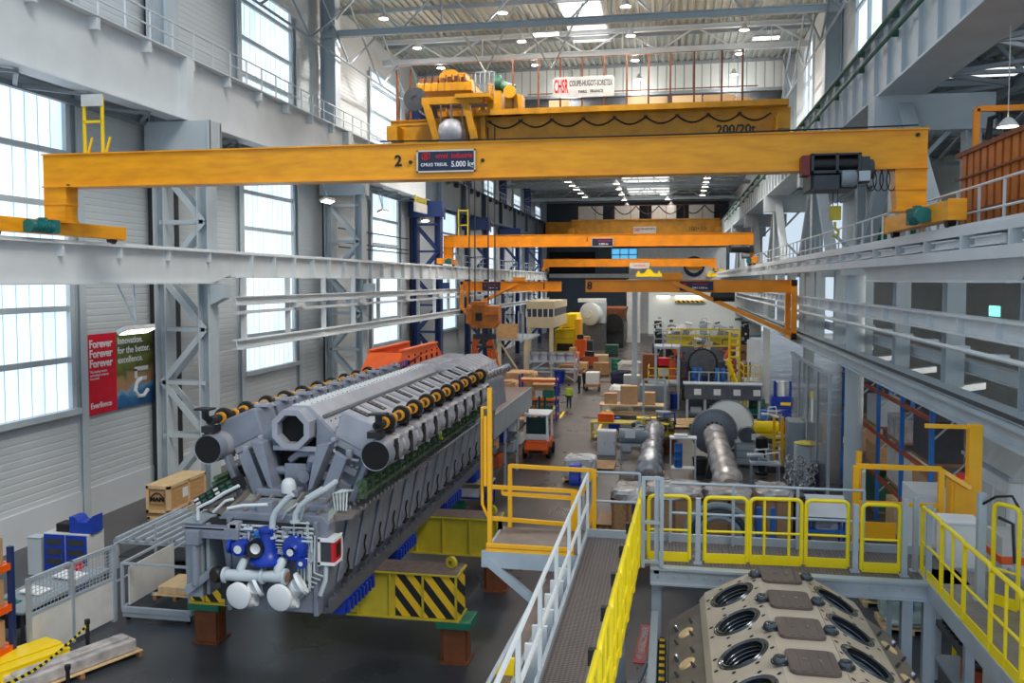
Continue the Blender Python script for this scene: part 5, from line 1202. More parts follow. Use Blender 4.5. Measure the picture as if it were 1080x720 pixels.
# crates by the wall
zt = ony(154,512,28.3).z; zm = ony(154,544,28.3).z
xa = ony(154,512,28.3).x; xb = ony(178,517,28.3).x
def crate(x0, x1, y0, y1, z0, z1, lab, big):
    t = T('wooden_crate', lab, 'crate', ((x0+x1)/2, (y0+y1)/2, z0))
    m = MB(); m.box(x0, x1, y0, y1, z0+.14, z1); m.build('box', 'wood', t, 0.01)
    b = MB(); w = .1
    for a, c in ((x0,x0+w),(x1-w,x1)): b.box(a, c, y0-.03, y0, z0+.14, z1)
    b.box(x0, x1, y0-.03, y0, z1-w, z1); b.box(x0, x1, y0-.03, y0, z0+.14, z0+.14+w)
    for yy in (y0, (y0+y1)/2, y1-w): b.box(x1, x1+.03, yy, yy+w, z0+.14, z1)
    b.box(x1, x1+.03, y0, y1, z1-w, z1); b.box(x1, x1+.03, y0, y1, z0+.14, z0+.14+w); b.box(x0-.03, x1+.03, y0-.03, y1+.03, z1, z1+.02); b.build('batten', 'wood_pale', t)
    for yy in (y0, (y0+y1)/2-.06, y1-.12): MB().box(x0, x1, yy, yy+.14, z0, z0+.14).build('skid', 'wood_brown', t)
    if big:
        s = (z1-z0)*.5; cx = (x0+x1)/2; cz = z0+(z1-z0)*.62
        e = MB(); r = s*.42; e.path([(cx+r*math.cos(PI*k/14), y0-.035, cz-.1*s+r*math.sin(PI*k/14)) for k in range(15)], .022, 6); e.bar((cx-s*.52, y0-.034, cz-s*.42), (cx+s*.52, y0-.034, cz-s*.42), .01, .012); e.bar((cx-s*.52, y0-.034, cz+s*.5), (cx+s*.52, y0-.034, cz+s*.5), .01, .012)
        for sx in (-1,1): e.bar((cx+sx*s*.52, y0-.034, cz-s*.42), (cx+sx*s*.52, y0-.034, cz+s*.5), .01, .012, up=(1,0,0))
        e.build('stencil_arc', 'black', t); text('lettering', 'MAN', s*.36, (cx, y0-.034, cz-.1*s), (1,0,0), (0,0,1), 'black', t, squeeze=1.25, bold=.012)
        MB().box(x1+.001, x1+.008, y0+.9, y0+1.25, z1-.62, z1-.25).build('shipping_label', 'white', t)
    return t
crate(xa, xb, 28.3, 30.8, zm, zt, 'wooden crate with a black arc emblem and letters, on top of another crate', True)
crate(xa+.05, xb, 28.3, 30.7, 0, zm-.02, 'wooden crate at the wall, beneath the crate with the black emblem', False)
# blue tool cabinet
xa, xb, yc = -18.6, -17.0, 22.9; zt = ony(70,563,yc).z
t = T('tool_cabinet', 'blue fronted tool cabinet behind the mesh fence at the white wall', 'cabinet', (-17.8, 23.2, 0))
xa = ony(46,563,yc).x; xb = ony(92,563,yc).x
MB().box(xa, xb+.02, yc, yc+.75, 0, zt).build('body', 'white_dirty', t, 0.01)
n = 2
for k in range(n):
    a = xa + (xb-xa)*k/n; b = xa + (xb-xa)*(k+1)/n
    d = MB(); d.box(a+.02, b-.02, yc-.03, yc, .05, zt-.03); do = d.build('door', 'blue_cab', t, 0.008)
    s = MB()
    for q in range(3): s.box(a+.12, b-.12, yc-.04, yc-.03, zt-.35-.3*q, zt-.15-.3*q)
    s.build('tray', 'dark_grey', do); MB().tube((b-.1, yc-.06, zt*.4), (b-.1, yc-.06, zt*.55), .015, 6).build('handle', 'chrome', do)
m = MB(); m.box(xa+.8, xb+.1, yc+.1, yc+.6, zt, zt+.35); m.prism([(xa+.8, yc+.1, zt+.35),(xa+1.1,yc+.1,zt+.35),(xa+1.0,yc+.1,zt+.5),(xa+.8,yc+.1,zt+.5)], (0,.5,0)); m.prism([(xb-.1, yc+.1, zt+.35),(xb+.1,yc+.1,zt+.35),(xb+.1,yc+.1,zt+.55)], (0,.5,0)); tag(m.build('storage_bin', 'blue_cab', None, 0.01), 'blue open storage bin on top of the blue tool cabinet', 'bin')
tag(MB().box(xa+.3, xa+.78, yc+.15, yc+.6, zt, zt+.26).build('tool_case', 'black', None, 0.03), 'black tool case on top of the blue cabinet', 'case')
# low white wall rail, bench behind fence
t = T('workbench', 'grey workbench with papers behind the mesh fence', 'workbench', (-16.2, 20, 0))
MB().box(-16.9, -15.5, 18.2, 21.6, .84, .9).build('bench_top', 'steel_mid', t, 0.01)
for x in (-16.8, -15.6):
    for y in (18.3, 21.5): MB().bar((x, y, 0), (x, y, .84), .06).build('leg', 'dark_grey', t)
MB().box(-16.8, -16.0, 18.6, 20.4, .3, .7).build('drawer_unit', 'dark_grey', t)
for k, (x, y, s, lb_) in enumerate(((-16.1,20.7,.7,'white paper sheet stand on the workbench, nearer the gate'),(-16.2,19.5,.6,'pale tray on the workbench, middle of the bench'))):
    tag(MB().cbox((x, y, .96), (s, s*.8, .03), M4=Matrix.Rotation(.1,3,'Y')).cbox((x, y, .93), (s*.3, s*.3, .06)).build('document_tray', 'white', None), lb_, 'tray')
tag(MB().lathe([(0,0),(.14,0),(.16,.1),(.1,.14),(0,.14)], (-16.3,18.7,.9), (0,0,1), 12).box(-16.5,-16.1,18.5,18.9,.9,.93).build('hose_reel', 'green', None), 'green coil of hose on the near end of the workbench', 'hose')
t = T('power_tool', 'red power tool lying on the workbench behind the mesh fence', 'tool', (-16.4,21.2,.9)); m = MB(); m.box(-16.6,-16.2,21.1,21.4,.9,1.06); m.tube((-16.55,21.25,1.06),(-16.2,21.25,1.15),.08,8); m.build('body','red',t,.02); MB().box(-16.5,-16.25,21.0,21.1,.92,1.02).build('handle','black',t,.02)
x0 = ony(30,575,23.0).x; x1 = ony(44,575,23.0).x
one_ = MB().box(x0,x1,22.95,23.3,0,1.15).box(x0-.02,x1+.02,22.93,23.32,1.15,1.18); tag(one_.build('low_cabinet','steel_grey',None,.01), 'low grey cabinet at the wall left of the blue tool cabinet', 'cabinet')
# mesh fence
fx = [Vector((-14.74,17.5,0)), Vector((-14.6,18.8,0)), Vector((-14.42,20.15,0))]
t = T('mesh_fence', 'grey mesh fence with solid lower panels at the left, in front of the bench', 'fence', fx[0])
zt = 2.05
for p in fx: MB().bar(p, p+Vector((0,0,zt)), .09).build('post', 'galv', t)
for a, b in zip(fx[:-1], fx[1:]):
    m = MB(); m.bar(a+Vector((0,0,.6)), b+Vector((0,0,.6)), .03, 1.05); m.build('solid_panel', 'white_dirty', t)
    m = MB(); m.bar(a+Vector((0,0,zt-.04)), b+Vector((0,0,zt-.04)), .08); m.bar(a+Vector((0,0,1.16)), b+Vector((0,0,1.16)), .06)
    for k in range(9): zz = 1.2+.09*k; m.bar(a+Vector((0,0,zz)), b+Vector((0,0,zz)), .012)
    for k in range(1,12): q = a+(b-a)*k/12; m.bar(q+Vector((0,0,1.16)), q+Vector((0,0,zt)), .012)
    m.build('wire_panel', 'galv', t)
fy = [Vector((-14.42,20.15,0)), Vector((-14.5,22.0,0)), Vector((-14.6,24.2,0))]
railing('handrail', 'grey tube handrail running from the fence end toward the tube racks', [(-14.42,20.25,0), (-14.5,22.2,0), (-14.6,24.4,0)], 2.05, 2, 'galv', .03)
# rack of steel tubes
t = T('tube_rack', 'grey rack of long steel tubes behind the fence by the crates', 'rack', (-16.0, 25, 0))
m = MB()
for k in range(8): m.box(-17.0+.34*k, -16.88+.34*k, 23.9, 27.4, .92, 1.02)
m.build('tube_layer', 'galv', t)
for y in (24.0, 25.6, 27.3):
    MB().bar((-17.1, y, .86), (-14.5, y, .86), .1).build('cross_beam', 'galv', t); MB().bar((-17.0, y, 0), (-17.0, y, .82), .09).build('leg', 'galv', t); MB().bar((-14.6, y, 0), (-14.6, y, .82), .09).build('leg', 'galv', t)
for zz in (.35,): MB().box(-17.0, -14.6, 24.0, 27.3, zz, zz+.05).build('shelf_board', 'dark_grey', t)
tag(MB().box(-14.2, -12.9, 23.4, 25, 0, 1.3).box(-14.25,-12.85,23.35,25.05,1.3,1.4).build('wrapped_crate', 'film', None, .03), 'pale wrapped crate beside the tube rack behind the trolley', 'crate')
tag(MB().box(-14.23, -12.87, 23.36, 23.4, 1.05, 1.12).box(-12.9,-12.86,23.36,25,1.05,1.12).build('red_strap', 'red', None), 'red strap around the pale wrapped crate', 'strap')
tag(MB().box(-14.1, -13.0, 23.5, 24.9, 1.4, 1.55).build('white_board', 'white_dirty', None, .01), 'white board lying on the pale wrapped crate', 'board')
# tubular trolley
x0, x1, y0, y1 = -14.25, -12.3, 20.3, 22.6
t = T('tube_trolley', 'grey tube framed trolley cage standing beside the fence gate', 'trolley', ((x0+x1)/2, (y0+y1)/2, 0))
m = MB()
for a, b in (((x0,y0),(x1,y0)),((x1,y0),(x1,y1)),((x1,y1),(x0,y1)),((x0,y1),(x0,y0))): m.bar((*a,.3),(*b,.3),.09,.14)
m.box(x0, x1, y0-.02, y0+.02, .1, .38); m.bar((x0,(y0+y1)/2,.3),(x1,(y0+y1)/2,.3),.08); m.build('base_frame', 'galv', t)
for a in ((x0,y0),(x1,y0),(x1,y1),(x0,y1)): MB().bar((*a,.3),(*a,1.55),.07).build('post', 'galv', t)
m = MB()
for a, b in (((x0,y0),(x1,y0)),((x1,y0),(x1,y1)),((x0,y1),(x0,y0))): m.bar((*a,1.53),(*b,1.53),.06)
m.build('top_rail', 'galv', t)
for a in ((x0+.1,y0+.1),(x1-.1,y0+.1),(x1-.1,y1-.1),(x0+.1,y1-.1)): MB().lathe([(0,-.03),(.1,-.03),(.1,.03),(0,.03)], (a[0],a[1],.1), (1,0,0), 12).build('wheel', 'black', t)
MB().box(x0+.1, x0+.14, y0+.1, y1-.1, .38, 1.4).build('side_sheet', 'white_dirty', t)
def pallet(x, y, z, sx, sy, lab, rz=0, mat='wood_pale', group=None):
    t = T('pallet', lab, 'pallet', (0,0,0), group); 
    m = MB(); n = 6
    for k in range(n): m.box(-sx/2, sx/2, -sy/2+sy*(k+.08)/n, -sy/2+sy*(k+.85)/n, .12, .145)
    m.build('deck_board', mat, t)
    for k in (-1,0,1): MB().box(k*(sx/2-.06)-.05, k*(sx/2-.06)+.05, -sy/2, sy/2, .0, .12).build('bearer', 'wood_brown', t)
    t.location = (x, y, z); t.rotation_euler = (0,0,rz); return t
pallet(-13.1, 21.5, .37, 1.3, 1.3, 'pallet loaded into the tube trolley cage'); 
tag(MB().box(-13.65,-12.6,20.95,22.0,.52,.72).build('plywood_package', 'wood_pale', None, .02), 'flat plywood package on the pallet in the tube trolley', 'package')
# pallet rack at the very left
t = T('pallet_rack', 'blue and orange pallet rack at the left edge holding cardboard boxes', 'rack', (-16, 16.9, 0))
for x, y in ((-14.8,17.05),(-14.8,15.7),(-17.9,17.05)): MB().bar((x, y, 0), (x, y, 2.95), .12, .1).build('upright', 'steel_blue', t)
for v in (597, 640, 683):
    z = ony(14, v, 17.0).z; MB().box(-17.9,-14.77,16.98,17.12,z-.08,z+.08).build('beam', 'orange', t); MB().box(-14.85,-14.75,15.7,17.05,z-.08,z+.08).build('beam', 'orange', t); MB().box(-17.9,-14.85,15.7,17.0,z+.0,z+.05).build('shelf_board', 'wood_pale', t)
MB().box(-14.92,-14.68,16.93,17.17,0,.35).build('foot_guard', 'orange', t)
for k, v in enumerate((597,640,683)):
    z = ony(14, v, 17.0).z+.06; tag(MB().box(-16.0,-14.9,16.1,16.95,z,z+.6).box(-16.02,-14.88,16.5,16.6,z,z+.602).build('carton', 'carton', None, .01), 'cardboard carton on the %s shelf of the blue and orange rack' % ('top','middle','bottom')[k], 'carton')
# yellow beams, wrapped pallet, tape
d = Vector((-.41,-.912,0)); nrm = Vector((-.912,.41,0))
A = onz(84,700,.15); tt = Vector((A.x-.1, A.y, 0))
for k, lb_ in enumerate(('yellow box beam lying on timber, nearest the wrapped pallet', 'yellow box beam lying on timber, middle one', 'yellow box beam lying on timber, nearest the rack')):
    b0 = tt + nrm*(.36*k+.27) + Vector((0,-.1,.34+.03*(k % 2))); b1 = b0 + d*4.6
    m = MB(); m.bar(b0, b1, .3, .4); m.bar(b0-d*.01, b0, .22, .3, 1); m.bar(b0+Vector((0,0,.2)), b1+Vector((0,0,.2)), .34, .04); tag(m.build('box_beam', ['yellow', 'black'], None, .01), lb_, 'beam')
for k in range(2):
    c = tt + d*(.5+2.4*k) + nrm*.27 + Vector((0,-.1,.07)); tag(MB().bar(c-nrm*.2, c+nrm*1.0, .2, .16).build('timber', 'wood_brown', None), 'timber bearer under the yellow beams, %s end' % ('near the tape post' if k == 0 else 'toward the picture edge'), 'timber')
pdir = Vector((-.41,-.912,0)); c = Vector((-13.40, 17.22, 0)); ang = math.atan2(pdir.y, pdir.x)
c.z = 0
pallet(c.x, c.y, 0, 3.0, .85, 'long pallet under the film wrapped goods in the left corner', ang)
m = MB(); Rz = Matrix.Rotation(ang,3,'Z'); m.cbox((c.x, c.y, .29), (2.8,.62,.28), 0, M4=Rz); m.cbox((c.x, c.y, .46), (2.6,.34,.08), 0, M4=Rz); t = m.build('wrapped_goods', 'film', None, .06); tag(t, 'long film wrapped goods on the pallet in the left corner', 'package')
for k, (u, v, vt) in enumerate(((93,696,655),(72,730,703))):
    p = onz(u, v, 0); h = ony(u, vt, p.y).z; m = MB(); m.tube(p, p+Vector((0,0,h)), .045, 10); m.lathe([(0,0),(.18,0),(.18,.03),(.06,.05)], p, (0,0,1), 16); m.lathe([(.045,0),(.065,0),(.065,.1),(0,.1)], p+Vector((0,0,h-.06)), (0,0,1), 10); tag(m.build('barrier_post', 'black', None), 'black barrier post %s' % ('holding the yellow tape by the fence' if k == 0 else 'in front of the wrapped goods'), 'post')
    if k == 0: pt = p + Vector((0,0,h-.1))
e = onz(-30, 735, .8); n = 24; vs = []
for k in range(n+1):
    q = pt + (e-pt)*k/n; q.z -= .25*math.sin(PI*k/n); vs += [q+Vector((0,0,-.04)), q+Vector((0,.004,.04))]
tag(MB().add(vs, [(2*k,2*k+1,2*k+3,2*k+2) for k in range(n)]).build('barrier_tape', 'hazard_tape', None), 'black and yellow barrier tape stretched past the yellow beams', 'tape')
# ------------------------------------------------------------------ raised walkways round the engine block
def grating():
    m = M('grating', (138,118,112), .45, .3, .15, 3); nt = m.node_tree; b = nt.nodes['Principled BSDF']
    tc = nt.nodes.new('ShaderNodeTexCoord'); w = nt.nodes.new('ShaderNodeTexWave'); w.bands_direction = 'X'; w.inputs['Scale'].default_value = 5.5; w.inputs['Distortion'].default_value = 0
    nt.links.new(tc.outputs['Object'], w.inputs['Vector']); w2 = nt.nodes.new('ShaderNodeTexWave'); w2.bands_direction = 'Y'; w2.inputs['Scale'].default_value = 7; nt.links.new(tc.outputs['Object'], w2.inputs['Vector'])
    mx = nt.nodes.new('ShaderNodeMath'); mx.operation = 'MULTIPLY'; nt.links.new(w.outputs['Fac'], mx.inputs[0]); nt.links.new(w2.outputs['Fac'], mx.inputs[1])
    bp = nt.nodes.new('ShaderNodeBump'); bp.inputs['Strength'].default_value = .9; bp.inputs['Distance'].default_value = .02; nt.links.new(mx.outputs[0], bp.inputs['Height']); nt.links.new(bp.outputs[0], b.inputs['Normal'])
    r = nt.nodes.new('ShaderNodeValToRGB'); r.color_ramp.elements[0].color = (.12,.095,.09,1); r.color_ramp.elements[1].color = (.30,.25,.235,1); nt.links.new(mx.outputs[0], r.inputs[0]); nt.links.new(r.outputs[0], b.inputs['Base Color'])
grating()
ZP = 4.3
t = T('walkway', 'raised walkway with brown grating leading up the middle to the yellow barriers', 'walkway', (-1.1, 12, ZP))
MB().box(-1.47, -.7, 6, 16.2, ZP-.03, ZP).build('grating_deck', 'grating', t)
m = MB(); m.box(-1.52, -1.47, 6, 16.2, ZP-.2, ZP+.08); m.box(-.7, -.65, 6, 13.9, ZP-.2, ZP+.04); m.bar((-1.5,6,ZP-.12),(-1.5,16.2,ZP-.12),.08,.2); m.build('side_beam', 'galv', t)
for y in (7, 10.5, 13.8): 
    for x in (-1.45, -.75): MB().bar((x,y,0),(x,y,ZP-.03),.12).build('leg', 'galv', t)
railing('handrail', 'white tube handrail along the left edge of the raised walkway', [(-1.5, 7, ZP), (-1.5, 15.9, ZP)], 1.12, 1.5, 'steel_white', .03)
t = T('platform', 'raised cross platform with grating behind the beige engine block', 'platform', (1.6, 14.7, ZP))
MB().box(-.7, 4.6, 14.22, 15.7, ZP-.03, ZP).build('grating_deck', 'grating', t)
m = MB(); m.box(-.3, 3.95, 14.16, 14.22, ZP-.26, ZP); m.box(-.3, 3.95, 14.12, 14.3, ZP-.03, ZP+.01); m.box(-.3, 3.95, 14.12, 14.3, ZP-.28, ZP-.25)
for k in range(16): m.tube((-.15+.25*k,14.13,ZP-.12),(-.15+.25*k,14.16,ZP-.12),.016,6)
m.build('front_beam', 'galv', t); MB().box(-1.47, 4.6, 15.66, 15.72, ZP, ZP+.14).build('kick_plate', 'galv', t)
for x, y in ((-.2,14.35),(3.7,14.35),(-.2,15.6),(4.4,15.6)): MB().bar((x,y,0),(x,y,ZP-.05),.16).build('leg', 'galv', t)
railing('handrail', 'grey tube handrail along the back of the cross platform', [(.02, 15.6, ZP), (3.3, 15.6, ZP)], 1.08, 1.1, 'galv', .026)
railing('handrail', 'grey tube handrail behind the wrapped boxes at the walkway head', [(-1.45, 16.15, ZP), (-.55, 16.15, ZP)], 1.1, .9, 'galv', .026)
# yellow swing barriers
def barrier(a, b, lab, toe=True, inner=(), z=ZP, h=1.12, skew=0.0, clip=False):
    """tube frame from a to b (x,y) with mid rail and toe plate"""
    a = Vector((*a, z)); b = Vector((*b, z)); d = (b-a).normalized(); L = (b-a).length
    t = T('safety_barrier', lab, 'barrier', a, 'yellow swing barriers round the engine block'); up = Vector((0,0,1)); r = .032; cr_ = .09
    pts = [a+up*.06, a+up*(h-cr_)]
    for k in range(1,5): th = PI/2*k/4; pts.append(a+d*(cr_-cr_*math.cos(th))+up*(h-cr_+cr_*math.sin(th)))
    for k in range(0,5): th = PI/2*k/4; pts.append(b-d*(cr_-cr_*math.sin(th))+up*(h-cr_+cr_*math.cos(th)))
    pts.append(b+up*.06); MB().path(pts, r, 8).build('frame', 'yellow_rail', t)
    MB().tube(a+up*.55, b+up*.55, .02, 8).build('mid_rail', 'yellow_rail', t)
    if toe: m = MB(); m.bar(a+up*.1, b+up*.1, .02, .16); m.build('toe_plate', 'yellow_rail', t)
    for q in inner: MB().tube(a+d*L*q+up*.06, a+d*L*q+up*h, .022, 8).build('upright', 'yellow_rail', t)
    if clip:
        m = MB()
        for q in (.35,.9): m.cbox(a+up*(h*q)+Vector((-.06,0,0)), (.1,.08,.16)); 
        m.build('hinge_clip', 'black', t); m = MB(); m.cbox(a+up*(h*.62)+Vector((-.08,.02,0)), (.08,.06,.1)); m.build('hinge_cap', 'yellow_rail', t)
    return t
ys = [7.2 + 1.13*k for k in range(8)]
names = ['first','second','third','fourth','fifth','sixth','seventh']
for k in range(7):
    x0 = -.70 + .035*k; barrier((x0, ys[k]), (x0+.03, ys[k+1]-.07), 'yellow swing barrier along the right edge of the walkway, %s from the cross platform' % names[6-k], True, (.5,), clip=True)
barrier((-.34,14.45),(.33,14.5), 'yellow swing barrier at the left end of the cross platform')
barrier((.58,14.5),(1.26,14.55), 'yellow swing barrier on the platform above the coil of hose')
barrier((1.31,14.55),(2.13,14.6), 'yellow swing barrier on the platform with two extra uprights', True, (.28,.76))
barrier((2.2,14.6),(2.86,14.62), 'yellow swing barrier on the platform in front of the blue trolley')
barrier((3.05,14.5),(3.62,14.52), 'yellow swing barrier at the right end of the cross platform')
for x, y, h, lab in ((-.2,14.2,1.5,'grey gate post at the left front corner of the cross platform'),(.47,14.5,1.1,'grey post between the first two platform barriers'),(2.96,14.55,1.1,'grey post before the last platform barrier'),(3.68,14.45,1.25,'grey post at the right front corner of the platform'),(3.92,14.75,1.2,'grey gate post where the right walkway starts'),(4.0,14.3,1.2,'grey gate post on the outer side of the right walkway corner')):
    m = MB(); m.bar((x,y,ZP-.1),(x,y,ZP+h),.08); m.box(x-.07,x+.07,y-.07,y+.07,ZP,ZP+.02); tag(m.build('gate_post', 'galv', None), lab, 'post')
t = T('service_gate', 'grey gate frame standing at the walkway corner of the platform', 'gate', (-.5, 14.2, ZP))
for x in (-.42, -.12): MB().bar((x,14.15,ZP),(x,14.15,ZP+1.5),.06).build('post', 'galv', t)
m = MB()
for z in (.1,.75,1.48): m.bar((-.42,14.15,ZP+z),(-.12,14.15,ZP+z),.05)
m.build('cross_rail', 'galv', t)
# right walkway
t = T('walkway', 'raised walkway of checker plate running along the right of the engine block', 'walkway', (4.8, 11, ZP))
def side_plate():
    m = M('checker_plate', (150,140,134), .35, .5, .15, 3); nt = m.node_tree; b = nt.nodes['Principled BSDF']; tc = nt.nodes.new('ShaderNodeTexCoord'); v = nt.nodes.new('ShaderNodeTexVoronoi'); v.inputs['Scale'].default_value = 22
    nt.links.new(tc.outputs['Object'], v.inputs['Vector']); bp = nt.nodes.new('ShaderNodeBump'); bp.inputs['Strength'].default_value = .6; bp.inputs['Distance'].default_value = .01; nt.links.new(v.outputs['Distance'], bp.inputs['Height']); nt.links.new(bp.outputs[0], b.inputs['Normal'])
side_plate()
MB().box(4.0, 5.35, 6, 14.9, ZP-.03, ZP).build('checker_deck', 'checker_plate', t)
m = MB(); m.box(3.95, 4.0, 6, 14.9, ZP-.24, ZP+.03); m.box(5.35, 5.4, 6, 14.9, ZP-.24, ZP+.1); m.build('side_beam', 'galv', t)
for y in (7.5, 11, 14.5):
    for x in (4.05, 5.3): MB().bar((x,y,0),(x,y,ZP-.03),.13).build('leg', 'galv', t)
ys = [14.55 - 1.0*k for k in range(8)]
for k in range(7): barrier((3.97, ys[k]), (3.99, ys[k+1]+.06), 'yellow swing barrier along the right walkway beside the block, %s from the platform corner' % names[k], True, (.5,) if k % 2 else ())
railing('handrail', 'grey tube handrail along the outer edge of the right walkway', [(5.37, 7, ZP), (5.37, 14.6, ZP)], 1.12, 1.1, 'galv', .026)
barrier((4.62,13.4),(4.85,13.1), 'small yellow gate with a black cable standing across the right walkway', True, (), ZP, 1.5)
tag(MB().bar((4.5,13.55,ZP),(4.5,13.55,ZP+1.6),.11).box(4.42,4.58,13.47,13.63,ZP,ZP+.02).build('gate_post', 'galv', None), 'tall grey post carrying the small yellow gate on the right walkway', 'post')
m = MB(); m.path([(4.5,13.5,5.75),(4.62,13.35,5.9),(4.78,13.2,5.95),(4.85,13.15,5.8)], .02, 6); m.path([(4.66,13.35,5.6),(4.8,13.2,5.55),(4.82,13.15,5.0)], .025, 6); tag(m.build('control_cable', 'black', None), 'black cable looped over the small yellow gate', 'cable')
# amber loading frame at the right
t = T('loading_frame', 'amber tube loading frame standing at the right end of the platform', 'frame', (4, 16, ZP))
for x, y in ((3.22,15.9),(4.62,15.9),(3.55,17.3)): MB().bar((x,y,ZP),(x,y,5.75),.09).build('post', 'yellow_amber', t)
m = MB(); m.bar((3.22,15.9,5.75),(4.62,15.9,5.75),.08); m.bar((3.22,15.9,5.1),(4.62,15.9,5.1),.07); m.bar((3.22,15.9,5.72),(3.55,17.3,5.1),.07); m.bar((4.62,15.9,5.72),(5.2,16.3,5.35),.08); m.bar((3.3,16.3,4.5),(4.0,16.3,4.5),.02,.32); m.build('rail', 'yellow_amber', t)
t = T('hoist_mast', 'tall amber mast with a box foot at the right end of the platform', 'mast', (5.3, 16.5, ZP))
MB().box(5.22,5.44,16.4,16.6,ZP-.4,6.45).build('mast', 'yellow_amber', t, .01); MB().box(5.25,5.41,16.43,16.57,0,ZP-.4).build('mast_foot', 'galv', t); m = MB(); m.box(4.92,5.22,16.35,16.65,4.4,5.5); m.box(4.97,5.17,16.33,16.35,4.55,5.4); m.build('box_foot', 'yellow_amber', t, .02); MB().bar((4.5,16.5,6.4),(5.4,16.5,6.4),.07).build('arm', 'yellow_amber', t)
MB().box(5.0,5.12,16.28,16.34,5.5,5.6).build('warning_light', 'red', t)
tag(MB().box(4.45,5.0,15.0,15.5,ZP,ZP+.75).box(4.43,5.02,14.98,15.52,ZP+.72,ZP+.78).build('control_cabinet', 'white', None, .02), 'small white cabinet at the start of the right walkway', 'cabinet')
# amber yellow platform on the left of the walkway
t = T('access_platform', 'small deck with amber guard rails left of the walkway head', 'platform', (-2.3, 15.3, ZP))
MB().box(-3.12,-1.55,14.5,16.05,ZP-.03,ZP).build('deck_plate', 'checker_side', t)
m = MB(); m.box(-3.2,-1.55,14.42,14.5,ZP-.26,ZP+.02); m.bar((-3.1,14.46,ZP-.15),(-1.9,14.46,3.2),.13); m.bar((-3.15,14.5,ZP-.15),(-3.15,16,ZP-.15),.1,.2); m.build('support_beam', 'galv', t)
MB().bar((-3.12,14.47,ZP+.12),(-1.6,14.47,ZP+.12),.06).bar((-3.12,14.47,ZP+.04),(-1.6,14.47,ZP+.04),.06).build('toe_rail', 'yellow_amber', t)
m = MB(); a = ony(516,410,14.95); m.bar((-3.16,14.95,ZP-.3),(-3.16,14.95,7.1),.075); m.path([(-3.3,14.95,6.75),(-3.3,14.95,5.0),(-3.18,14.95,4.75)],.028,8); m.bar((-3.3,14.95,6.75),(-3.16,14.95,6.75),.04); m.bar((-3.23,14.9,6.6),(-3.23,14.9,5.35),.05); m.build('tall_post', 'yellow_amber', t)
for u, v0, v1 in ((538,490,553),(606,518,590)):
    p = ony(u, v0, 16.05); MB().bar((p.x,16.05,ZP),(p.x,16.05,p.z),.075 if u == 538 else .13).build('post', 'yellow_amber', t)
m = MB()
for (u0,v0,u1,v1) in ((538,491,625,496),(516,513,609,518),(530,520,603,525),(516,546,603,553)):
    p = ony(u0,v0,16.05); q = ony(u1,v1,16.05); m.bar(p, q, .07)
p = ony(530,514,16.05); q = ony(530,521,16.05); m.bar(p,q,.04); m.build('guard_rail', 'yellow_amber', t)
t = T('swing_gate', 'amber swing gate with a slanted brace at the walkway head', 'gate', (-1.4, 16, ZP)); p = ony(627,495,16); MB().bar((p.x,16,ZP),(p.x,16,p.z),.07).build('post', 'yellow_amber', t); q = ony(613,522,16); m = MB(); m.bar(p, q, .06); m.bar(ony(627,525,16), ony(618,570,16), .06); m.build('brace', 'yellow_amber', t)
p = ony(607,503,16.3); m = MB(); m.lathe([(0,-.1),(.17,-.1),(.17,.1),(0,.1)], p, (1,0,0), 16); m.cbox(p+Vector((0,0,.08)), (.22,.3,.36)); tag(m.build('balancer_reel', 'blue', None, .03), 'blue cable balancer on the amber rail by the walkway', 'reel'); 
tag(MB().bar((-1.6,16.12,ZP-.03),(-1.6,16.12,5.5),.05).cbox((-1.55,16.15,5.3),(.2,.05,.05)).build('reel_stand', 'galv', None), 'grey stand holding the blue cable balancer', 'stand')
# ledge beam left of the walkway
t = T('rail_beam', 'brown topped steel beam running beside the left of the walkway', 'beam', (-2.1, 11, 3.9)); m = MB(); m.prism([(-2.42,6,3.86),(-2.02,6,3.86),(-1.82,14.4,3.86),(-2.1,14.4,3.86)], (0,0,.04)); m.build('top_plank', 'brown_deck', t)
m = MB(); m.prism([(-2.44,6,3.3),(-2.38,6,3.3),(-2.06,14.4,3.3),(-2.12,14.4,3.3)], (0,0,.62)); m.prism([(-2.08,6,3.3),(-2.03,6,3.3),(-1.83,14.4,3.3),(-1.88,14.4,3.3)], (0,0,.6)); m.prism([(-2.1,6,2.9),(-2.04,6,2.9),(-1.84,14.4,2.9),(-1.9,14.4,2.9)], (0,0,.08)); m.build('web', 'galv', t)
for y in (7,10,13.5): MB().bar((-2.1+.02*y,y,0),(-2.1+.02*y,y,3.3),.14).build('leg', 'galv', t)
t = T('louvre_screen', 'white slatted screen below the walkway handrail', 'screen', (-1.75, 12, 2)); 
for k in range(7): MB().cbox((-1.78, 11.2+.62*k, 2.95), (.22,.06,2.4)).build('slat', 'white', t)
MB().box(-1.9,-1.66,11,15.1,1.9,1.98).build('base_rail', 'galv', t)
p = onz(534,704,4.0); m = MB(); m.prism([(p.x-.16,p.y,0),(p.x+.1,p.y,0),(p.x+.1,p.y,4.12),(p.x-.02,p.y,4.12),(p.x-.16,p.y,3.9)],(0,.06,0)); m.bar((p.x+.14,p.y,0),(p.x+.14,p.y,4.05),.04); tag(m.build('yellow_post', 'yellow', None), 'yellow post at the bottom beside the brown topped beam', 'post')
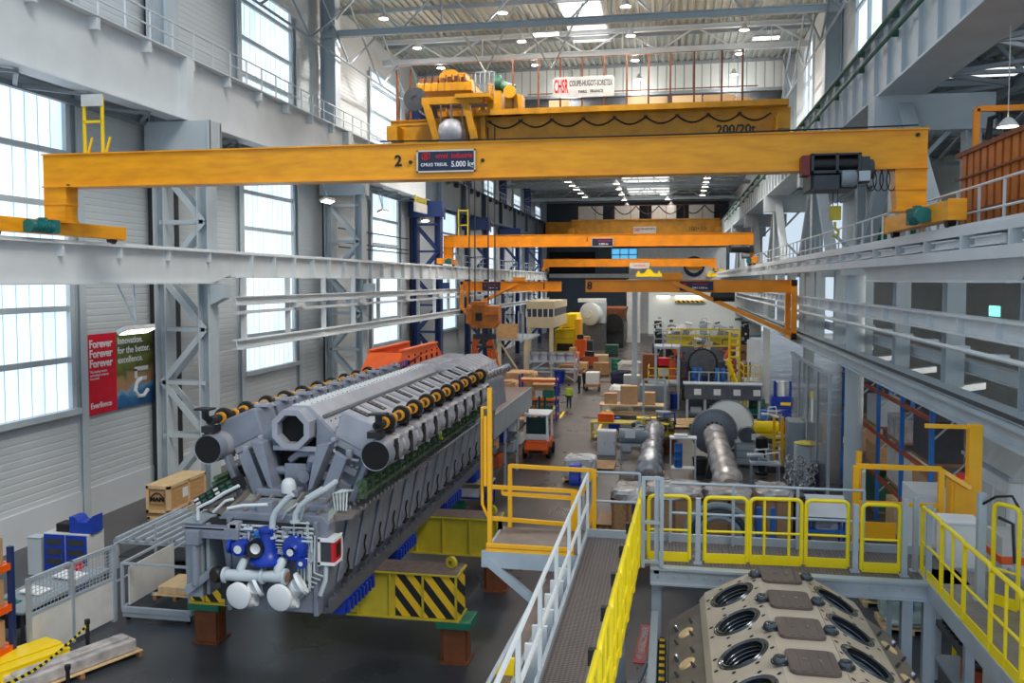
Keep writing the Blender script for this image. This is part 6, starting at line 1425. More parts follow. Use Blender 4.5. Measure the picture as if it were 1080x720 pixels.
# ------------------------------------------------------------------ the beige engine block in the pit
blk = T('engine_block', 'beige painted V engine block with open cylinder bores between the walkways', 'engine block', (1.67, 11, 0))
XB = 1.67; PB = 1.045; YB = 13.12; NR = 5
def deck(s):
    m = MB(); i_ = Vector((XB+s*.36, 0, 4.5)); e_ = Vector((XB+s*1.12, 0, 4.1)); ax = (e_-i_); L = ax.length; ax.normalize(); nrm_ = Vector((-ax.z*s, 0, ax.x*s)); 
    if nrm_.z < 0: nrm_ = -nrm_
    r = .29; lin_ = []
    for k in range(NR):
        yc = YB - PB*k; c = (i_+e_)/2; c.y = yc; n = 32; ring = []; sq = []
        for q in range(n):
            th = 2*PI*q/n; cx, cy = math.cos(th), math.sin(th); ring.append(c + ax*r*cx + Vector((0,1,0))*r*cy)
            sc = min((L/2)/max(abs(cx),1e-6), (PB/2)/max(abs(cy),1e-6)); sq.append(c + ax*sc*cx + Vector((0,1,0))*sc*cy)
        o = [ring, sq]; m.add(ring+sq, [(q, (q+1) % n, n+(q+1) % n, n+q) for q in range(n)])
        # corner fills
        for sx in (-1,1):
            for sy in (-1,1):
                cn = c + ax*sx*L/2 + Vector((0,1,0))*sy*PB/2; th = math.atan2(sy*PB/2, sx*L/2) % (2*PI); q = int(th/(2*PI/n)); m.add([sq[q % n], sq[(q+1) % n], cn], [(0,1,2)])
        lin_.append((c, nrm_, ax))
    y0, y1 = YB-PB*(NR-.5), YB+PB/2
    o = m.build('deck', 'beige_block', blk)
    for c, nn, aa in lin_:
        b = MB(); b.lathe([(.30,.0),(.32,.012),(.345,.012),(.35,0)], c, nn, 32, 0); b.lathe([(.27,.01),(.30,.02),(.31,0)], c, nn, 32, 0); b.lathe([(.285,.0),(.285,-.35),(.26,-.36),(.26,-.9)], c, nn, 32, 0); b.lathe([(.26,-.7),(0,-.7)], c, nn, 32, 1)
        for q in range(5): b.lathe([(.284,-.06-.05*q),(.278,-.07-.05*q),(.284,-.08-.05*q)], c, nn, 32, 0)
        b.cbox(c-nn*.5, (.5,.05,.05), 0)
        bo = b.build('cylinder_bore', ['bore_steel', 'void'], o)
        st = MB()
        for q in range(8):
            th = PI/8+PI/4*q; p = c + aa*.41*math.cos(th) + Vector((0,1,0))*.43*math.sin(th)
            st.lathe([(0,.004),(.03,.004)], p, nn, 10)
        st.build('stud_hole', 'void', bo)
    return y0, y1
y0, y1 = deck(-1); deck(1)
m = MB(); 
m.box(XB-.36, XB+.36, y0, y1, 4.3, 4.5)
for s in (-1,1): m.prism([(XB+s*1.12, y1, 4.1), (XB+s*1.2, y1, 4.0), (XB+s*1.14, y1, 3.9), (XB+s*1.05, y1, 4.02)], (0, y0-y1, 0))
m.prism([(XB-1.12,y1,4.1),(XB-.36,y1,4.5),(XB+.36,y1,4.5),(XB+1.12,y1,4.1),(XB+1.1,y1,3.6),(XB-1.1,y1,3.6)], (0,.06,0)); m.build('top_rib', 'beige_block', blk, .01)
m = MB()
for s in (-1,1):
    q = [(XB+s*1.14,3.98),(XB+s*1.66,3.62),(XB+s*1.7,1.0),(XB+s*1.2,.6)]
    v = [Vector((a,y1+.02,b)) for a,b in q] + [Vector((a,y0,b)) for a,b in q]; m.add(v, [(0,1,5,4),(1,2,6,5),(2,3,7,6)]); m.add(v[:4], [(0,1,2,3)])
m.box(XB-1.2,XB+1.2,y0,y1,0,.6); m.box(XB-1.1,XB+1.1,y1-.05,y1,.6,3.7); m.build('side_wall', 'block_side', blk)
def rrect(w, h, r, n=5):
    P_ = []
    for cx, cy, a0 in ((w-r,h-r,0),(-(w-r),h-r,90),(-(w-r),-(h-r),180),(w-r,-(h-r),270)):
        for k in range(n+1): th = math.radians(a0+90*k/n); P_.append((cx+r*math.cos(th), cy+r*math.sin(th)))
    return P_
M('cover_brown', (104,92,88), .45, .4, .12, 3)
for k in range(NR+1):
    yc = YB + .36 - 1.02*k; c = MB(); c.prism([(XB+a, yc+b, 4.5) for a, b in rrect(.285,.33,.09)], (0,0,.035))
    for q in range(5): c.prism([(XB-.27+.12*q, yc-.29, 4.535),(XB-.21+.12*q, yc-.29, 4.535),(XB-.21+.12*q, yc+.29, 4.535),(XB-.27+.12*q, yc+.29, 4.535)], (0,0,.006))
    co = c.build('top_cover', 'cover_brown', blk)
    b = MB()
    for sx in (-.09,.09): b.lathe([(.022,0),(.022,.02),(0,.02)], (XB+sx, yc, 4.54), (0,0,1), 8)
    b.build('cover_bolt', 'chrome', co)
    for s in (-1,1):
        g = MB(); g.lathe([(.03,.02),(.03,.05),(.045,.075),(.07,.075),(.085,.05),(.085,0)], (XB+s*.37, yc-.02, 4.5), (0,0,1), 18); g.lathe([(.11,0),(.11,.02),(.085,.02)], (XB+s*.37, yc-.02, 4.5), (0,0,1), 18); g.build('lifting_socket', 'bore_steel', blk)
for k in range(NR):
    for s in (-1,1):
        yc = YB - .3 - PB*k; n_ = Vector((s*.57,0,.82)); p = Vector((XB+s*1.42, yc, 3.79))
        o = MB().lathe([(0,.02),(.11,.02),(.13,0),(.13,-.02)], p, n_, 20).build('side_cap', 'wood_pale', blk)
        g = MB(); 
        for dy in (-.24,.24):
            for dd in (-.14,.12): pp = p + Vector((s*-.82*dd, dy, .57*dd)); g.lathe([(.022,0),(.022,.05),(.015,.08),(0,.08)], pp, n_, 8)
        g.build('clamp_stud', 'dark_grey', blk)
        g = MB(); g.lathe([(.03,0),(.03,.04),(.02,.06),(0,.06)], p+Vector((s*.12,.34,-.08)), n_, 10); g.build('drain_plug', 'chrome', blk)
# hazard-striped guards left of the block
t = T('edge_guard', 'grey guard post with a black and yellow strip left of the engine block', 'guard', (-.1, 12, 0))
MB().box(-.27,-.16,9,13.7,1,3.75).build('panel', 'steel_mid', t); MB().box(-.16,-.03,9,13.6,3.28,3.34).build('ledge', 'black', t); MB().box(-.13,-.05,9.2,13.5,3.34,3.42).build('hazard_strip', 'hazard_strip', t); MB().box(-.07,-.04,9,13.6,2.9,3.3).build('rubber_lip', 'black', t)
MB().box(-.34,-.28,9.2,12.4,3.0,3.08).build('hazard_strip', 'hazard_strip', t)
t = T('wall_panel', 'grey panel below the walkway carrying the red notice', 'panel', (-.45, 11.5, 0)); MB().box(-.64,-.36,8.5,13.7,1.0,2.6).build('sheet', 'steel_mid', t); m = MB(); m.bar((-.3,8.5,2.9),(-.3,13.7,2.9),.05); m.bar((-.3,12.6,3.4),(-.55,12.9,2.6),.04); m.build('rail', 'galv', t)
t = T('notice', 'red upright notice with white lettering below the yellow barriers', 'sign', (-.42, 12, 2.6)); p0 = onz(674,700,2.62); p1 = onz(682,660,2.62)
d = (p1-p0).normalized(); sd = Vector((d.y,-d.x,0)); c = (p0+p1)/2; L = (p1-p0).length
MB().prism([p0-sd*.1, p0+sd*.1, p1+sd*.1, p1-sd*.1], (0,0,.02)).build('plate', 'red', t); text('lettering', 'NE PAS ENCOMBRER', L*.1, c+Vector((0,0,.022)), d, Vector((-d.y,d.x,0)), 'white', t, fit=L*.85)
# ------------------------------------------------------------------ goods and machines down the hall
def one(m, name, mats, label, cat, bevel=0.0, group=None, kind=None):
    return tag(m.build(name, mats, None, bevel, kind), label, cat, group)
def slat_crate(x0, x1, y0, y1, h, label, cap=None, z=0, mat='wood', body='osb'):
    t = T('packing_crate', label, 'crate', ((x0+x1)/2, (y0+y1)/2, z))
    MB().box(x0, x1, y0, y1, z+.12, z+h).build('box', body, t)
    m = MB(); w = .09
    for xx in (x0, (x0+x1)/2-w/2, x1-w): m.box(xx, xx+w, y0-.03, y0, z+.12, z+h)
    for zz in (z+.12, z+h-w): m.box(x0, x1, y0-.03, y0, zz, zz+w)
    m.build('batten', mat, t)
    for xx in (x0+.05, (x0+x1)/2-.06, x1-.17): MB().box(xx, xx+.12, y0, y1, z, z+.12).build('skid', 'wood_brown', t)
    if cap: m = MB(); m.blob(((x0+x1)/2, (y0+y1)/2, z+h+.02), (x1-x0+.12, y1-y0+.1, .5), hash(label) % 97, .1, 16, 7); m.build('film_cover', cap, t)
    return t
def film_pack(x, y, sx, sy, h, label, mat='film', z=0):
    t = T('wrapped_pallet', label, 'pallet load', (x, y, z)); m = MB()
    for k in range(5): m.box(x-sx/2, x+sx/2, y-sy/2+sy*(k+.1)/5, y-sy/2+sy*(k+.85)/5, z+.11, z+.14)
    for k in (-1,0,1): m.box(x+k*(sx/2-.06)-.05, x+k*(sx/2-.06)+.05, y-sy/2, y+sy/2, z, z+.11)
    m.build('pallet', 'wood_pale', t); MB().blob((x, y, z+.14+h/2), (sx*.98, sy*.98, h), hash(label) % 89, .07, 18, 10, 0, .35).build('wrapped_load', mat, t); return t
def shelf_unit(x0, x1, y0, y1, hs, label, post='steel_blue', board='steel_grey', beam='orange', name='storage_rack'):
    t = T(name, label, 'rack', ((x0+x1)/2, (y0+y1)/2, 0)); top = hs[-1]+.3
    for a in (x0, x1):
        for b in (y0, y1): MB().bar((a,b,0),(a,b,top),.1).build('upright', post, t)
    for h in hs:
        m = MB(); m.box(x0,x1,y0-.03,y0+.03,h-.12,h); m.box(x0,x1,y1-.03,y1+.03,h-.12,h); m.box(x0-.03,x0+.03,y0,y1,h-.12,h); m.box(x1-.03,x1+.03,y0,y1,h-.12,h); m.build('beam', beam, t); MB().box(x0,x1,y0,y1,h,h+.03).build('shelf_board', board, t)
    return t
def drum(x, y, label, mat, h=.9, r=.3, z=0):
    t = T('drum', label, 'drum', (x,y,z)); m = MB(); m.lathe([(0,0),(r,0),(r,h*.32),(r+.02,h*.34),(r,h*.36),(r,h*.64),(r+.02,h*.66),(r,h*.68),(r,h),(r-.03,h),(r-.03,h-.02),(0,h-.02)], (x,y,z), (0,0,1), 20); m.build('shell', mat, t); return t
def bench(x0, x1, y0, y1, h, label, top='steel_grey', leg='galv', drawers=0):
    t = T('workbench', label, 'workbench', ((x0+x1)/2,(y0+y1)/2,0)); MB().box(x0,x1,y0,y1,h-.06,h).build('bench_top', top, t, .005)
    for a in (x0+.06,x1-.06):
        for b in (y0+.06,y1-.06): MB().bar((a,b,0),(a,b,h-.06),.07).build('leg', leg, t)
    MB().box(x0+.06,x1-.06,y0+.06,y1-.06,.25,.29).build('lower_shelf', top, t)
    for k in range(drawers):
        w = (x1-x0-.2)/drawers; d = MB().box(x0+.1+k*w+.02,x0+.1+(k+1)*w-.02,y0-.02,y0+.3,h-.4,h-.08).build('drawer','steel_mid',t); MB().box(x0+.1+(k+.3)*w,x0+.1+(k+.7)*w,y0-.05,y0-.03,h-.22,h-.19).build('handle','chrome',d)
    return t
def cabinet(x0, x1, y0, y1, h, label, mat='steel_mid', z=0, doors=2):
    t = T('cabinet', label, 'cabinet', ((x0+x1)/2,(y0+y1)/2,z)); MB().box(x0,x1,y0,y1,z,z+h).build('body', mat, t, .01)
    w = (x1-x0)/doors
    for k in range(doors): d = MB().box(x0+k*w+.02,x0+(k+1)*w-.02,y0-.025,y0,z+.1,z+h-.05).build('door', mat, t, .005); MB().box(x0+(k+.82)*w,x0+(k+.86)*w,y0-.05,y0-.025,z+h*.45,z+h*.6).build('handle','chrome',d)
    return t
# row of film-topped crates behind the cross platform
for u0, u1, h, lab, cap, y in ((629,645,1.15,'low carton box behind the walkway head, left of the tall board crate',None,27.6),(645,678,2.0,'board crate with crumpled film on top behind the walkway head','film',27.7),(680,742,2.05,'wide film topped crate behind the yellow barriers, left half of the row','film',28.0),(744,794,2.0,'film topped crate directly behind the coil of hose','film',28.1),(800,836,2.05,'narrow film topped crate at the right of the crate row','film',28.3)):
    a = ony(u0,550,y).x; b = ony(u1,550,y).x; slat_crate(a, b, y, y+1.6, h, lab, cap, 0, 'wood_brown', 'osb' if '645' in str(u0) else 'carton')
a = ony(838,560,28.6).x; b = ony(849,560,28.6).x; cabinet(a, b, 28.6, 29.3, 2.1, 'narrow dark cabinet standing between the crate row and the blue trolley', 'dark_grey', 0, 1)
p = ony(758,572,26.8); t = T('hose_coil', 'large grey coil of hose standing on the floor behind the yellow barriers', 'hose coil', (p.x, 26.8, 0)); zc = 1.02
for k, (r, w) in enumerate(((.98,.22),(.8,.2),(.63,.18))): MB().path([(p.x+r*math.cos(q*PI/16), 26.8-.05*k, zc+.15+r*math.sin(q*PI/16)) for q in range(32)], w/2, 8, closed=True).build('coil_ring', 'dark_grey' if k % 2 else 'steel_mid', t)
MB().box(p.x-.6,p.x+.6,26.5,27.2,0,.2).build('cradle','wood_brown',t)
for u in (800, 815): x = ony(u,560,27.4).x; one(MB().bar((x,27.4,0),(x,27.4,2.0),.14).box(x-.2,x+.2,27.2,27.6,0,.05), 'steel_stand', 'blue_light', 'blue upright stand in front of the narrow crate, %s of two' % ('left' if u == 800 else 'right'), 'stand')
x = ony(870,560,28.8).x
t = T('parts_trolley', 'blue parts trolley carrying a tilted white board behind the barrier', 'trolley', (x,29,0))
for z in (.3,.95,1.35): MB().box(x-.55,x+.6,28.6,29.5,z,z+.08).build('tray','blue_light',t)
for dx in (-.5,.55):
    for y in (28.65,29.45): MB().bar((x+dx,y,.12),(x+dx,y,1.4),.07).build('post','blue',t); MB().lathe([(0,-.03),(.09,-.03),(.09,.03),(0,.03)], (x+dx,y,.09), (1,0,0), 10).build('wheel','black',t)
one(MB().cbox((x,28.9,1.75),(1.3,.9,.03),M4=Matrix.Rotation(math.radians(38),3,'X')).box(x-.3,x+.3,29,29.2,1.43,1.7), 'white_board', 'white', 'white board lying tilted on top of the blue parts trolley', 'board')
one(MB().blob((x,28.95,1.12),(.7,.5,.3),5,.2), 'rag_heap', 'engine_light', 'grey rags on the middle tray of the blue parts trolley', 'rags')
# crankshaft with wheel, wrapped
cx_, cy_, cz_ = 2.2, 44.5, 1.35
t = T('crankshaft', 'crankshaft with dark grey flange wheel, its shaft wrapped in clear film', 'crankshaft', (cx_, 40, 0))
m = MB(); m.lathe([(0,0),(.35,0),(.35,.04),(1.12,.04),(1.17,.08),(1.17,.28),(1.12,.32),(.4,.32),(.4,.5),(0,.5)], (cx_, cy_, cz_), (0,1,0), 40)
m.build('flange_wheel', M('wheel_grey', (126,132,142), .4, .3, .1, 3), t)
m = MB()
for k in range(44): th = 2*PI*k/44; m.lathe([(0,0),(.025,0),(.025,.05),(0,.05)], (cx_+1.06*math.cos(th), cy_+.04, cz_+1.06*math.sin(th)), (0,-1,0), 6)
for k in range(14): th = 2*PI*k/14; m.lathe([(0,0),(.05,0),(.05,.08),(0,.08)], (cx_+.5*math.cos(th), cy_+.04, cz_+.5*math.sin(th)), (0,-1,0), 8)
m.build('bolt_circle', 'black', t)
pr = [(0,0),(.44,0)]; R2 = random.Random(5)
for k in range(34): pr.append((.47+.09*math.sin(k*1.1)+R2.uniform(-.04,.04), .3+k*.34))
pr += [(.38, 12.0),(0,12.0)]; m = MB(); m.lathe(pr, (cx_, cy_-.0, cz_-.02), (0,-1,0), 22); m.build('film_wrap', 'film', t)
for y in (34.5, 40): MB().prism([(cx_-.6,y,0),(cx_+.6,y,0),(cx_+.35,y,.9),(cx_-.35,y,.9)],(0,.3,0)).build('support_block','dark_grey',t)
MB().box(cx_-.3,cx_+.3,44.3,44.9,0,.25).build('wheel_chock','dark_grey',t)
t = T('flywheel_ring', 'white painted flywheel disc standing behind the dark flange wheel', 'flywheel', (3.05, 47, 0))
m = MB(); m.lathe([(0,0),(.2,0),(.2,.05),(1.2,.05),(1.26,.08),(1.26,.3),(1.2,.33),(0,.33)], (3.05, 47, 1.35), (-.12,-1,.12), 40); m.build('disc', M('disc_white',(246,244,238),.45,0,.03), t); m = MB(); m.lathe([(1.265,.06),(1.33,.1),(1.33,.3),(1.265,.34)], (3.05,47,1.35), (-.12,-1,.12), 40); m.build('rim','steel_mid',t)
MB().box(2.7,3.4,46.6,47.4,0,.12).build('stand','dark_grey',t)
x2 = -.85
t = T('crankshaft', 'film wrapped shaft lying lower, left of the big wheel and shaft', 'crankshaft', (x2,41,0)); pr = [(0,0),(.3,0),(.55,.02),(.55,.3)]
for k in range(30): pr.append((.44+.12*math.sin(k*1.35)+R2.uniform(-.05,.05), .4+k*.36))
pr += [(.3,11.2),(0,11.2)]; MB().lathe(pr, (x2,47,.95), (0,-1,0), 20).build('film_wrap','film_silver',t)
for y in (37,41,45): MB().prism([(x2-.5,y,0),(x2+.5,y,0),(x2+.3,y,.6),(x2-.3,y,.6)],(0,.3,0)).build('support_block','dark_grey',t)
# benches and machines between aisle and shafts
def at(u, v): p = onz(u, v, 0); return p
p = at(640,480); cabinet(p.x-.5,p.x+.45,p.y,p.y+.8,1.25,'small white cabinet beside the aisle, next to the blue pump','white',0,2)
p = at(627,492); pallet(p.x,p.y,0,2.0,2.0,'empty timber pallet by the aisle in front of the white cabinet',0,'wood')
p = at(641,470); t = T('pump', 'dark blue pump standing by the aisle next to the white cabinet', 'pump', p+Vector((.9,-.5,0))); c = p+Vector((.9,-.5,0)); MB().lathe([(0,0),(.25,0),(.2,.3),(.2,.7),(.3,.75),(.3,1.0),(0,1.05)], c, (0,0,1), 16).build('body','blue',t); MB().tube(c+Vector((-.3,0,.95)), c+Vector((.5,0,.95)), .2, 12).build('motor','navy',t); MB().tube(c+Vector((.3,-.1,.6)), c+Vector((.9,-.1,.6)), .08, 8).build('pipe','red',t)
p = at(668,488); t = T('gear_motor', 'grey gear motor with a paper label on a steel trolley by the aisle', 'motor', p); MB().box(p.x-.7,p.x+.7,p.y-.4,p.y+.4,.9,1.0).build('stand_top','steel_grey',t)
for dx in (-.6,.6):
    for dy in (-.3,.3): MB().bar((p.x+dx,p.y+dy,0),(p.x+dx,p.y+dy,.9),.07).build('leg','galv',t)
MB().tube((p.x-.7,p.y,1.35),(p.x+.5,p.y,1.35),.36,18).tube((p.x+.5,p.y,1.35),(p.x+.75,p.y,1.35),.28,16).build('body','steel_mid',t); MB().box(p.x-.4,p.x+.1,p.y-.4,p.y-.36,1.3,1.65).build('label_plate','white',t)
p = at(720,505); t = T('tool_stand', 'white tube stand with blue bottles between the two wrapped shafts', 'stand', p)
for dx in (-.55,.55):
    for dy in (-.3,.3): MB().bar((p.x+dx,p.y+dy,0),(p.x+dx,p.y+dy,1.9),.06).build('post','steel_white',t)
MB().box(p.x-.6,p.x+.6,p.y-.35,p.y+.35,1.88,1.94).build('top','steel_white',t); MB().box(p.x-.55,p.x+.55,p.y-.3,p.y+.3,.5,.54).build('shelf','steel_white',t)
drum(p.x-.2,p.y,'blue gas bottle inside the white tube stand','blue_light',1.1,.18,.54); one(MB().box(p.x-.4,p.x+.2,p.y-.2,p.y+.2,1.94,2.05),'box','white','white box on top of the white tube stand','box')
p = at(664,462); bench(p.x-2.2,p.x+2.2,p.y-.6,p.y+.6,.95,'long yellow edged workbench crosswise behind the wrapped shaft','yellow_old','yellow_old'); 
one(MB().box(p.x+.4,p.x+1.5,p.y-.4,p.y+.3,.95,1.25),'toolbox','yellow','bright yellow toolbox on the yellow edged workbench','toolbox',.02)
one(MB().box(p.x-1.8,p.x-.9,p.y-.3,p.y+.3,.95,1.4),'parts_box','orange','orange parts box on the yellow edged workbench','box',.02)
p = at(665,440); bench(p.x-2.0,p.x+2.2,p.y-.7,p.y+.7,.9,'timber topped bench by the aisle carrying cartons','wood_pale','galv')
for k, (dx, w, h, lab) in enumerate(((-1.3,.8,.7,'brown carton on the timber topped bench, aisle end'),(-.1,1.1,1.2,'tall carton in the middle of the timber topped bench'),(1.2,.8,.8,'carton at the right end of the timber topped bench'))): one(MB().box(p.x+dx-w/2,p.x+dx+w/2,p.y-.4,p.y+.4,.9,.9+h).box(p.x+dx-.03,p.x+dx+.03,p.y-.405,p.y+.4,.9,.905+h),'carton','carton',lab,'carton',.01)
p = at(688,452); t = T('portal_frame', 'pale grey tube portal frame between bench and aisle', 'frame', p)
for dx in (-.55,.75): MB().bar((p.x+dx,p.y,0),(p.x+dx,p.y,3.0),.14).build('post','galv',t)
MB().bar((p.x-.55,p.y,3.0),(p.x+.75,p.y,3.0),.14).build('crossbar','galv',t)
p = at(714,446); pallet(p.x+.3,p.y-1.5,0,3,1.6,'pallet with loose boards left of the big wheel',.1); 
for k in range(4): one(MB().cbox((p.x+.3+.1*k,p.y-1.6+.25*k,.2+.07*k),(3.2,.22,.06),rz=-.25+.17*k),'plank','wood_pale','loose plank on the pallet left of the big wheel, %s' % ('bottom layer','second layer','third layer','topmost')[k],'plank')
for k, (dx, mt, lab) in enumerate(((1.3,'green','green plastic tub beside the loose planks'),(1.9,'blue','blue plastic tub beside the loose planks'),(2.4,'white','white tub beside the loose planks next to the wheel'))): one(MB().lathe([(0,0),(.28,0),(.34,.5),(.31,.5),(.26,.05),(0,.05)],(p.x+dx-.3,p.y-3.4,0),(0,0,1),16),'tub',mt,lab,'tub')
# long steel bench in front of the second engine
y = 57.5; a = ony(722,430,y).x; b = ony(803,430,y).x; t = T('machine_bed', 'long dark steel bed with paper notices in front of the second engine', 'machine bed', ((a+b)/2,y,0)); MB().box(a,b,y,y+1.2,1.25,2.2).build('beam','engine_dark',t,.02); MB().box(a-.1,b+.1,y-.1,y+1.3,2.2,2.28).build('top_plate','steel_mid',t)
for k in range(5): MB().box(a+.1+(b-a-.3)*k/4,a+.25+(b-a-.3)*k/4,y+.1,y+1.1,0,1.25).build('leg','steel_grey',t)
for k in range(4): MB().box(a+.6+1.25*k,a+1.05+1.25*k,y-.02,y,1.55,1.95).build('notice','white',t)
MB().box(a+.2,b-.2,y+.2,y+1.1,.3,.36).build('lower_shelf','steel_mid',t)
for k in range(4): xx = a+.4+1.25*k; one(MB().box(xx,xx+.7,y+.25,y+.8,.36,.36+.3+.1*(k % 3)),'parts_bin',('steel_grey','sign_white','dark_grey','green')[k],('grey parts bin under the long dark machine bed','pale parts bin under the long dark machine bed','charcoal parts bin under the long dark machine bed','green parts bin under the long dark machine bed')[k],'bin',.02)
# second engine with its yellow working platforms
y = 66; xe = ony(741,360,y).x
t = T('test_engine', 'second engine seen end on between yellow working platforms', 'engine', (xe,y,0)); m = MB()
m.box(xe-1.6,xe+1.6,y,y+9,.9,3.0); m.build('crankcase','engine_dark',t,.05)
m = MB()
for s in (-1,1): m.prism([(xe+s*.2,y+.2,3.0),(xe+s*1.7,y+.2,3.0),(xe+s*2.6,y+.2,5.0),(xe+s*1.2,y+.2,5.4)],(0,8.5,0))
m.build('cylinder_bank','engine',t,.04); m = MB(); m.lathe([(0,0),(.35,-.1),(.35,.06),(.85,.06),(.95,.12),(.95,.4),(0,.4)],(xe,y-.45,2.9),(0,-1,0),32); m.build('flywheel','engine_dark',t); m = MB(); m.lathe([(.96,0),(1.1,.02),(1.1,.3),(.96,.32)],(xe,y-.4,2.9),(0,-1,0),32); m.build('flywheel_rim','black',t)
m = MB(); zt_ = ony(741,347,y).z; zb_ = ony(741,364,y).z
for zz in (zt_, zt_-.5, zb_): m.bar((xe-2.6,y-.3,zz),(xe+2.6,y-.3,zz),.12)
for k in range(6): m.bar((xe-2.6+1.04*k,y-.3,zb_),(xe-2.6+1.04*k,y-.3,zt_),.1)
m.prism([(xe-2.5,y-.25,zb_),(xe-1.3,y-.25,zb_),(xe-.5,y-.25,zb_+.5),(xe-.7,y-.25,zb_+.7),(xe-2.5,y-.25,zb_+.75)],(0,.1,0)); m.prism([(xe+2.5,y-.25,zb_),(xe+1.3,y-.25,zb_),(xe+.5,y-.25,zb_+.5),(xe+.7,y-.25,zb_+.7),(xe+2.5,y-.25,zb_+.75)],(0,.1,0)); m.build('end_guard','yellow_old',t)
dress(t, xe-2.4, xe+2.4, y-.5, y-.2, 1.2, zb_-.2, 4, 40, ('rust_brown','steel_mid','dark_grey','orange_rust'))
dress(t, xe-2.4, xe+2.4, y-.4, y+.2, zb_, zt_+.8, 6, 26, ('steel_white','dark_grey','engine'), 'top_pipework')
m = MB()
for s in (-1,1):
    m.tube((xe+s*1.7,y-.3,3.2),(xe+s*2.2,y-.3,4.2),.25,10); m.cbox((xe+s*2.2,y-.2,2.4),(.5,.5,1.6))
m.build('pipe_elbow','orange_rust',t)
for k in range(4): MB().box(xe-1.5+.8*k,xe-1.1+.8*k,y,y+1,0,.9).build('foot','dark_grey',t)
def work_platform(u0, u1, v0, label, y, col='yellow'):
    a = ony(u0,400,y).x; b = ony(u1,400,y).x; zt = ony(u0,v0,y).z; t = T('working_platform', label, 'platform', ((a+b)/2,y,0))
    MB().box(a,b,y-1.2,y+1.5,zt-.15,zt).build('deck','galv',t)
    for xx in (a+.1,b-.1):
        for yy in (y-1.1,y+1.4): MB().bar((xx,yy,0),(xx,yy,zt-.15),.14).build('leg',col,t)
    m = MB()
    for h in (.55,1.1): m.bar((a,y-1.2,zt+h),(b,y-1.2,zt+h),.07); m.bar((a,y-1.2,zt+h),(a,y+1.5,zt+h),.07)
    for k in range(4): xx = a+(b-a)*k/3; m.bar((xx,y-1.2,zt),(xx,y-1.2,zt+1.1),.07)
    m.build('guard_rail',col,t); return t
work_platform(684,716,402,'yellow working platform with guard rails left of the second engine',64)
work_platform(783,800,400,'yellow working platform with guard rails right of the second engine',64)
work_platform(690,717,364,'upper working platform with grey sides left of the second engine',62.4,'galv')
t = T('stair', 'steep yellow stair leaning against the right of the second engine', 'stair', (ony(770,400,63).x,63,0)); a = ony(768,380,64); b = ony(779,414,62.5)
for dy in (0,.9): MB().bar((a.x,a.y+dy,a.z),(b.x,b.y+dy,b.z),.12,.5).build('stringer','yellow',t)
for k in range(7): q = a+(b-a)*k/6.5; MB().box(q.x-.3,q.x+.3,q.y,q.y+.9,q.z-.03,q.z).build('tread','galv',t)
MB().bar((b.x,b.y+.1,0),(b.x,b.y+.1,b.z),.12).build('foot_post','yellow',t)
t = T('ladder_tower', 'bright yellow caged ladder tower right of the second engine', 'ladder', (ony(775,360,63.2).x,63.2,0)); a = ony(770,350,63.2); b = ony(780,376,63.2)
for xx in (a.x,b.x):
    for yy in (63.2,63.9): MB().bar((xx,yy,0),(xx,yy,a.z),.1).build('post','yellow',t)
for k in range(5): zz = b.z+(a.z-b.z)*k/4; MB().box(a.x,b.x,63.15,63.22,zz-.06,zz+.06).build('rung','yellow',t)
MB().box(a.x-.05,b.x+.05,63.1,63.95,b.z-.1,b.z).build('landing','yellow',t)
y = 61.5; a = ony(727,392,y); b = ony(768,418,y); t = T('gate_enclosure', 'grey tube enclosure with a dark opening before the second engine', 'enclosure', ((a.x+b.x)/2,y,0)); n = 4
for k in range(n+1): xx = a.x+(b.x-a.x)*k/n; MB().bar((xx,y,.88),(xx,y,a.z),.09).build('post','galv',t)
for zz in (a.z,a.z-.9): MB().bar((a.x,y,zz),(b.x,y,zz),.08).build('rail','galv',t)
MB().box(a.x+.9,b.x-1.0,y+.4,y+.5,.9,a.z-.3).build('dark_panel','sign_navy',t)
for k, xx in enumerate((a.x+.35,a.x+.7,b.x-.75,b.x-.35)): drum(xx,y+.3,'blue gas cylinder inside the grey enclosure, %s' % ('far left','left of the dark panel','right of the dark panel','far right')[k],'blue_light',2.0,.15,.9)
one(MB().box(a.x-.2,b.x+.2,y-.2,y+.8,0,.88),'plinth','dark_grey','dark plinth beneath the grey tube enclosure','plinth')
# white panel, fence mesh, blue press, drums
y = 63; a = ony(788,358,y); b = ony(802,382,y); one(MB().box(a.x,b.x,y,y+.15,b.z,a.z).bar((a.x+.1,y+.1,0),(a.x+.1,y+.1,b.z+.1),.1).bar((b.x-.1,y+.1,0),(b.x-.1,y+.1,b.z+.1),.1),'sunlit_board','white','white upright board beside the pale column at the right','board')
y = 55; a = ony(812,402,y).x; b = ony(836,402,y).x; t = T('hydraulic_press', 'blue hydraulic press standing against the right columns', 'press', ((a+b)/2,y,0)); zt = ony(815,418,y).z; MB().box(a+.2,b,y,y+1.2,0,zt*.55).build('base','blue',t,.03); MB().box(a+.15,b+.05,y-.05,y+1.0,zt*.6,zt).build('head','blue',t,.03)
for xx in (a+.25,b-.15): MB().box(xx,xx+.12,y+.1,y+.4,zt*.5,ony(815,402,y).z).build('column','blue',t)
MB().box(b-.7,b-.1,y-.07,y-.05,zt*.72,zt*.82).build('yellow_plate','yellow',t); MB().tube(((a+b)/2,y+.4,zt),((a+b)/2,y+.4,zt+.9),.3,12).build('cylinder','steel_white',t)
p = at(809,450); drum(p.x,p.y,'blue oil drum standing in front of the blue press','blue_light',1.05,.42); p = at(800,438); drum(p.x-.2,p.y-1,'dark green drum under the end of the machine bed','green_dark',1.2,.5)
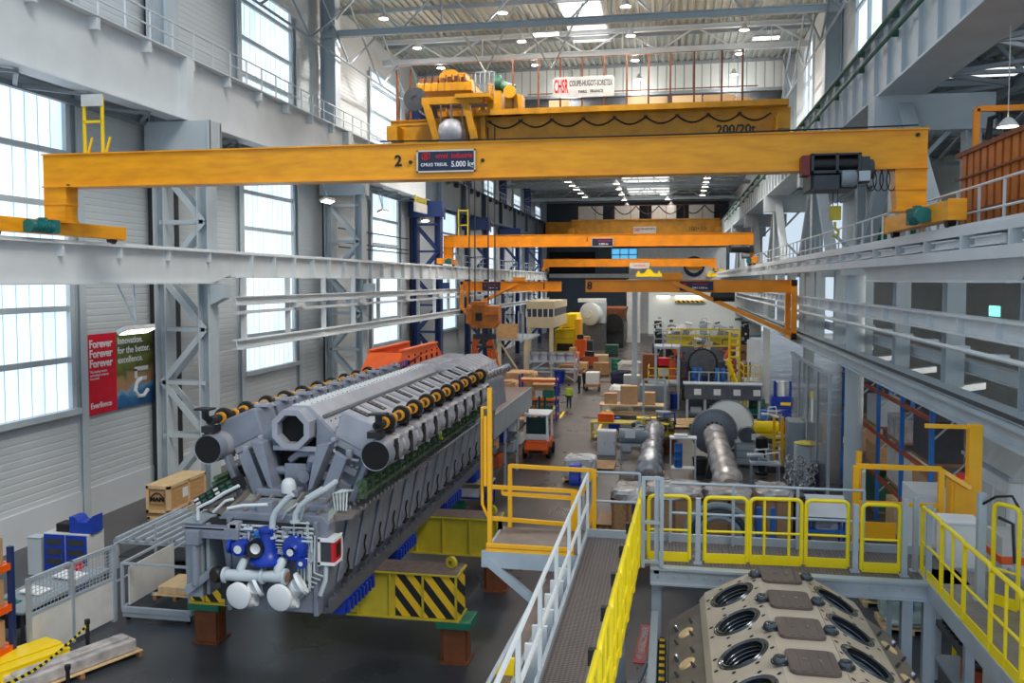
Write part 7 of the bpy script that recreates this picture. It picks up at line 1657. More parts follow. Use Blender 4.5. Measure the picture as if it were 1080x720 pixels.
p = at(815,478); t = T('gearbox_stand', 'yellow gearbox on a low stand right of the big wheel', 'gearbox', p); MB().box(p.x-1.2,p.x+1.5,p.y,p.y+1.0,.3,1.0).build('base','yellow_old',t,.03); MB().tube((p.x-1.1,p.y+.4,1.3),(p.x+.3,p.y+.4,1.3),.33,16).build('cylinder','yellow',t); MB().tube((p.x+.5,p.y+.4,1.25),(p.x+1.2,p.y+.4,1.25),.3,14).build('motor','orange_rust',t)
for dx in (-1.4,1.2): MB().box(p.x+dx-.15,p.x+dx+.15,p.y+.2,p.y+.9,0,.3).build('foot','dark_grey',t)
p = at(790,492); t = T('power_unit', 'grey power unit with drawers beside the wrapped shaft', 'power unit', p); MB().box(p.x-.65,p.x+.65,p.y,p.y+.9,.05,1.15).build('body','steel_mid',t,.02); MB().lathe([(0,0),(.4,0),(.42,.4),(0,.45)],(p.x-.1,p.y+.1,1.5),(0,1,0),18).build('blower','engine_dark',t); MB().box(p.x+.1,p.x+.5,p.y+.02,p.y+.06,1.3,1.6).build('label_plate','white',t)
for k in range(3): MB().box(p.x-.6,p.x+.6,p.y-.02,p.y,.12+.34*k,.4+.34*k).build('drawer','steel_grey',t)
p = at(803,500); t = T('pump', 'black vertical pump behind the power unit near the yellow gearbox', 'pump', p); MB().lathe([(0,0),(.3,0),(.3,.1),(.16,.15),(.16,1.2),(.28,1.25),(.28,1.7),(.1,1.8),(0,1.8)],p,(0,0,1),16).build('body','black',t)
p = at(822,497); t = T('lifting_jig', 'yellow vertical lifting jig on a dark base near the grey cabinets', 'jig', p)
for dx in (-.25,.1,.35): MB().bar((p.x+dx,p.y,.3),(p.x+dx*1.1,p.y,2.6),.12).build('arm','yellow_amber',t)
MB().box(p.x-.6,p.x+.6,p.y-.4,p.y+.4,0,.3).build('base','dark_grey',t)
a = at(836,505); cabinet(a.x-.2,a.x+1.3,a.y,a.y+1.4,2.6,'tall blue grey machine cabinet by the curtain wall','steel_mid',0,1); p = at(852,516); cabinet(p.x-.5,p.x+.5,p.y,p.y+.8,1.9,'lower grey electrical cabinet in front of the tall machine cabinet','steel_grey',0,1)
one(MB().lathe([(.5,0),(.55,.05),(.3,.12),(.0,.14)],(p.x,p.y+.4,1.9),(0,0,1),16),'cable_coil','yellow_old','yellow black coil lying on the lower grey cabinet','coil')
p = at(843,535); R3 = random.Random(8); t = T('chrome_parts', 'heap of chrome pipe fittings on a stand near the grey cabinets', 'pipe fittings', p); m = MB()
for k in range(26): c = Vector((p.x+R3.uniform(-.5,.5),p.y+R3.uniform(-.3,.3),R3.uniform(.7,2.0))); m.path([c+Vector((.16*math.cos(q*PI/5),.1*math.sin(q),.16*math.sin(q*PI/5))) for q in range(10)],.035,6,closed=True)
m.build('ring_heap','chrome',t); MB().box(p.x-.6,p.x+.6,p.y-.4,p.y+.4,.0,.7).build('stand','sign_navy',t)
p = at(856,530); one(MB().box(p.x,p.x+.5,p.y,p.y+.6,0,1.6),'container','sign_navy','tall navy container right of the chrome fittings','container',.02)
# transparent curtain wall
t = T('strip_curtain', 'clear plastic curtain wall hanging along the right columns', 'curtain', (5.95,42,0))
for k in range(4):
    y = 34.4+2.6*k; MB().box(5.93,5.97,y,y+2.5,.1,5.3).build('sheet','curtain',t); MB().bar((5.95,y-.05,0),(5.95,y-.05,5.4),.1).build('post','galv',t)
MB().bar((5.95,34,5.4),(5.95,44.8,5.4),.12).build('top_rail','galv',t)
a = onx(857,420,5.9); one(MB().box(5.88,5.9,a.y-.25,a.y+.25,a.z-1.0,a.z+.3).box(5.87,5.88,a.y-.25,a.y+.25,a.z,a.z+.3,1),'notice_board',['white','yellow'],'white and yellow paper notice fixed on the plastic curtain','notice')
# ---- aisle: forklift, racks, people
c = at(565,484); t = T('forklift', 'orange forklift truck with a pale cab standing at the left of the aisle', 'forklift', c); x, y = c.x, c.y
m = MB(); m.prism([(x-.62,y,.25),(x+.62,y,.25),(x+.62,y,.95),(x-.62,y,.95)],(0,.5,0)); m.prism([(x-.62,y+.5,.3),(x+.62,y+.5,.3),(x+.62,y+.5,.8),(x-.62,y+.5,.8)],(0,1.6,0)); m.build('chassis','orange',t,.08)
MB().prism([(x-.6,y-.12,.45),(x+.6,y-.12,.45),(x+.62,y+.05,.95),(x-.62,y+.05,.95)],(0,.12,0)).build('counterweight','orange',t,.05)
MB().prism([(x-.6,y+.02,.95),(x+.6,y+.02,.95),(x+.5,y+.02,1.25),(x-.5,y+.02,1.25)],(0,.6,0)).build('hood','steel_white',t,.04)
for sx in (-.6,.6):
    for yy in (y+.08,y+1.7): MB().bar((x+sx,yy,.9),(x+sx*.92,yy+.05,2.2),.1).build('cab_pillar','white',t)
MB().box(x-.64,x+.64,y+.05,y+1.8,2.18,2.28).build('roof','white',t,.03); MB().box(x-.5,x+.5,y+.1,y+.13,1.25,2.1).build('rear_window','glass_dark',t)
for sx in (-.6,.6):
    for yy in (y+.4,y+1.8): MB().lathe([(0,-.12),(.2,-.12),(.3,-.1),(.3,.1),(.2,.12),(0,.12)],(x+sx,yy,.3),(1,0,0),16).build('wheel','tyre',t)
MB().box(x-.35,x+.35,y+.7,y+1.2,.95,1.5).build('seat','black',t,.05); MB().box(x-.2,x-.1,y+2.1,y+2.25,.2,2.9).box(x+.1,x+.2,y+2.1,y+2.25,.2,2.9).build('mast','black',t)
for sx in (-.25,.25): MB().box(x+sx-.06,x+sx+.06,y+2.25,y+3.3,.1,.16).build('fork','dark_grey',t)
MB().box(x-.35,x+.35,y-.02,y+.0,.3,.42).build('tow_plate','black',t)
a = at(548,442); sx0 = a.x; t = shelf_unit(sx0,sx0+2.4,a.y,a.y+1.1,[.35,1.4,2.6],'orange beamed storage rack behind the forklift by the aisle','blue','wood','orange')
for k, (dx, z, w, h, mt, lab) in enumerate(((.1,1.43,.7,.6,'carton','carton on the middle shelf of the rack behind the forklift'),(1.0,1.43,.5,.45,'white_dirty','pale box on the middle shelf of the rack behind the forklift'),(.2,.38,.8,.6,'wood_brown','brown box at the bottom left of the rack behind the forklift'),(1.3,.38,.8,.5,'green_dark','green case at the bottom right of the rack behind the forklift'),(1.6,1.43,.6,.5,'green','green bag on the right of the rack behind the forklift'))): one(MB().box(sx0+dx,sx0+dx+w,a.y+.1,a.y+.8,z,z+h),'storage_box',mt,lab,'box',.02)
film_pack(at(550,418).x,at(550,418).y,2.6,1.6,1.9,'large film wrapped load left of the orange beamed rack','carton')
film_pack(at(530,425).x,at(530,425).y,2.4,1.6,1.6,'film wrapped load behind the yellow tall post, beside the engine end','carton')
def person(u, v, h, facing, label, top, trouser, hair='hair', arm=0.0, bend=None):
    p = at(u, v); t = T('person', label, 'person', p); 
    H = h; f = Matrix.Rotation(facing,3,'Z')
    def q(x,y,z): return f @ Vector((x,y,z))*1.0
    J = {'hip':(0,0,.52),'chest':(0,.01,.72),'neck':(0,.0,.835),'head':(0,-.01,.90),'top':(0,0,.965)}
    V = []; E_ = []; R_ = []
    def add(pt, r, par=None):
        V.append(q(*[c*H for c in pt])); R_.append(r*H); 
        if par is not None: E_.append((par, len(V)-1))
        return len(V)-1
    hip = add((0,0,.525),.082); wa = add((0,0,.60),.076,hip); ch = add((0,.005,.72),.088,wa); ck = add((0,0,.80),.07,ch); nk = add((0,0,.845),.032,ck); hd = add((0,-.01,.885),.052,nk); hd2 = add((0,-.008,.935),.056,hd); add((0,0,.965),.035,hd2)
    for s in (-1,1):
        l = add((s*.05,0,.50),.062,hip); k = add((s*.055,-.015,.28),.043,l); a = add((s*.06,.01,.05),.027,k); add((s*.062,-.06,.02),.024,a)
        sh = add((s*.105,0,.80),.042,ck); el = add((s*.135,.01-.02*arm,.63),.032,sh); wr = add((s*(.13-.05*arm),-.05-.12*arm,.50+.08*arm),.022,el); add((s*(.13-.06*arm),-.06-.14*arm,.455+.1*arm),.024,wr)
    me = bpy.data.meshes.new('body'); me.from_pydata([tuple(a) for a in V], E_, []); o = bpy.data.objects.new('body', me); COL.objects.link(o); o.parent = t
    sk = o.modifiers.new('skin','SKIN'); lay = me.skin_vertices[0].data if me.skin_vertices else None
    if lay is None: bpy.context.view_layer.objects.active = o; me.skin_vertices.new() if hasattr(me.skin_vertices,'new') else None; lay = me.skin_vertices[0].data
    for i, d in enumerate(lay): d.radius = (R_[i], R_[i]); d.use_root = (i == 0)
    o.modifiers.new('sub','SUBSURF').levels = 1; o.modifiers['sub'].render_levels = 2
    m = M('outfit_'+str(len(MATS)), (100,100,100), .75); nt = m.node_tree; b = nt.nodes['Principled BSDF']; tc = nt.nodes.new('ShaderNodeTexCoord'); sp = nt.nodes.new('ShaderNodeSeparateXYZ'); nt.links.new(tc.outputs['Object'], sp.inputs[0]); mr = nt.nodes.new('ShaderNodeMapRange'); mr.inputs['From Max'].default_value = H; nt.links.new(sp.outputs['Z'], mr.inputs['Value'])
    r = nt.nodes.new('ShaderNodeValToRGB'); r.color_ramp.interpolation = 'CONSTANT'; e = r.color_ramp.elements; e[0].position = 0; e[0].color = (.01,.01,.01,1); e[1].position = .05; e[1].color = [lin(c) for c in trouser]+[1]
    for pos, col in ((.53,top),(.835,(204,150,122))): z_ = e.new(pos); z_.color = [lin(c) for c in col]+[1]
    nt.links.new(mr.outputs[0], r.inputs[0]); nt.links.new(r.outputs[0], b.inputs['Base Color']); me.materials.append(m)
    hm_ = MB(); c0 = q(0,.012*H,.935*H); hm_.blob((p.x+c0.x,p.y+c0.y,p.z+.952*H),(.118*H,.128*H,.075*H),3,.03,12,8,0,.9); hm_.build('hair', hair, t)
    return t
person(600,431,1.78,PI,'person in a bright yellow safety vest and dark trousers walking up the aisle',(190,214,50),(36,42,70))
person(587,428,1.76,.6,'person in dark blue work clothes with yellow stripes beside the rack',(44,54,70),(30,34,48),'hair',.6)
person(611,415,1.76,-1.2,'person in black clothes standing in the aisle, beside another in black',(30,32,38),(26,28,34),'hair',.5)
person(616,411,1.78,1.2,'person in dark clothes standing behind the one in black in the aisle',(36,40,48),(30,32,36))
p = at(624,412); t = T('parts_trolley','pale loaded trolley beside the two people in black','trolley',p); MB().box(p.x-.5,p.x+.6,p.y,p.y+1.2,.5,1.5).build('load','white_dirty',t,.05); MB().box(p.x-.6,p.x+.7,p.y-.1,p.y+1.3,.35,.5).build('deck','wood_brown',t)
for dx in (-.45,.55):
    for dy in (0,1.1): MB().lathe([(0,-.05),(.17,-.05),(.17,.05),(0,.05)],(p.x+dx,p.y+dy,.17),(1,0,0),10).build('wheel','black',t)
# right side of the aisle
for u, v, sx, sy, h, mt, lab in ((655,434,1.6,1.6,1.7,'white_dirty','white wrapped machine by the aisle, nearer of two'),(664,398,2.2,2.0,1.4,'sign_white','white and blue covered goods by the aisle, farther of two'),(655,407,1.8,1.6,1.2,'navy','navy covered goods by the aisle beside the white covered ones')):
    p = at(u,v); film_pack(p.x,p.y,sx,sy,h,lab,mt)
p = at(666,424); cabinet(p.x-.6,p.x+.6,p.y,p.y+1,2.0,'white cabinet beside the aisle in front of the pale column','white_dirty',0,1); p = at(677,434); cabinet(p.x-.2,p.x+1.8,p.y+1,p.y+2.4,1.7,'grey machine housing right of the white aisle cabinet','steel_mid',0,2)
struct('column', MB().ibar((-2.55,62,0),(-2.55,62,8.6),.35,.35,.05,up=(0,1,0)), 'steel_grey')
t = T('notice_pillar','pale rectangular pillar at the end of the aisle','pillar',(-6.5,127,0)); a = ony(661,310,127); b = ony(675,350,127); MB().box(a.x,b.x,127,128.5,0,9.2).build('shaft','white_dirty',t); 
# test cell row behind the second engine
y = 84; a = ony(684,318,y); b = ony(803,336,y); one(MB().box(a.x,b.x,y,y+.3,3.9,8.0).box(a.x,b.x,y-.1,y+.4,3.7,3.9,1),'partition',['gable','steel_mid'],'pale green partition wall behind the second engine','partition')
for k, (u0,u1,v0,mt,lab) in enumerate(((692,707,312,'tube_glow','lit strip lamp on the pale green partition, left'),(712,743,312,'tube_glow','lit strip lamp on the pale green partition, right'))):
    a = ony(u0,v0,83.6); b = ony(u1,v0,83.6); t = T('strip_lamp', lab, 'lamp', ((a.x+b.x)/2,83.6,a.z)); MB().box(a.x,b.x,83.6,83.95,a.z,a.z+.12).build('housing','white',t); MB().box(a.x+.05,b.x-.05,83.62,83.9,a.z-.06,a.z).build('tube',mt,t)
one(MB().box(ony(712,315,83.6).x,ony(743,315,83.6).x,83.7,83.95,ony(712,319,83.6).z,ony(712,315,83.6).z-.15),'hazard_board','hazard','black and yellow board below the right strip lamp','board')
for k, (u, mt, lab) in enumerate(((694,'dark_grey','dark tool trolley below the partition, far left'),(708,'black','black upright machine below the partition'),(724,'engine_dark','dark vertical drill below the partition, centre'),(742,'dark_grey','grey machine with a slanted top below the partition'),(756,'engine','pale machine below the partition, right of centre'),(770,'dark_grey','dark cabinet below the partition near the yellow ladder'),(786,'wood_brown','brown crate below the partition near the pale column'))):
    q = ony(u,345,81); t = T('machine_tool', lab, 'machine', (q.x,81,0)); h = 5.3-.35*(k % 3); MB().box(q.x-.5,q.x+.5,80.6,81.8,0,3.2).build('base',mt,t,.03); MB().box(q.x-.35,q.x+.35,80.7,81.5,3.2,h).build('head','steel_mid' if k % 2 else 'black',t,.04); MB().tube((q.x-.5,80.8,h-.4),(q.x+.5,80.8,h-.1),.12,8).build('spindle','steel_grey',t); dress(t, q.x-.3, q.x+.2, 80.4, 80.7, 1.5, h+.3, k+20, 12)
a = ony(690,352,75); bench(a.x,a.x+3.4,75,76,3.3,'grey bench with screens left of the second engine','steel_grey','galv')
for k, (u, v, mt, lab) in enumerate(((686,374,'rust_brown','rust brown crate left of the second engine behind the platform'),(701,378,'red','red hose box on the left working platform'),(698,386,'white_dirty','pale sack on the left working platform'))): q = ony(u,v,66); zf = 2.0 if k else 0; one(MB().box(q.x-.6,q.x+.6,66.4,67.2,q.z-.8 if k else 0,q.z),'parts_box',mt,lab,'box',.03)
# left background
q = at(575,402); t = T('pipe_frame','grey steel frame stacked with round parts left of the aisle','frame',q); x0_ = ony(557,390,q.y).x; x1_ = ony(606,390,q.y).x
for xx in (x0_,(x0_+x1_)/2,x1_):
    for yy in (q.y,q.y+3): MB().bar((xx,yy,0),(xx,yy,2.3),.14).build('post','galv',t)
for z in (.8,1.7): MB().box(x0_,x1_,q.y,q.y+3,z,z+.12).build('deck','galv',t)
MB().bar((x0_,q.y,.8),(x0_+1.5,q.y,1.7),.1).bar((x1_,q.y,.1),(x1_-1.2,q.y,.8),.1).build('brace','galv',t)
for k in range(5):
    xx = x0_+.5+(x1_-x0_-1)*k/4; t = T('cylinder_liner','grey cylinder liner standing on the steel frame by the aisle, %s from the left' % ORDINAL[k],'cylinder liner',(xx,q.y+.8,1.82),'cylinder liners on the grey frame'); MB().lathe([(.3,0),(.42,0),(.42,.5),(.5,.55),(.5,.75),(.3,.75),(.3,0)],(xx,q.y+.8,1.82),(0,0,1),16).build('sleeve','engine_light',t); MB().lathe([(.32,.77),(.48,.77)],(xx,q.y+.8,1.82),(0,0,1),16).build('seal','dark_grey',t)
y = 104; a = ony(585,330,y); b = ony(612,330,y); zt = ony(600,331,y).z; t = T('yellow_machine','tall yellow machine housing at the left of the aisle, far down the hall','machine',((a.x+b.x)/2,y,0)); zs = ony(586,345,y).z
MB().prism([(a.x,y,.3),(b.x-.6,y,.3),(b.x-.6,y,zs),(a.x,y,zs-.3)],(0,7,0)).build('housing','yellow',t,.1); MB().prism([(a.x+.4,y+.6,zs),(b.x-.3,y+.6,zs),(b.x-.5,y+.6,zt),(a.x+1.2,y+.6,zt)],(0,5,0)).build('hood','yellow',t,.1); MB().box(b.x-.6,b.x,y-.3,y+3,.0,zt-.6).build('end_frame','yellow_amber',t,.05)
for k in range(3): MB().box(a.x+.2,b.x-.8,y-.05,y,1+1.0*k,1.08+1.0*k).build('panel_seam','yellow_old',t)
MB().box(a.x+.3,b.x-.9,y-.06,y,.5,1.4).build('opening','black',t)
y = 112; a = ony(611,322,y); b = ony(638,345,y); t = T('generator','pale grey generator with round end shields beyond the yellow machine','generator',((a.x+b.x)/2,y,0)); cz = (a.z+b.z)/2+.3; MB().lathe([(0,0),(.5,0),(.55,.12),(1.35,.14),(1.5,.25),(1.5,1.2),(0,1.2)],(a.x+1.2,y-.4,cz),(.5,1,0),24).build('end_shield','steel_white',t); MB().box(a.x+2.0,b.x,y,y+3,cz-1.4,cz+1.5).build('casing','steel_grey',t,.08); MB().box(a.x-.2,a.x+3.4,y,y+1.2,cz+1.5,cz+2.0).build('top_box','white',t,.05); MB().box(a.x,b.x,y,y+3,0,cz-1.2).build('pedestal','engine_dark',t)
y = 116; a = ony(632,310,y); b = ony(662,355,y); t = T('dark_engine','dark engine under assembly standing at the far end of the aisle','engine',((a.x+b.x)/2,y,0)); MB().box(a.x,b.x-.5,y,y+9,.6,3.4).build('crankcase','dark_grey',t,.1); MB().lathe([(0,0),(.4,0),(.4,.1),(1.2,.1),(1.25,.15),(1.25,.6),(0,.6)],(a.x+2,y-.5,3.4),(0,-1,0),24).build('flywheel','black',t); MB().prism([(a.x+.3,y+.2,3.4),(b.x-.8,y+.2,3.4),(b.x-.3,y+.2,5.4),(a.x+.0,y+.2,5.4)],(0,8,0)).build('cylinder_bank','rust_brown',t,.1); MB().box(a.x+.2,b.x-.6,y,y+8,0,.6).build('foot','black',t)
R4 = random.Random(12)
for k, (u, v, w, h, mt, lab) in enumerate(((604,388,1.2,1.6,'orange','orange stand beside the aisle behind the grey frame'),(612,392,1.4,.9,'wood','timber stack at the aisle edge before the orange stand'),(622,388,1.6,1.2,'orange_rust','rusty orange crate at the aisle edge'),(633,384,1.6,1.0,'wood_pale','pale sack heap at the aisle edge'),(618,376,1.6,1.9,'dark_grey','dark machine part by the aisle behind the rusty crate'),(645,376,1.5,1.4,'green_dark','green machine part by the aisle, far down'),(658,357,1.8,1.5,'red','red tow truck body at the aisle end'),(666,358,2.0,1.0,'orange','orange cart beside the red one at the aisle end'),(648,362,1.3,2.4,'white','white stair frame at the aisle end'),(612,380,1.2,2.4,'orange','tall orange cabinet at the aisle behind the grey frame'),(598,396,1.4,1.0,'wood_brown','brown pallet box at the foot of the grey frame'))):
    p = at(u,v); t = T('floor_goods' if mt not in ('red','orange') else 'work_cart', lab, 'goods', p); MB().box(p.x-w/2,p.x+w/2,p.y,p.y+1.4,.2,h).build('body',mt,t,.06); MB().box(p.x-w/2-.05,p.x+w/2+.05,p.y-.05,p.y+1.45,0,.2).build('base','wood_brown' if 'wood' in mt else 'dark_grey',t)
    if k in (0,2,4,9): MB().box(p.x-w/3,p.x+w/4,p.y+.2,p.y+1.1,h,h+.5).build('top_part','black' if k % 4 else 'wood',t,.05)
# left mezzanine office and conveyor bits under the runway
y = 92; a = ony(555,322,y); b = ony(584,345,y); t = T('elevated_cabin','cream walled elevated cabin with a grey window band under the left runway','cabin',((a.x+b.x)/2,y,0)); zb = ony(584,346,y).z; zt = ony(584,318,y).z
MB().box(a.x,b.x,y,y+12,zb,zb+1.2).build('lower_wall','cream',t); MB().box(a.x,b.x,y,y+12,zt-.8,zt).build('upper_wall','cream',t); MB().box(a.x+.1,b.x-.1,y+.1,y+11.9,zb+1.2,zt-.8).build('window_band','dark_grey',t)
for k in range(6): MB().box(a.x+(b.x-a.x)*k/5-.06,a.x+(b.x-a.x)*k/5+.06,y-.02,y+.05,zb+1.2,zt-.8).build('mullion','white',t)
for xx in (a.x+.3,b.x-.3): MB().box(xx-.2,xx+.2,y+.2,y+.6,0,zb).build('leg','cream',t)
y = 80; a = ony(524,322,y); b = ony(556,360,y); t = T('elevated_platform','grey elevated platform with brown panel left of the cream cabin','platform',((a.x+b.x)/2,y,0)); z1_ = ony(540,357,y).z
MB().box(a.x,b.x,y,y+8,z1_-.2,z1_).build('deck','steel_grey',t); MB().box(a.x,a.x+2,y-.05,y,z1_+.0,z1_+1.4).build('panel','wood',t)
for k in range(8): MB().bar((a.x+(b.x-a.x)*k/7,y,z1_),(a.x+(b.x-a.x)*k/7,y,z1_+2.6),.08).build('post','galv',t)
for xx in (a.x+.2,b.x-.2): MB().box(xx-.15,xx+.15,y+.2,y+.5,0,z1_-.2).build('leg','cream',t)
MB().bar((a.x+.2,y+.3,z1_-.3),(a.x+2.2,y+.3,.2),.15).build('brace','cream',t)
# trough beside the engine end
t = T('service_gangway','long grey gangway with brown deck just behind the big engine','gangway',(-7.8,38,0))
gx0, gx1, gy0, gy1, gz = -8.7, -7.05, 33.9, 43.5, 3.55
MB().box(gx0,gx1,gy0,gy1,gz-.05,gz).build('deck','brown_deck',t); MB().box(gx1,gx1+.07,gy0,gy1,gz-.95,gz+.02).build('side_plate','steel_mid',t); MB().box(gx0,gx1,gy0-.05,gy0,gz-.9,gz).build('end_plate','dark_grey',t)
for y in (gy0+.3,gy0+3.2,gy0+6.2,gy1-.3):
    for xx in (gx0+.1,gx1-.1): MB().bar((xx,y,0),(xx,y,gz-.05),.1).build('leg','galv',t)
for z in (.9,1.8): MB().box(gx0+.1,gx1-.1,gy0+.6,gy1-.4,z,z+.06).build('shelf','dark_grey',t)
for k, (y, z, mt, lab) in enumerate(((35,1.86,'wood','wooden part on the upper shelf under the gangway'),(37.2,1.86,'blue','blue box on the upper shelf under the gangway'),(40,1.86,'white_dirty','pale box on the upper shelf under the gangway'),(36,.96,'orange_rust','rusty part on the lower shelf under the gangway'),(39.5,.96,'steel_mid','grey part on the lower shelf under the gangway'),(41.5,.96,'sign_white','white part on the lower shelf under the gangway'))): one(MB().box(gx1-.85,gx1-.15,y,y+1.0,z,z+.5).cbox((gx1-.5,y+.5,z+.55),(.3,.5,.1)),'parts_box',mt,lab,'box',.02)
p = at(494,532); x, y = p.x, p.y; t = T('side_table','blue side table with a board under the rear of the engine','table',(x,y,0)); MB().box(x-.6,x+1.0,y-.5,y+.6,.95,1.0).build('table_top','wood_pale',t)
for dx in (-.55,.95):
    for dy in (-.45,.55): MB().bar((x+dx,y+dy,0),(x+dx,y+dy,.95),.07).build('leg','blue',t)
MB().box(x-.55,x+.95,y-.45,y+.55,.35,.4).build('lower_shelf','blue',t); one(MB().box(x-.3,x+.5,y-.35,y+.35,.4,.75),'carton','white_dirty','pale carton on the lower shelf of the blue side table','carton',.02)
p = at(487,540); one(MB().lathe([(0,0),(.28,0),(.34,.55),(.3,.55),(.26,.06),(0,.06)],(p.x,p.y-.6,0),(0,0,1),18),'bucket','green','green bucket on the floor in front of the blue side table','bucket')
film_pack(at(612,506).x,at(612,506).y,1.5,1.3,1.0,'white wrapped pallet load standing in the aisle behind the amber rails','white_dirty')
p = at(672,535); one(MB().lathe([(.2,0),(1.0,0),(1.05,.1),(1.05,.5),(1.0,.6),(.2,.6)],(p.x,p.y,0),(0,0,1),24),'steel_drum','engine_dark','dark round drum between crates and wrapped shaft','drum')
# floor markings
def mark(pts, name, lab, mat='yellow'):
    m = MB(); a, b = Vector(pts[0]), Vector(pts[1]); m.bar(a+Vector((0,0,.003)), b+Vector((0,0,.003)), .16, .006); one(m, name, mat, lab, 'floor line', 0, 'yellow aisle floor lines')
for k, (u0,v0,u1,v1) in enumerate(((540,480,552,466),(590,441,595,434),(578,436,590,425),(694,506,700,496),(637,440,641,432),(627,462,634,447),(690,530,697,514),(636,478,640,470),(560,442,584,428))): mark((onz(u0,v0,0),onz(u1,v1,0)),'floor_line','yellow painted floor line '+('left of the forklift','ahead of the person in the yellow vest','beside the person in dark blue','below the walkway head amid crates','right of the aisle behind the white cabinet','beside the white cabinet by the aisle','between crates and wrapped shaft','at the aisle corner near the timber pallet','behind the forklift cab')[k])
# ---- right side under the mezzanine
def rackrow(y0, y1, x0, x1, n, hs, lab):
    t = T('pallet_rack', lab, 'rack', ((x0+x1)/2,(y0+y1)/2,0))
    for k in range(n+1):
        y = y0+(y1-y0)*k/n
        for x in (x0,x1): MB().bar((x,y,0),(x,y,hs[-1]+.8),.13).build('upright','blue_light',t)
        for h in (1.0,2.6,4.2): MB().bar((x0,y,h),(x1,y,h+1.2),.05).build('brace','galv',t)
    for h in hs:
        for x in (x0,x1): MB().box(x-.04,x+.04,y0,y1,h-.14,h).build('beam','orange_rust',t)
    return t
rackrow(27.5,41,7.7,8.9,4,[1.7,3.3,4.9],'tall blue and rust orange pallet rack right of the round column')
gi = 0
adj = ['tall white panel box','grey metal box','brown carton pile','pale carton pile','dark crate','white appliance','green case','wrapped grey bundle','wooden crate']
mts = ['white','steel_grey','carton','wood_pale','dark_grey','white_dirty','green_dark','film','wood']
for lv, h in enumerate((0,1.7,3.3)):
    for k in range(4):
        y = 28.1+3.4*k; i = (k*3+lv*2) % 9; bay = ('nearest','second','third','farthest')[k]; one(MB().box(7.85,8.8,y,y+2.0,h+.02,h+.9+.25*((k+lv) % 3)).box(7.82,8.83,y-.02,y+2.02,h+.02,h+.12,1),'stored_box',[mts[i],'wood_brown'],'%s on the %s level of the blue rack, %s bay' % (adj[i],('floor','middle','upper')[lv],bay),'box',.02)
y = 24.5; a = ony(967,520,y).x; b = ony(1008,520,y).x; cabinet(a,b,y,y+1.5,3.3,'pair of tall white cabinets behind the amber loading frame','white',0,2)
t = T('bearing_stand','yellow frame with two ring shaped parts under the mezzanine','stand',(10,24,0))
for k, x in enumerate((10.3,11.6)): MB().lathe([(.25,0),(.55,0),(.6,.05),(.6,.3),(.55,.35),(.25,.35),(.25,0)],(x,26,4.4),(0,-1,0),22).build('ring_part','yellow_old',t)
MB().box(9.9,12.2,25.6,26.4,3.6,3.8).build('deck','yellow_old',t)
for x in (10,12.1): MB().bar((x,26,0),(x,26,3.6),.15).build('leg','yellow_old',t)
shelf_unit(9.6,14.5,19.5,21,[3.2,4.8],'long shelf of brown goods at the right edge under the mezzanine','steel_grey','wood','galv')
for k in range(6): one(MB().box(9.8+.78*k,10.4+.78*k,19.6,20.8,3.24,3.6+.12*(k % 3)),'shelf_carton',('carton','wood_brown','white_dirty')[k % 3],('brown','dark brown','pale','tan','deep brown','cream')[k]+' box on the lower long shelf at right, %s from its left end' % ('first','second','third','fourth','fifth','sixth')[k],'box',.02)
for k in range(4): one(MB().cbox((10.3+1.0*k,20.2,5.0),(.9,1.1,.3),rz=.2*k-.3),'shelf_part',('steel_mid','wood','dark_grey','engine')[k],('grey','wooden','charcoal','pale grey')[k]+' part lying on the upper long shelf at the right edge','part',.02)
film_pack(6.1,23.6,1.35,1.2,1.25,'green tinted film wrapped pallet right of the engine block, front','film_green'); film_pack(5.95,25.4,1.3,1.2,1.3,'green tinted film wrapped pallet behind the front one, right of the block','film_green'); film_pack(7.6,24.6,1.3,1.2,1.4,'clear film wrapped load farthest right beside the tinted pallets','film')
t = T('parts_cart','dark steel parts cart with rows of black bolts under the right walkway','cart',(6.5,19.3,0)); MB().box(5.9,7.3,18.2,20.6,1.3,1.36).build('top_tray','dark_grey',t); MB().box(5.9,7.3,18.2,20.6,.5,.56).build('lower_tray','steel_mid',t)
for x in (5.95,7.25):
    for y in (18.25,20.55): MB().bar((x,y,0),(x,y,1.3),.08).build('post','galv',t)
m = MB()
for k in range(8):
    for j in range(3): m.tube((6.1+.45*j,18.4+.28*k,1.36),(6.1+.45*j,18.4+.28*k,1.75),.09,8)
m.build('bolt_row','black',t,kind='stuff'); one(MB().box(6.1,6.9,18.5,19.4,.56,1.1),'parts_box','orange_rust','rust red box on the lower tray of the parts cart','box',.02)
p = onz(962,632,1.5); t = T('roll_stand','grey roll stand with a blue clamp behind the engine block at the right','stand',(p.x,p.y,0)); MB().tube((p.x-.6,p.y,1.6),(p.x+.7,p.y,1.6),.16,12).build('roll','steel_grey',t); MB().box(p.x-.15,p.x+.0,p.y-.2,p.y+.2,1.3,2.0).build('clamp','blue_light',t)
for dx in (-.5,.6): MB().bar((p.x+dx,p.y,0),(p.x+dx,p.y,1.5),.1).build('leg','galv',t)
one(MB().prism([(p.x+.8,p.y-.2,1.3),(p.x+1.1,p.y-.2,1.3),(p.x+1.1,p.y-.2,1.8),(p.x+.9,p.y-.2,1.8)],(0,.4,0)).bar((p.x+.95,p.y,0),(p.x+.95,p.y,1.4),.08),'wedge_block','yellow','yellow wedge block on a post beside the grey roll stand','wedge')
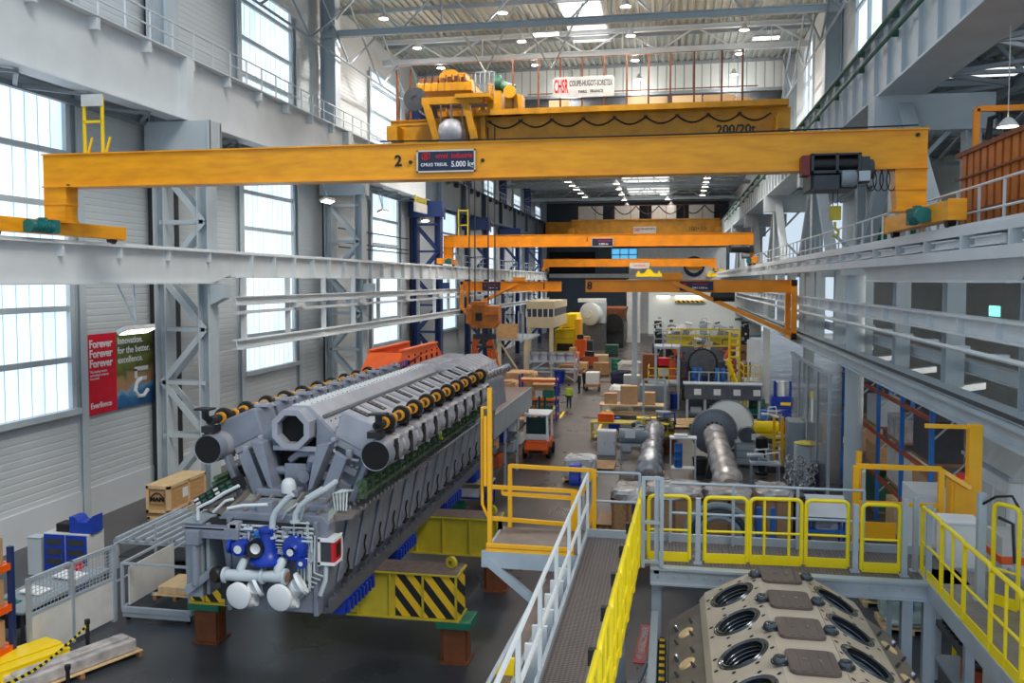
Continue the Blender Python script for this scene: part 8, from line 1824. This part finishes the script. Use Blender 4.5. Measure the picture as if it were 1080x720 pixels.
t = T('machine_tent','large white machine cover beyond the right walkway, behind the tall grey post','cover',(8.5,22.2,0)); MB().box(7.45,9.6,20.8,23.6,0,4.5).build('side','white',t,.05); MB().prism([(7.4,20.7,4.5),(9.7,20.7,4.5),(9.3,20.7,5.1),(7.8,20.7,5.1)],(0,3,0)).build('roof','white_dirty',t,.03); MB().bar((7.42,20.6,4.6),(7.42,23.8,4.6),.08).build('edge_rail','galv',t)
for k in range(3): MB().box(7.43,7.46,20.9+.9*k,21.6+.9*k,.6,4.2).build('panel','white_dirty',t)
one(MB().box(6.0,6.6,17.0,17.8,0,4.3).box(5.98,6.62,16.98,17.82,3.8,3.95,1),'tall_carton',['white_dirty','orange'],'tall pale carton with an orange band by the right walkway','carton',.02)
# mezzanine: orange cabin and frame
t = T('storage_cabin','rusty orange sheet metal cabin standing on the right mezzanine','cabin',(8.6,17,9.95)); x0_, y0_, y1_ = 7.6, 17.2, 25.4; m = MB(); y = y0_
while y < y1_-.2: m.box(x0_,x0_+.05,y,y+.34,9.97,12.3); m.box(x0_+.05,x0_+.1,y+.34,y+.5,9.97,12.3); y += .5
m.build('side_sheet','cabin_amber',t); MB().box(x0_+.1,9.8,y0_,y1_,9.97,12.2).build('body','cabin_amber',t); MB().box(x0_-.05,9.9,y0_-.05,y1_+.05,12.3,12.42).build('roof','rust_brown',t)
m = MB(); m.bar((x0_-.03,y0_,10.8),(x0_-.03,y1_,10.8),.05); m.bar((x0_-.03,y0_,11.7),(x0_-.03,y1_,11.7),.05); m.build('trim_bar','rust_brown',t)
t = T('cable_gantry','amber tube gantry with black cables rising behind the orange cabin','gantry',(8.6,22,9.95)); a = ony(1030,115,27.5); 
MB().bar((a.x,27.5,9.95),(a.x,27.5,a.z),.16).build('post','crane_deep',t); MB().bar((a.x,27.5,a.z),(a.x+3.4,27.5,a.z),.16).build('beam','crane_deep',t); MB().bar((a.x+3.3,27.5,9.95),(a.x+3.3,27.5,a.z),.16).build('post','crane_deep',t); MB().path([(a.x+.3,27.4,a.z-.9),(a.x+.35,27.4,a.z-.3),(a.x+.7,27.4,a.z-.15),(a.x+.9,27.4,a.z-1.2),(a.x+1.1,27.4,a.z-2.0)],.09,8).build('cable','black',t)
for k, (x, y, sx, sy, h, mt, lab) in enumerate(((9.4,29.6,1.6,2,1.2,'green_dark','dark green crate on the mezzanine beyond the orange cabin'),(9.1,39,1.5,2,1.5,'green','green container on the mezzanine under the slanted columns'),(10.5,36,1.6,2,1.4,'wood','wooden crate on the mezzanine far behind the hoist'))): one(MB().box(x-sx/2,x+sx/2,y-sy/2,y+sy/2,9.95,9.95+h).box(x-sx/2-.03,x+sx/2+.03,y-sy/2-.03,y+sy/2+.03,9.95+h*.5,9.95+h*.56),'container',mt,lab,'container',.03)
t = T('pendant_lamp','bright round pendant lamp in the right side aisle roof','ceiling lamp',ony(1063,134,24)); c = ony(1063,134,24); MB().lathe([(.04,.25),(.12,.2),(.24,.04),(.26,0)],c,(0,0,1),16).tube(c+Vector((0,0,.25)),Vector((c.x,c.y,19.1)),.012,6).build('housing','white_dirty',t); MB().lathe([(0,.02),(.24,.02)],c,(0,0,1),16).build('diffuser','lamp_glow',t)
for k in range(5): 
    q = (14.5, 15+6*k, 18.7); t = T('tube_lamp','long tube lamp under the right side aisle roof, %s from the front' % ORDINAL[k],'ceiling lamp',q,'tube lamps of the side aisle'); MB().box(q[0]-.8,q[0]+.8,q[1]-.1,q[1]+.1,18.68,18.85).build('housing','white',t); MB().box(q[0]-.75,q[0]+.75,q[1]-.07,q[1]+.07,18.62,18.68).build('tube','tube_glow',t); MB().bar((q[0],q[1],18.85),(q[0],q[1],19.2),.03).build('stem','galv',t)
q = onx(1061,328,6.9); one(MB().box(6.66,6.7,q.y-.28,q.y+.28,q.z-.11,q.z+.11),'exit_sign','exit_glow','small glowing teal exit sign under the right mezzanine edge','sign',.01)
for k, (u,v,lab) in enumerate(((576,36,'bluish strip light under the front roof, left one'),(808,40,'bluish strip light under the front roof, right one'))):
    q = onz(u,v,25.6); t = T('strip_light', lab, 'ceiling lamp', q); MB().box(q.x-.9,q.x+.9,q.y-.35,q.y+.35,q.z,q.z+.12).build('housing','steel_mid',t); MB().box(q.x-.85,q.x+.85,q.y-.3,q.y+.3,q.z-.05,q.z).build('tube','tube_glow',t); MB().tube(q+Vector((0,0,.1)),Vector((q.x,q.y,26.6)),.03,6).build('stem','galv',t)
# gas pipes and wall details
m = MB()
for k, z in enumerate((11.2,11.5,12.4)): m.tube((XL+.35,53,z),(XL+.35,68,z),.05,6)
tag(m.build('wall_pipes','dark_grey'),'thin dark pipes running level across the third wall window','pipe')

# smaller things standing about
def smalls(u, v, kind, mat, lab, w=.6, h=.6):
    p = onz(u, v, 0); x, y = p.x, p.y
    if kind == 'canister': one(MB().box(x-w/2,x+w/2,y-w/3,y+w/3,0,h).tube((x,y,h),(x,y,h+.12),.07,8), 'canister', mat, lab, 'canister', .04)
    elif kind == 'drum': drum(x, y, lab, mat, h, w/2)
    elif kind == 'crate': slat_crate(x-w/2, x+w/2, y, y+w*.8, h, lab)
    elif kind == 'bin':
        t = T('waste_bin', lab, 'bin', (x,y,0)); MB().lathe([(0,0),(w*.4,0),(w*.5,h),(w*.46,h),(w*.37,.05),(0,.05)],(x,y,0),(0,0,1),14).build('shell',mat,t); MB().lathe([(w*.5,h-.06),(w*.54,h-.06),(w*.54,h),(w*.5,h)],(x,y,0),(0,0,1),14).build('rim','dark_grey',t)
    elif kind == 'stand':
        t = T('tool_stand', lab, 'stand', (x,y,0)); MB().box(x-w/2,x+w/2,y-w/3,y+w/3,h-.06,h).build('top',mat,t)
        for dx in (-w/2+.05,w/2-.05):
            for dy in (-w/3+.05,w/3-.05): MB().bar((x+dx,y+dy,0),(x+dx,y+dy,h),.05).build('leg','galv',t)
        dress(t, x-w/2+.1, x+w/2-.3, y-w/4, y+w/5, h+.08, h+.35, int(u*7+v), 9)
    elif kind == 'machine':
        t = T('shop_machine', lab, 'machine', (x,y,0)); MB().box(x-w/2,x+w/2,y,y+w*.7,0,h*.6).build('base',mat,t,.04); MB().box(x-w*.35,x+w*.3,y+.1,y+w*.6,h*.6,h).build('head','steel_mid',t,.04); dress(t, x-w*.4, x+w*.2, y-.1, y, h*.3, h, int(u+v*3), 12, ('dark_grey','steel_white','blue'))
for a in ((648,452,'canister','blue','small blue canister on the floor at the aisle side of the yellow workbench',.7,.7),
          (676,470,'stand','steel_mid','small grey tool stand in front of the yellow edged workbench',1.2,1.0),
          (700,462,'machine','yellow_old','yellow greasy machine left of the white tube stand',1.3,1.5),
          (706,478,'bin','rust_brown','brown bin beside the yellow greasy machine',.8,.8),
          (738,500,'bin','dark_grey','dark bin on the floor between white tube stand and wrapped shaft',.7,.8),
          (812,492,'stand','steel_grey','low grey stand loaded with fittings right of the black pump',1.1,.9),
          (818,466,'machine','crane_ochre','ochre machine behind the yellow lifting jig',1.2,1.7),
          (798,470,'stand','yellow_old','yellow stand with small parts left of the ochre machine',1.1,1.1),
          (712,430,'drum','blue','blue drum under the left yellow working platform',.7,1.0),
          (790,428,'drum','steel_mid','grey drum under the right yellow working platform',.7,1.0),
          (640,446,'bin','yellow','yellow bin standing at the aisle edge by the floor line',.7,.7),
          (660,476,'canister','white','white canister in front of the small white cabinet',.6,.6),
          (545,462,'crate','wood_brown','brown crate left of the forklift beside the gangway',1.3,1.1),
          (538,452,'stand','steel_mid','grey stand with parts behind the brown crate by the gangway',1.4,1.1),
          (572,424,'crate','wood','timber crate behind the orange beamed rack',1.6,1.3),
          (590,404,'bin','blue','blue bin at the foot of the grey steel frame by the aisle',1.0,1.1),
          (634,396,'crate','carton','pale carton crate at the left of the aisle beyond the trolley',1.5,1.2),
          (650,392,'drum','green','green drum by the aisle across from the trolley',1.0,1.3),
          (806,522,'stand','galv','grey tube stand right of the near end of the film wrapped shaft',1.2,1.4),
          (700,540,'crate','wood','timber crate between the dark round drum and the platform',1.3,1.0),
          (822,530,'canister','blue_light','light blue canister on the floor left of the chrome fittings',.6,.7)): smalls(*a)
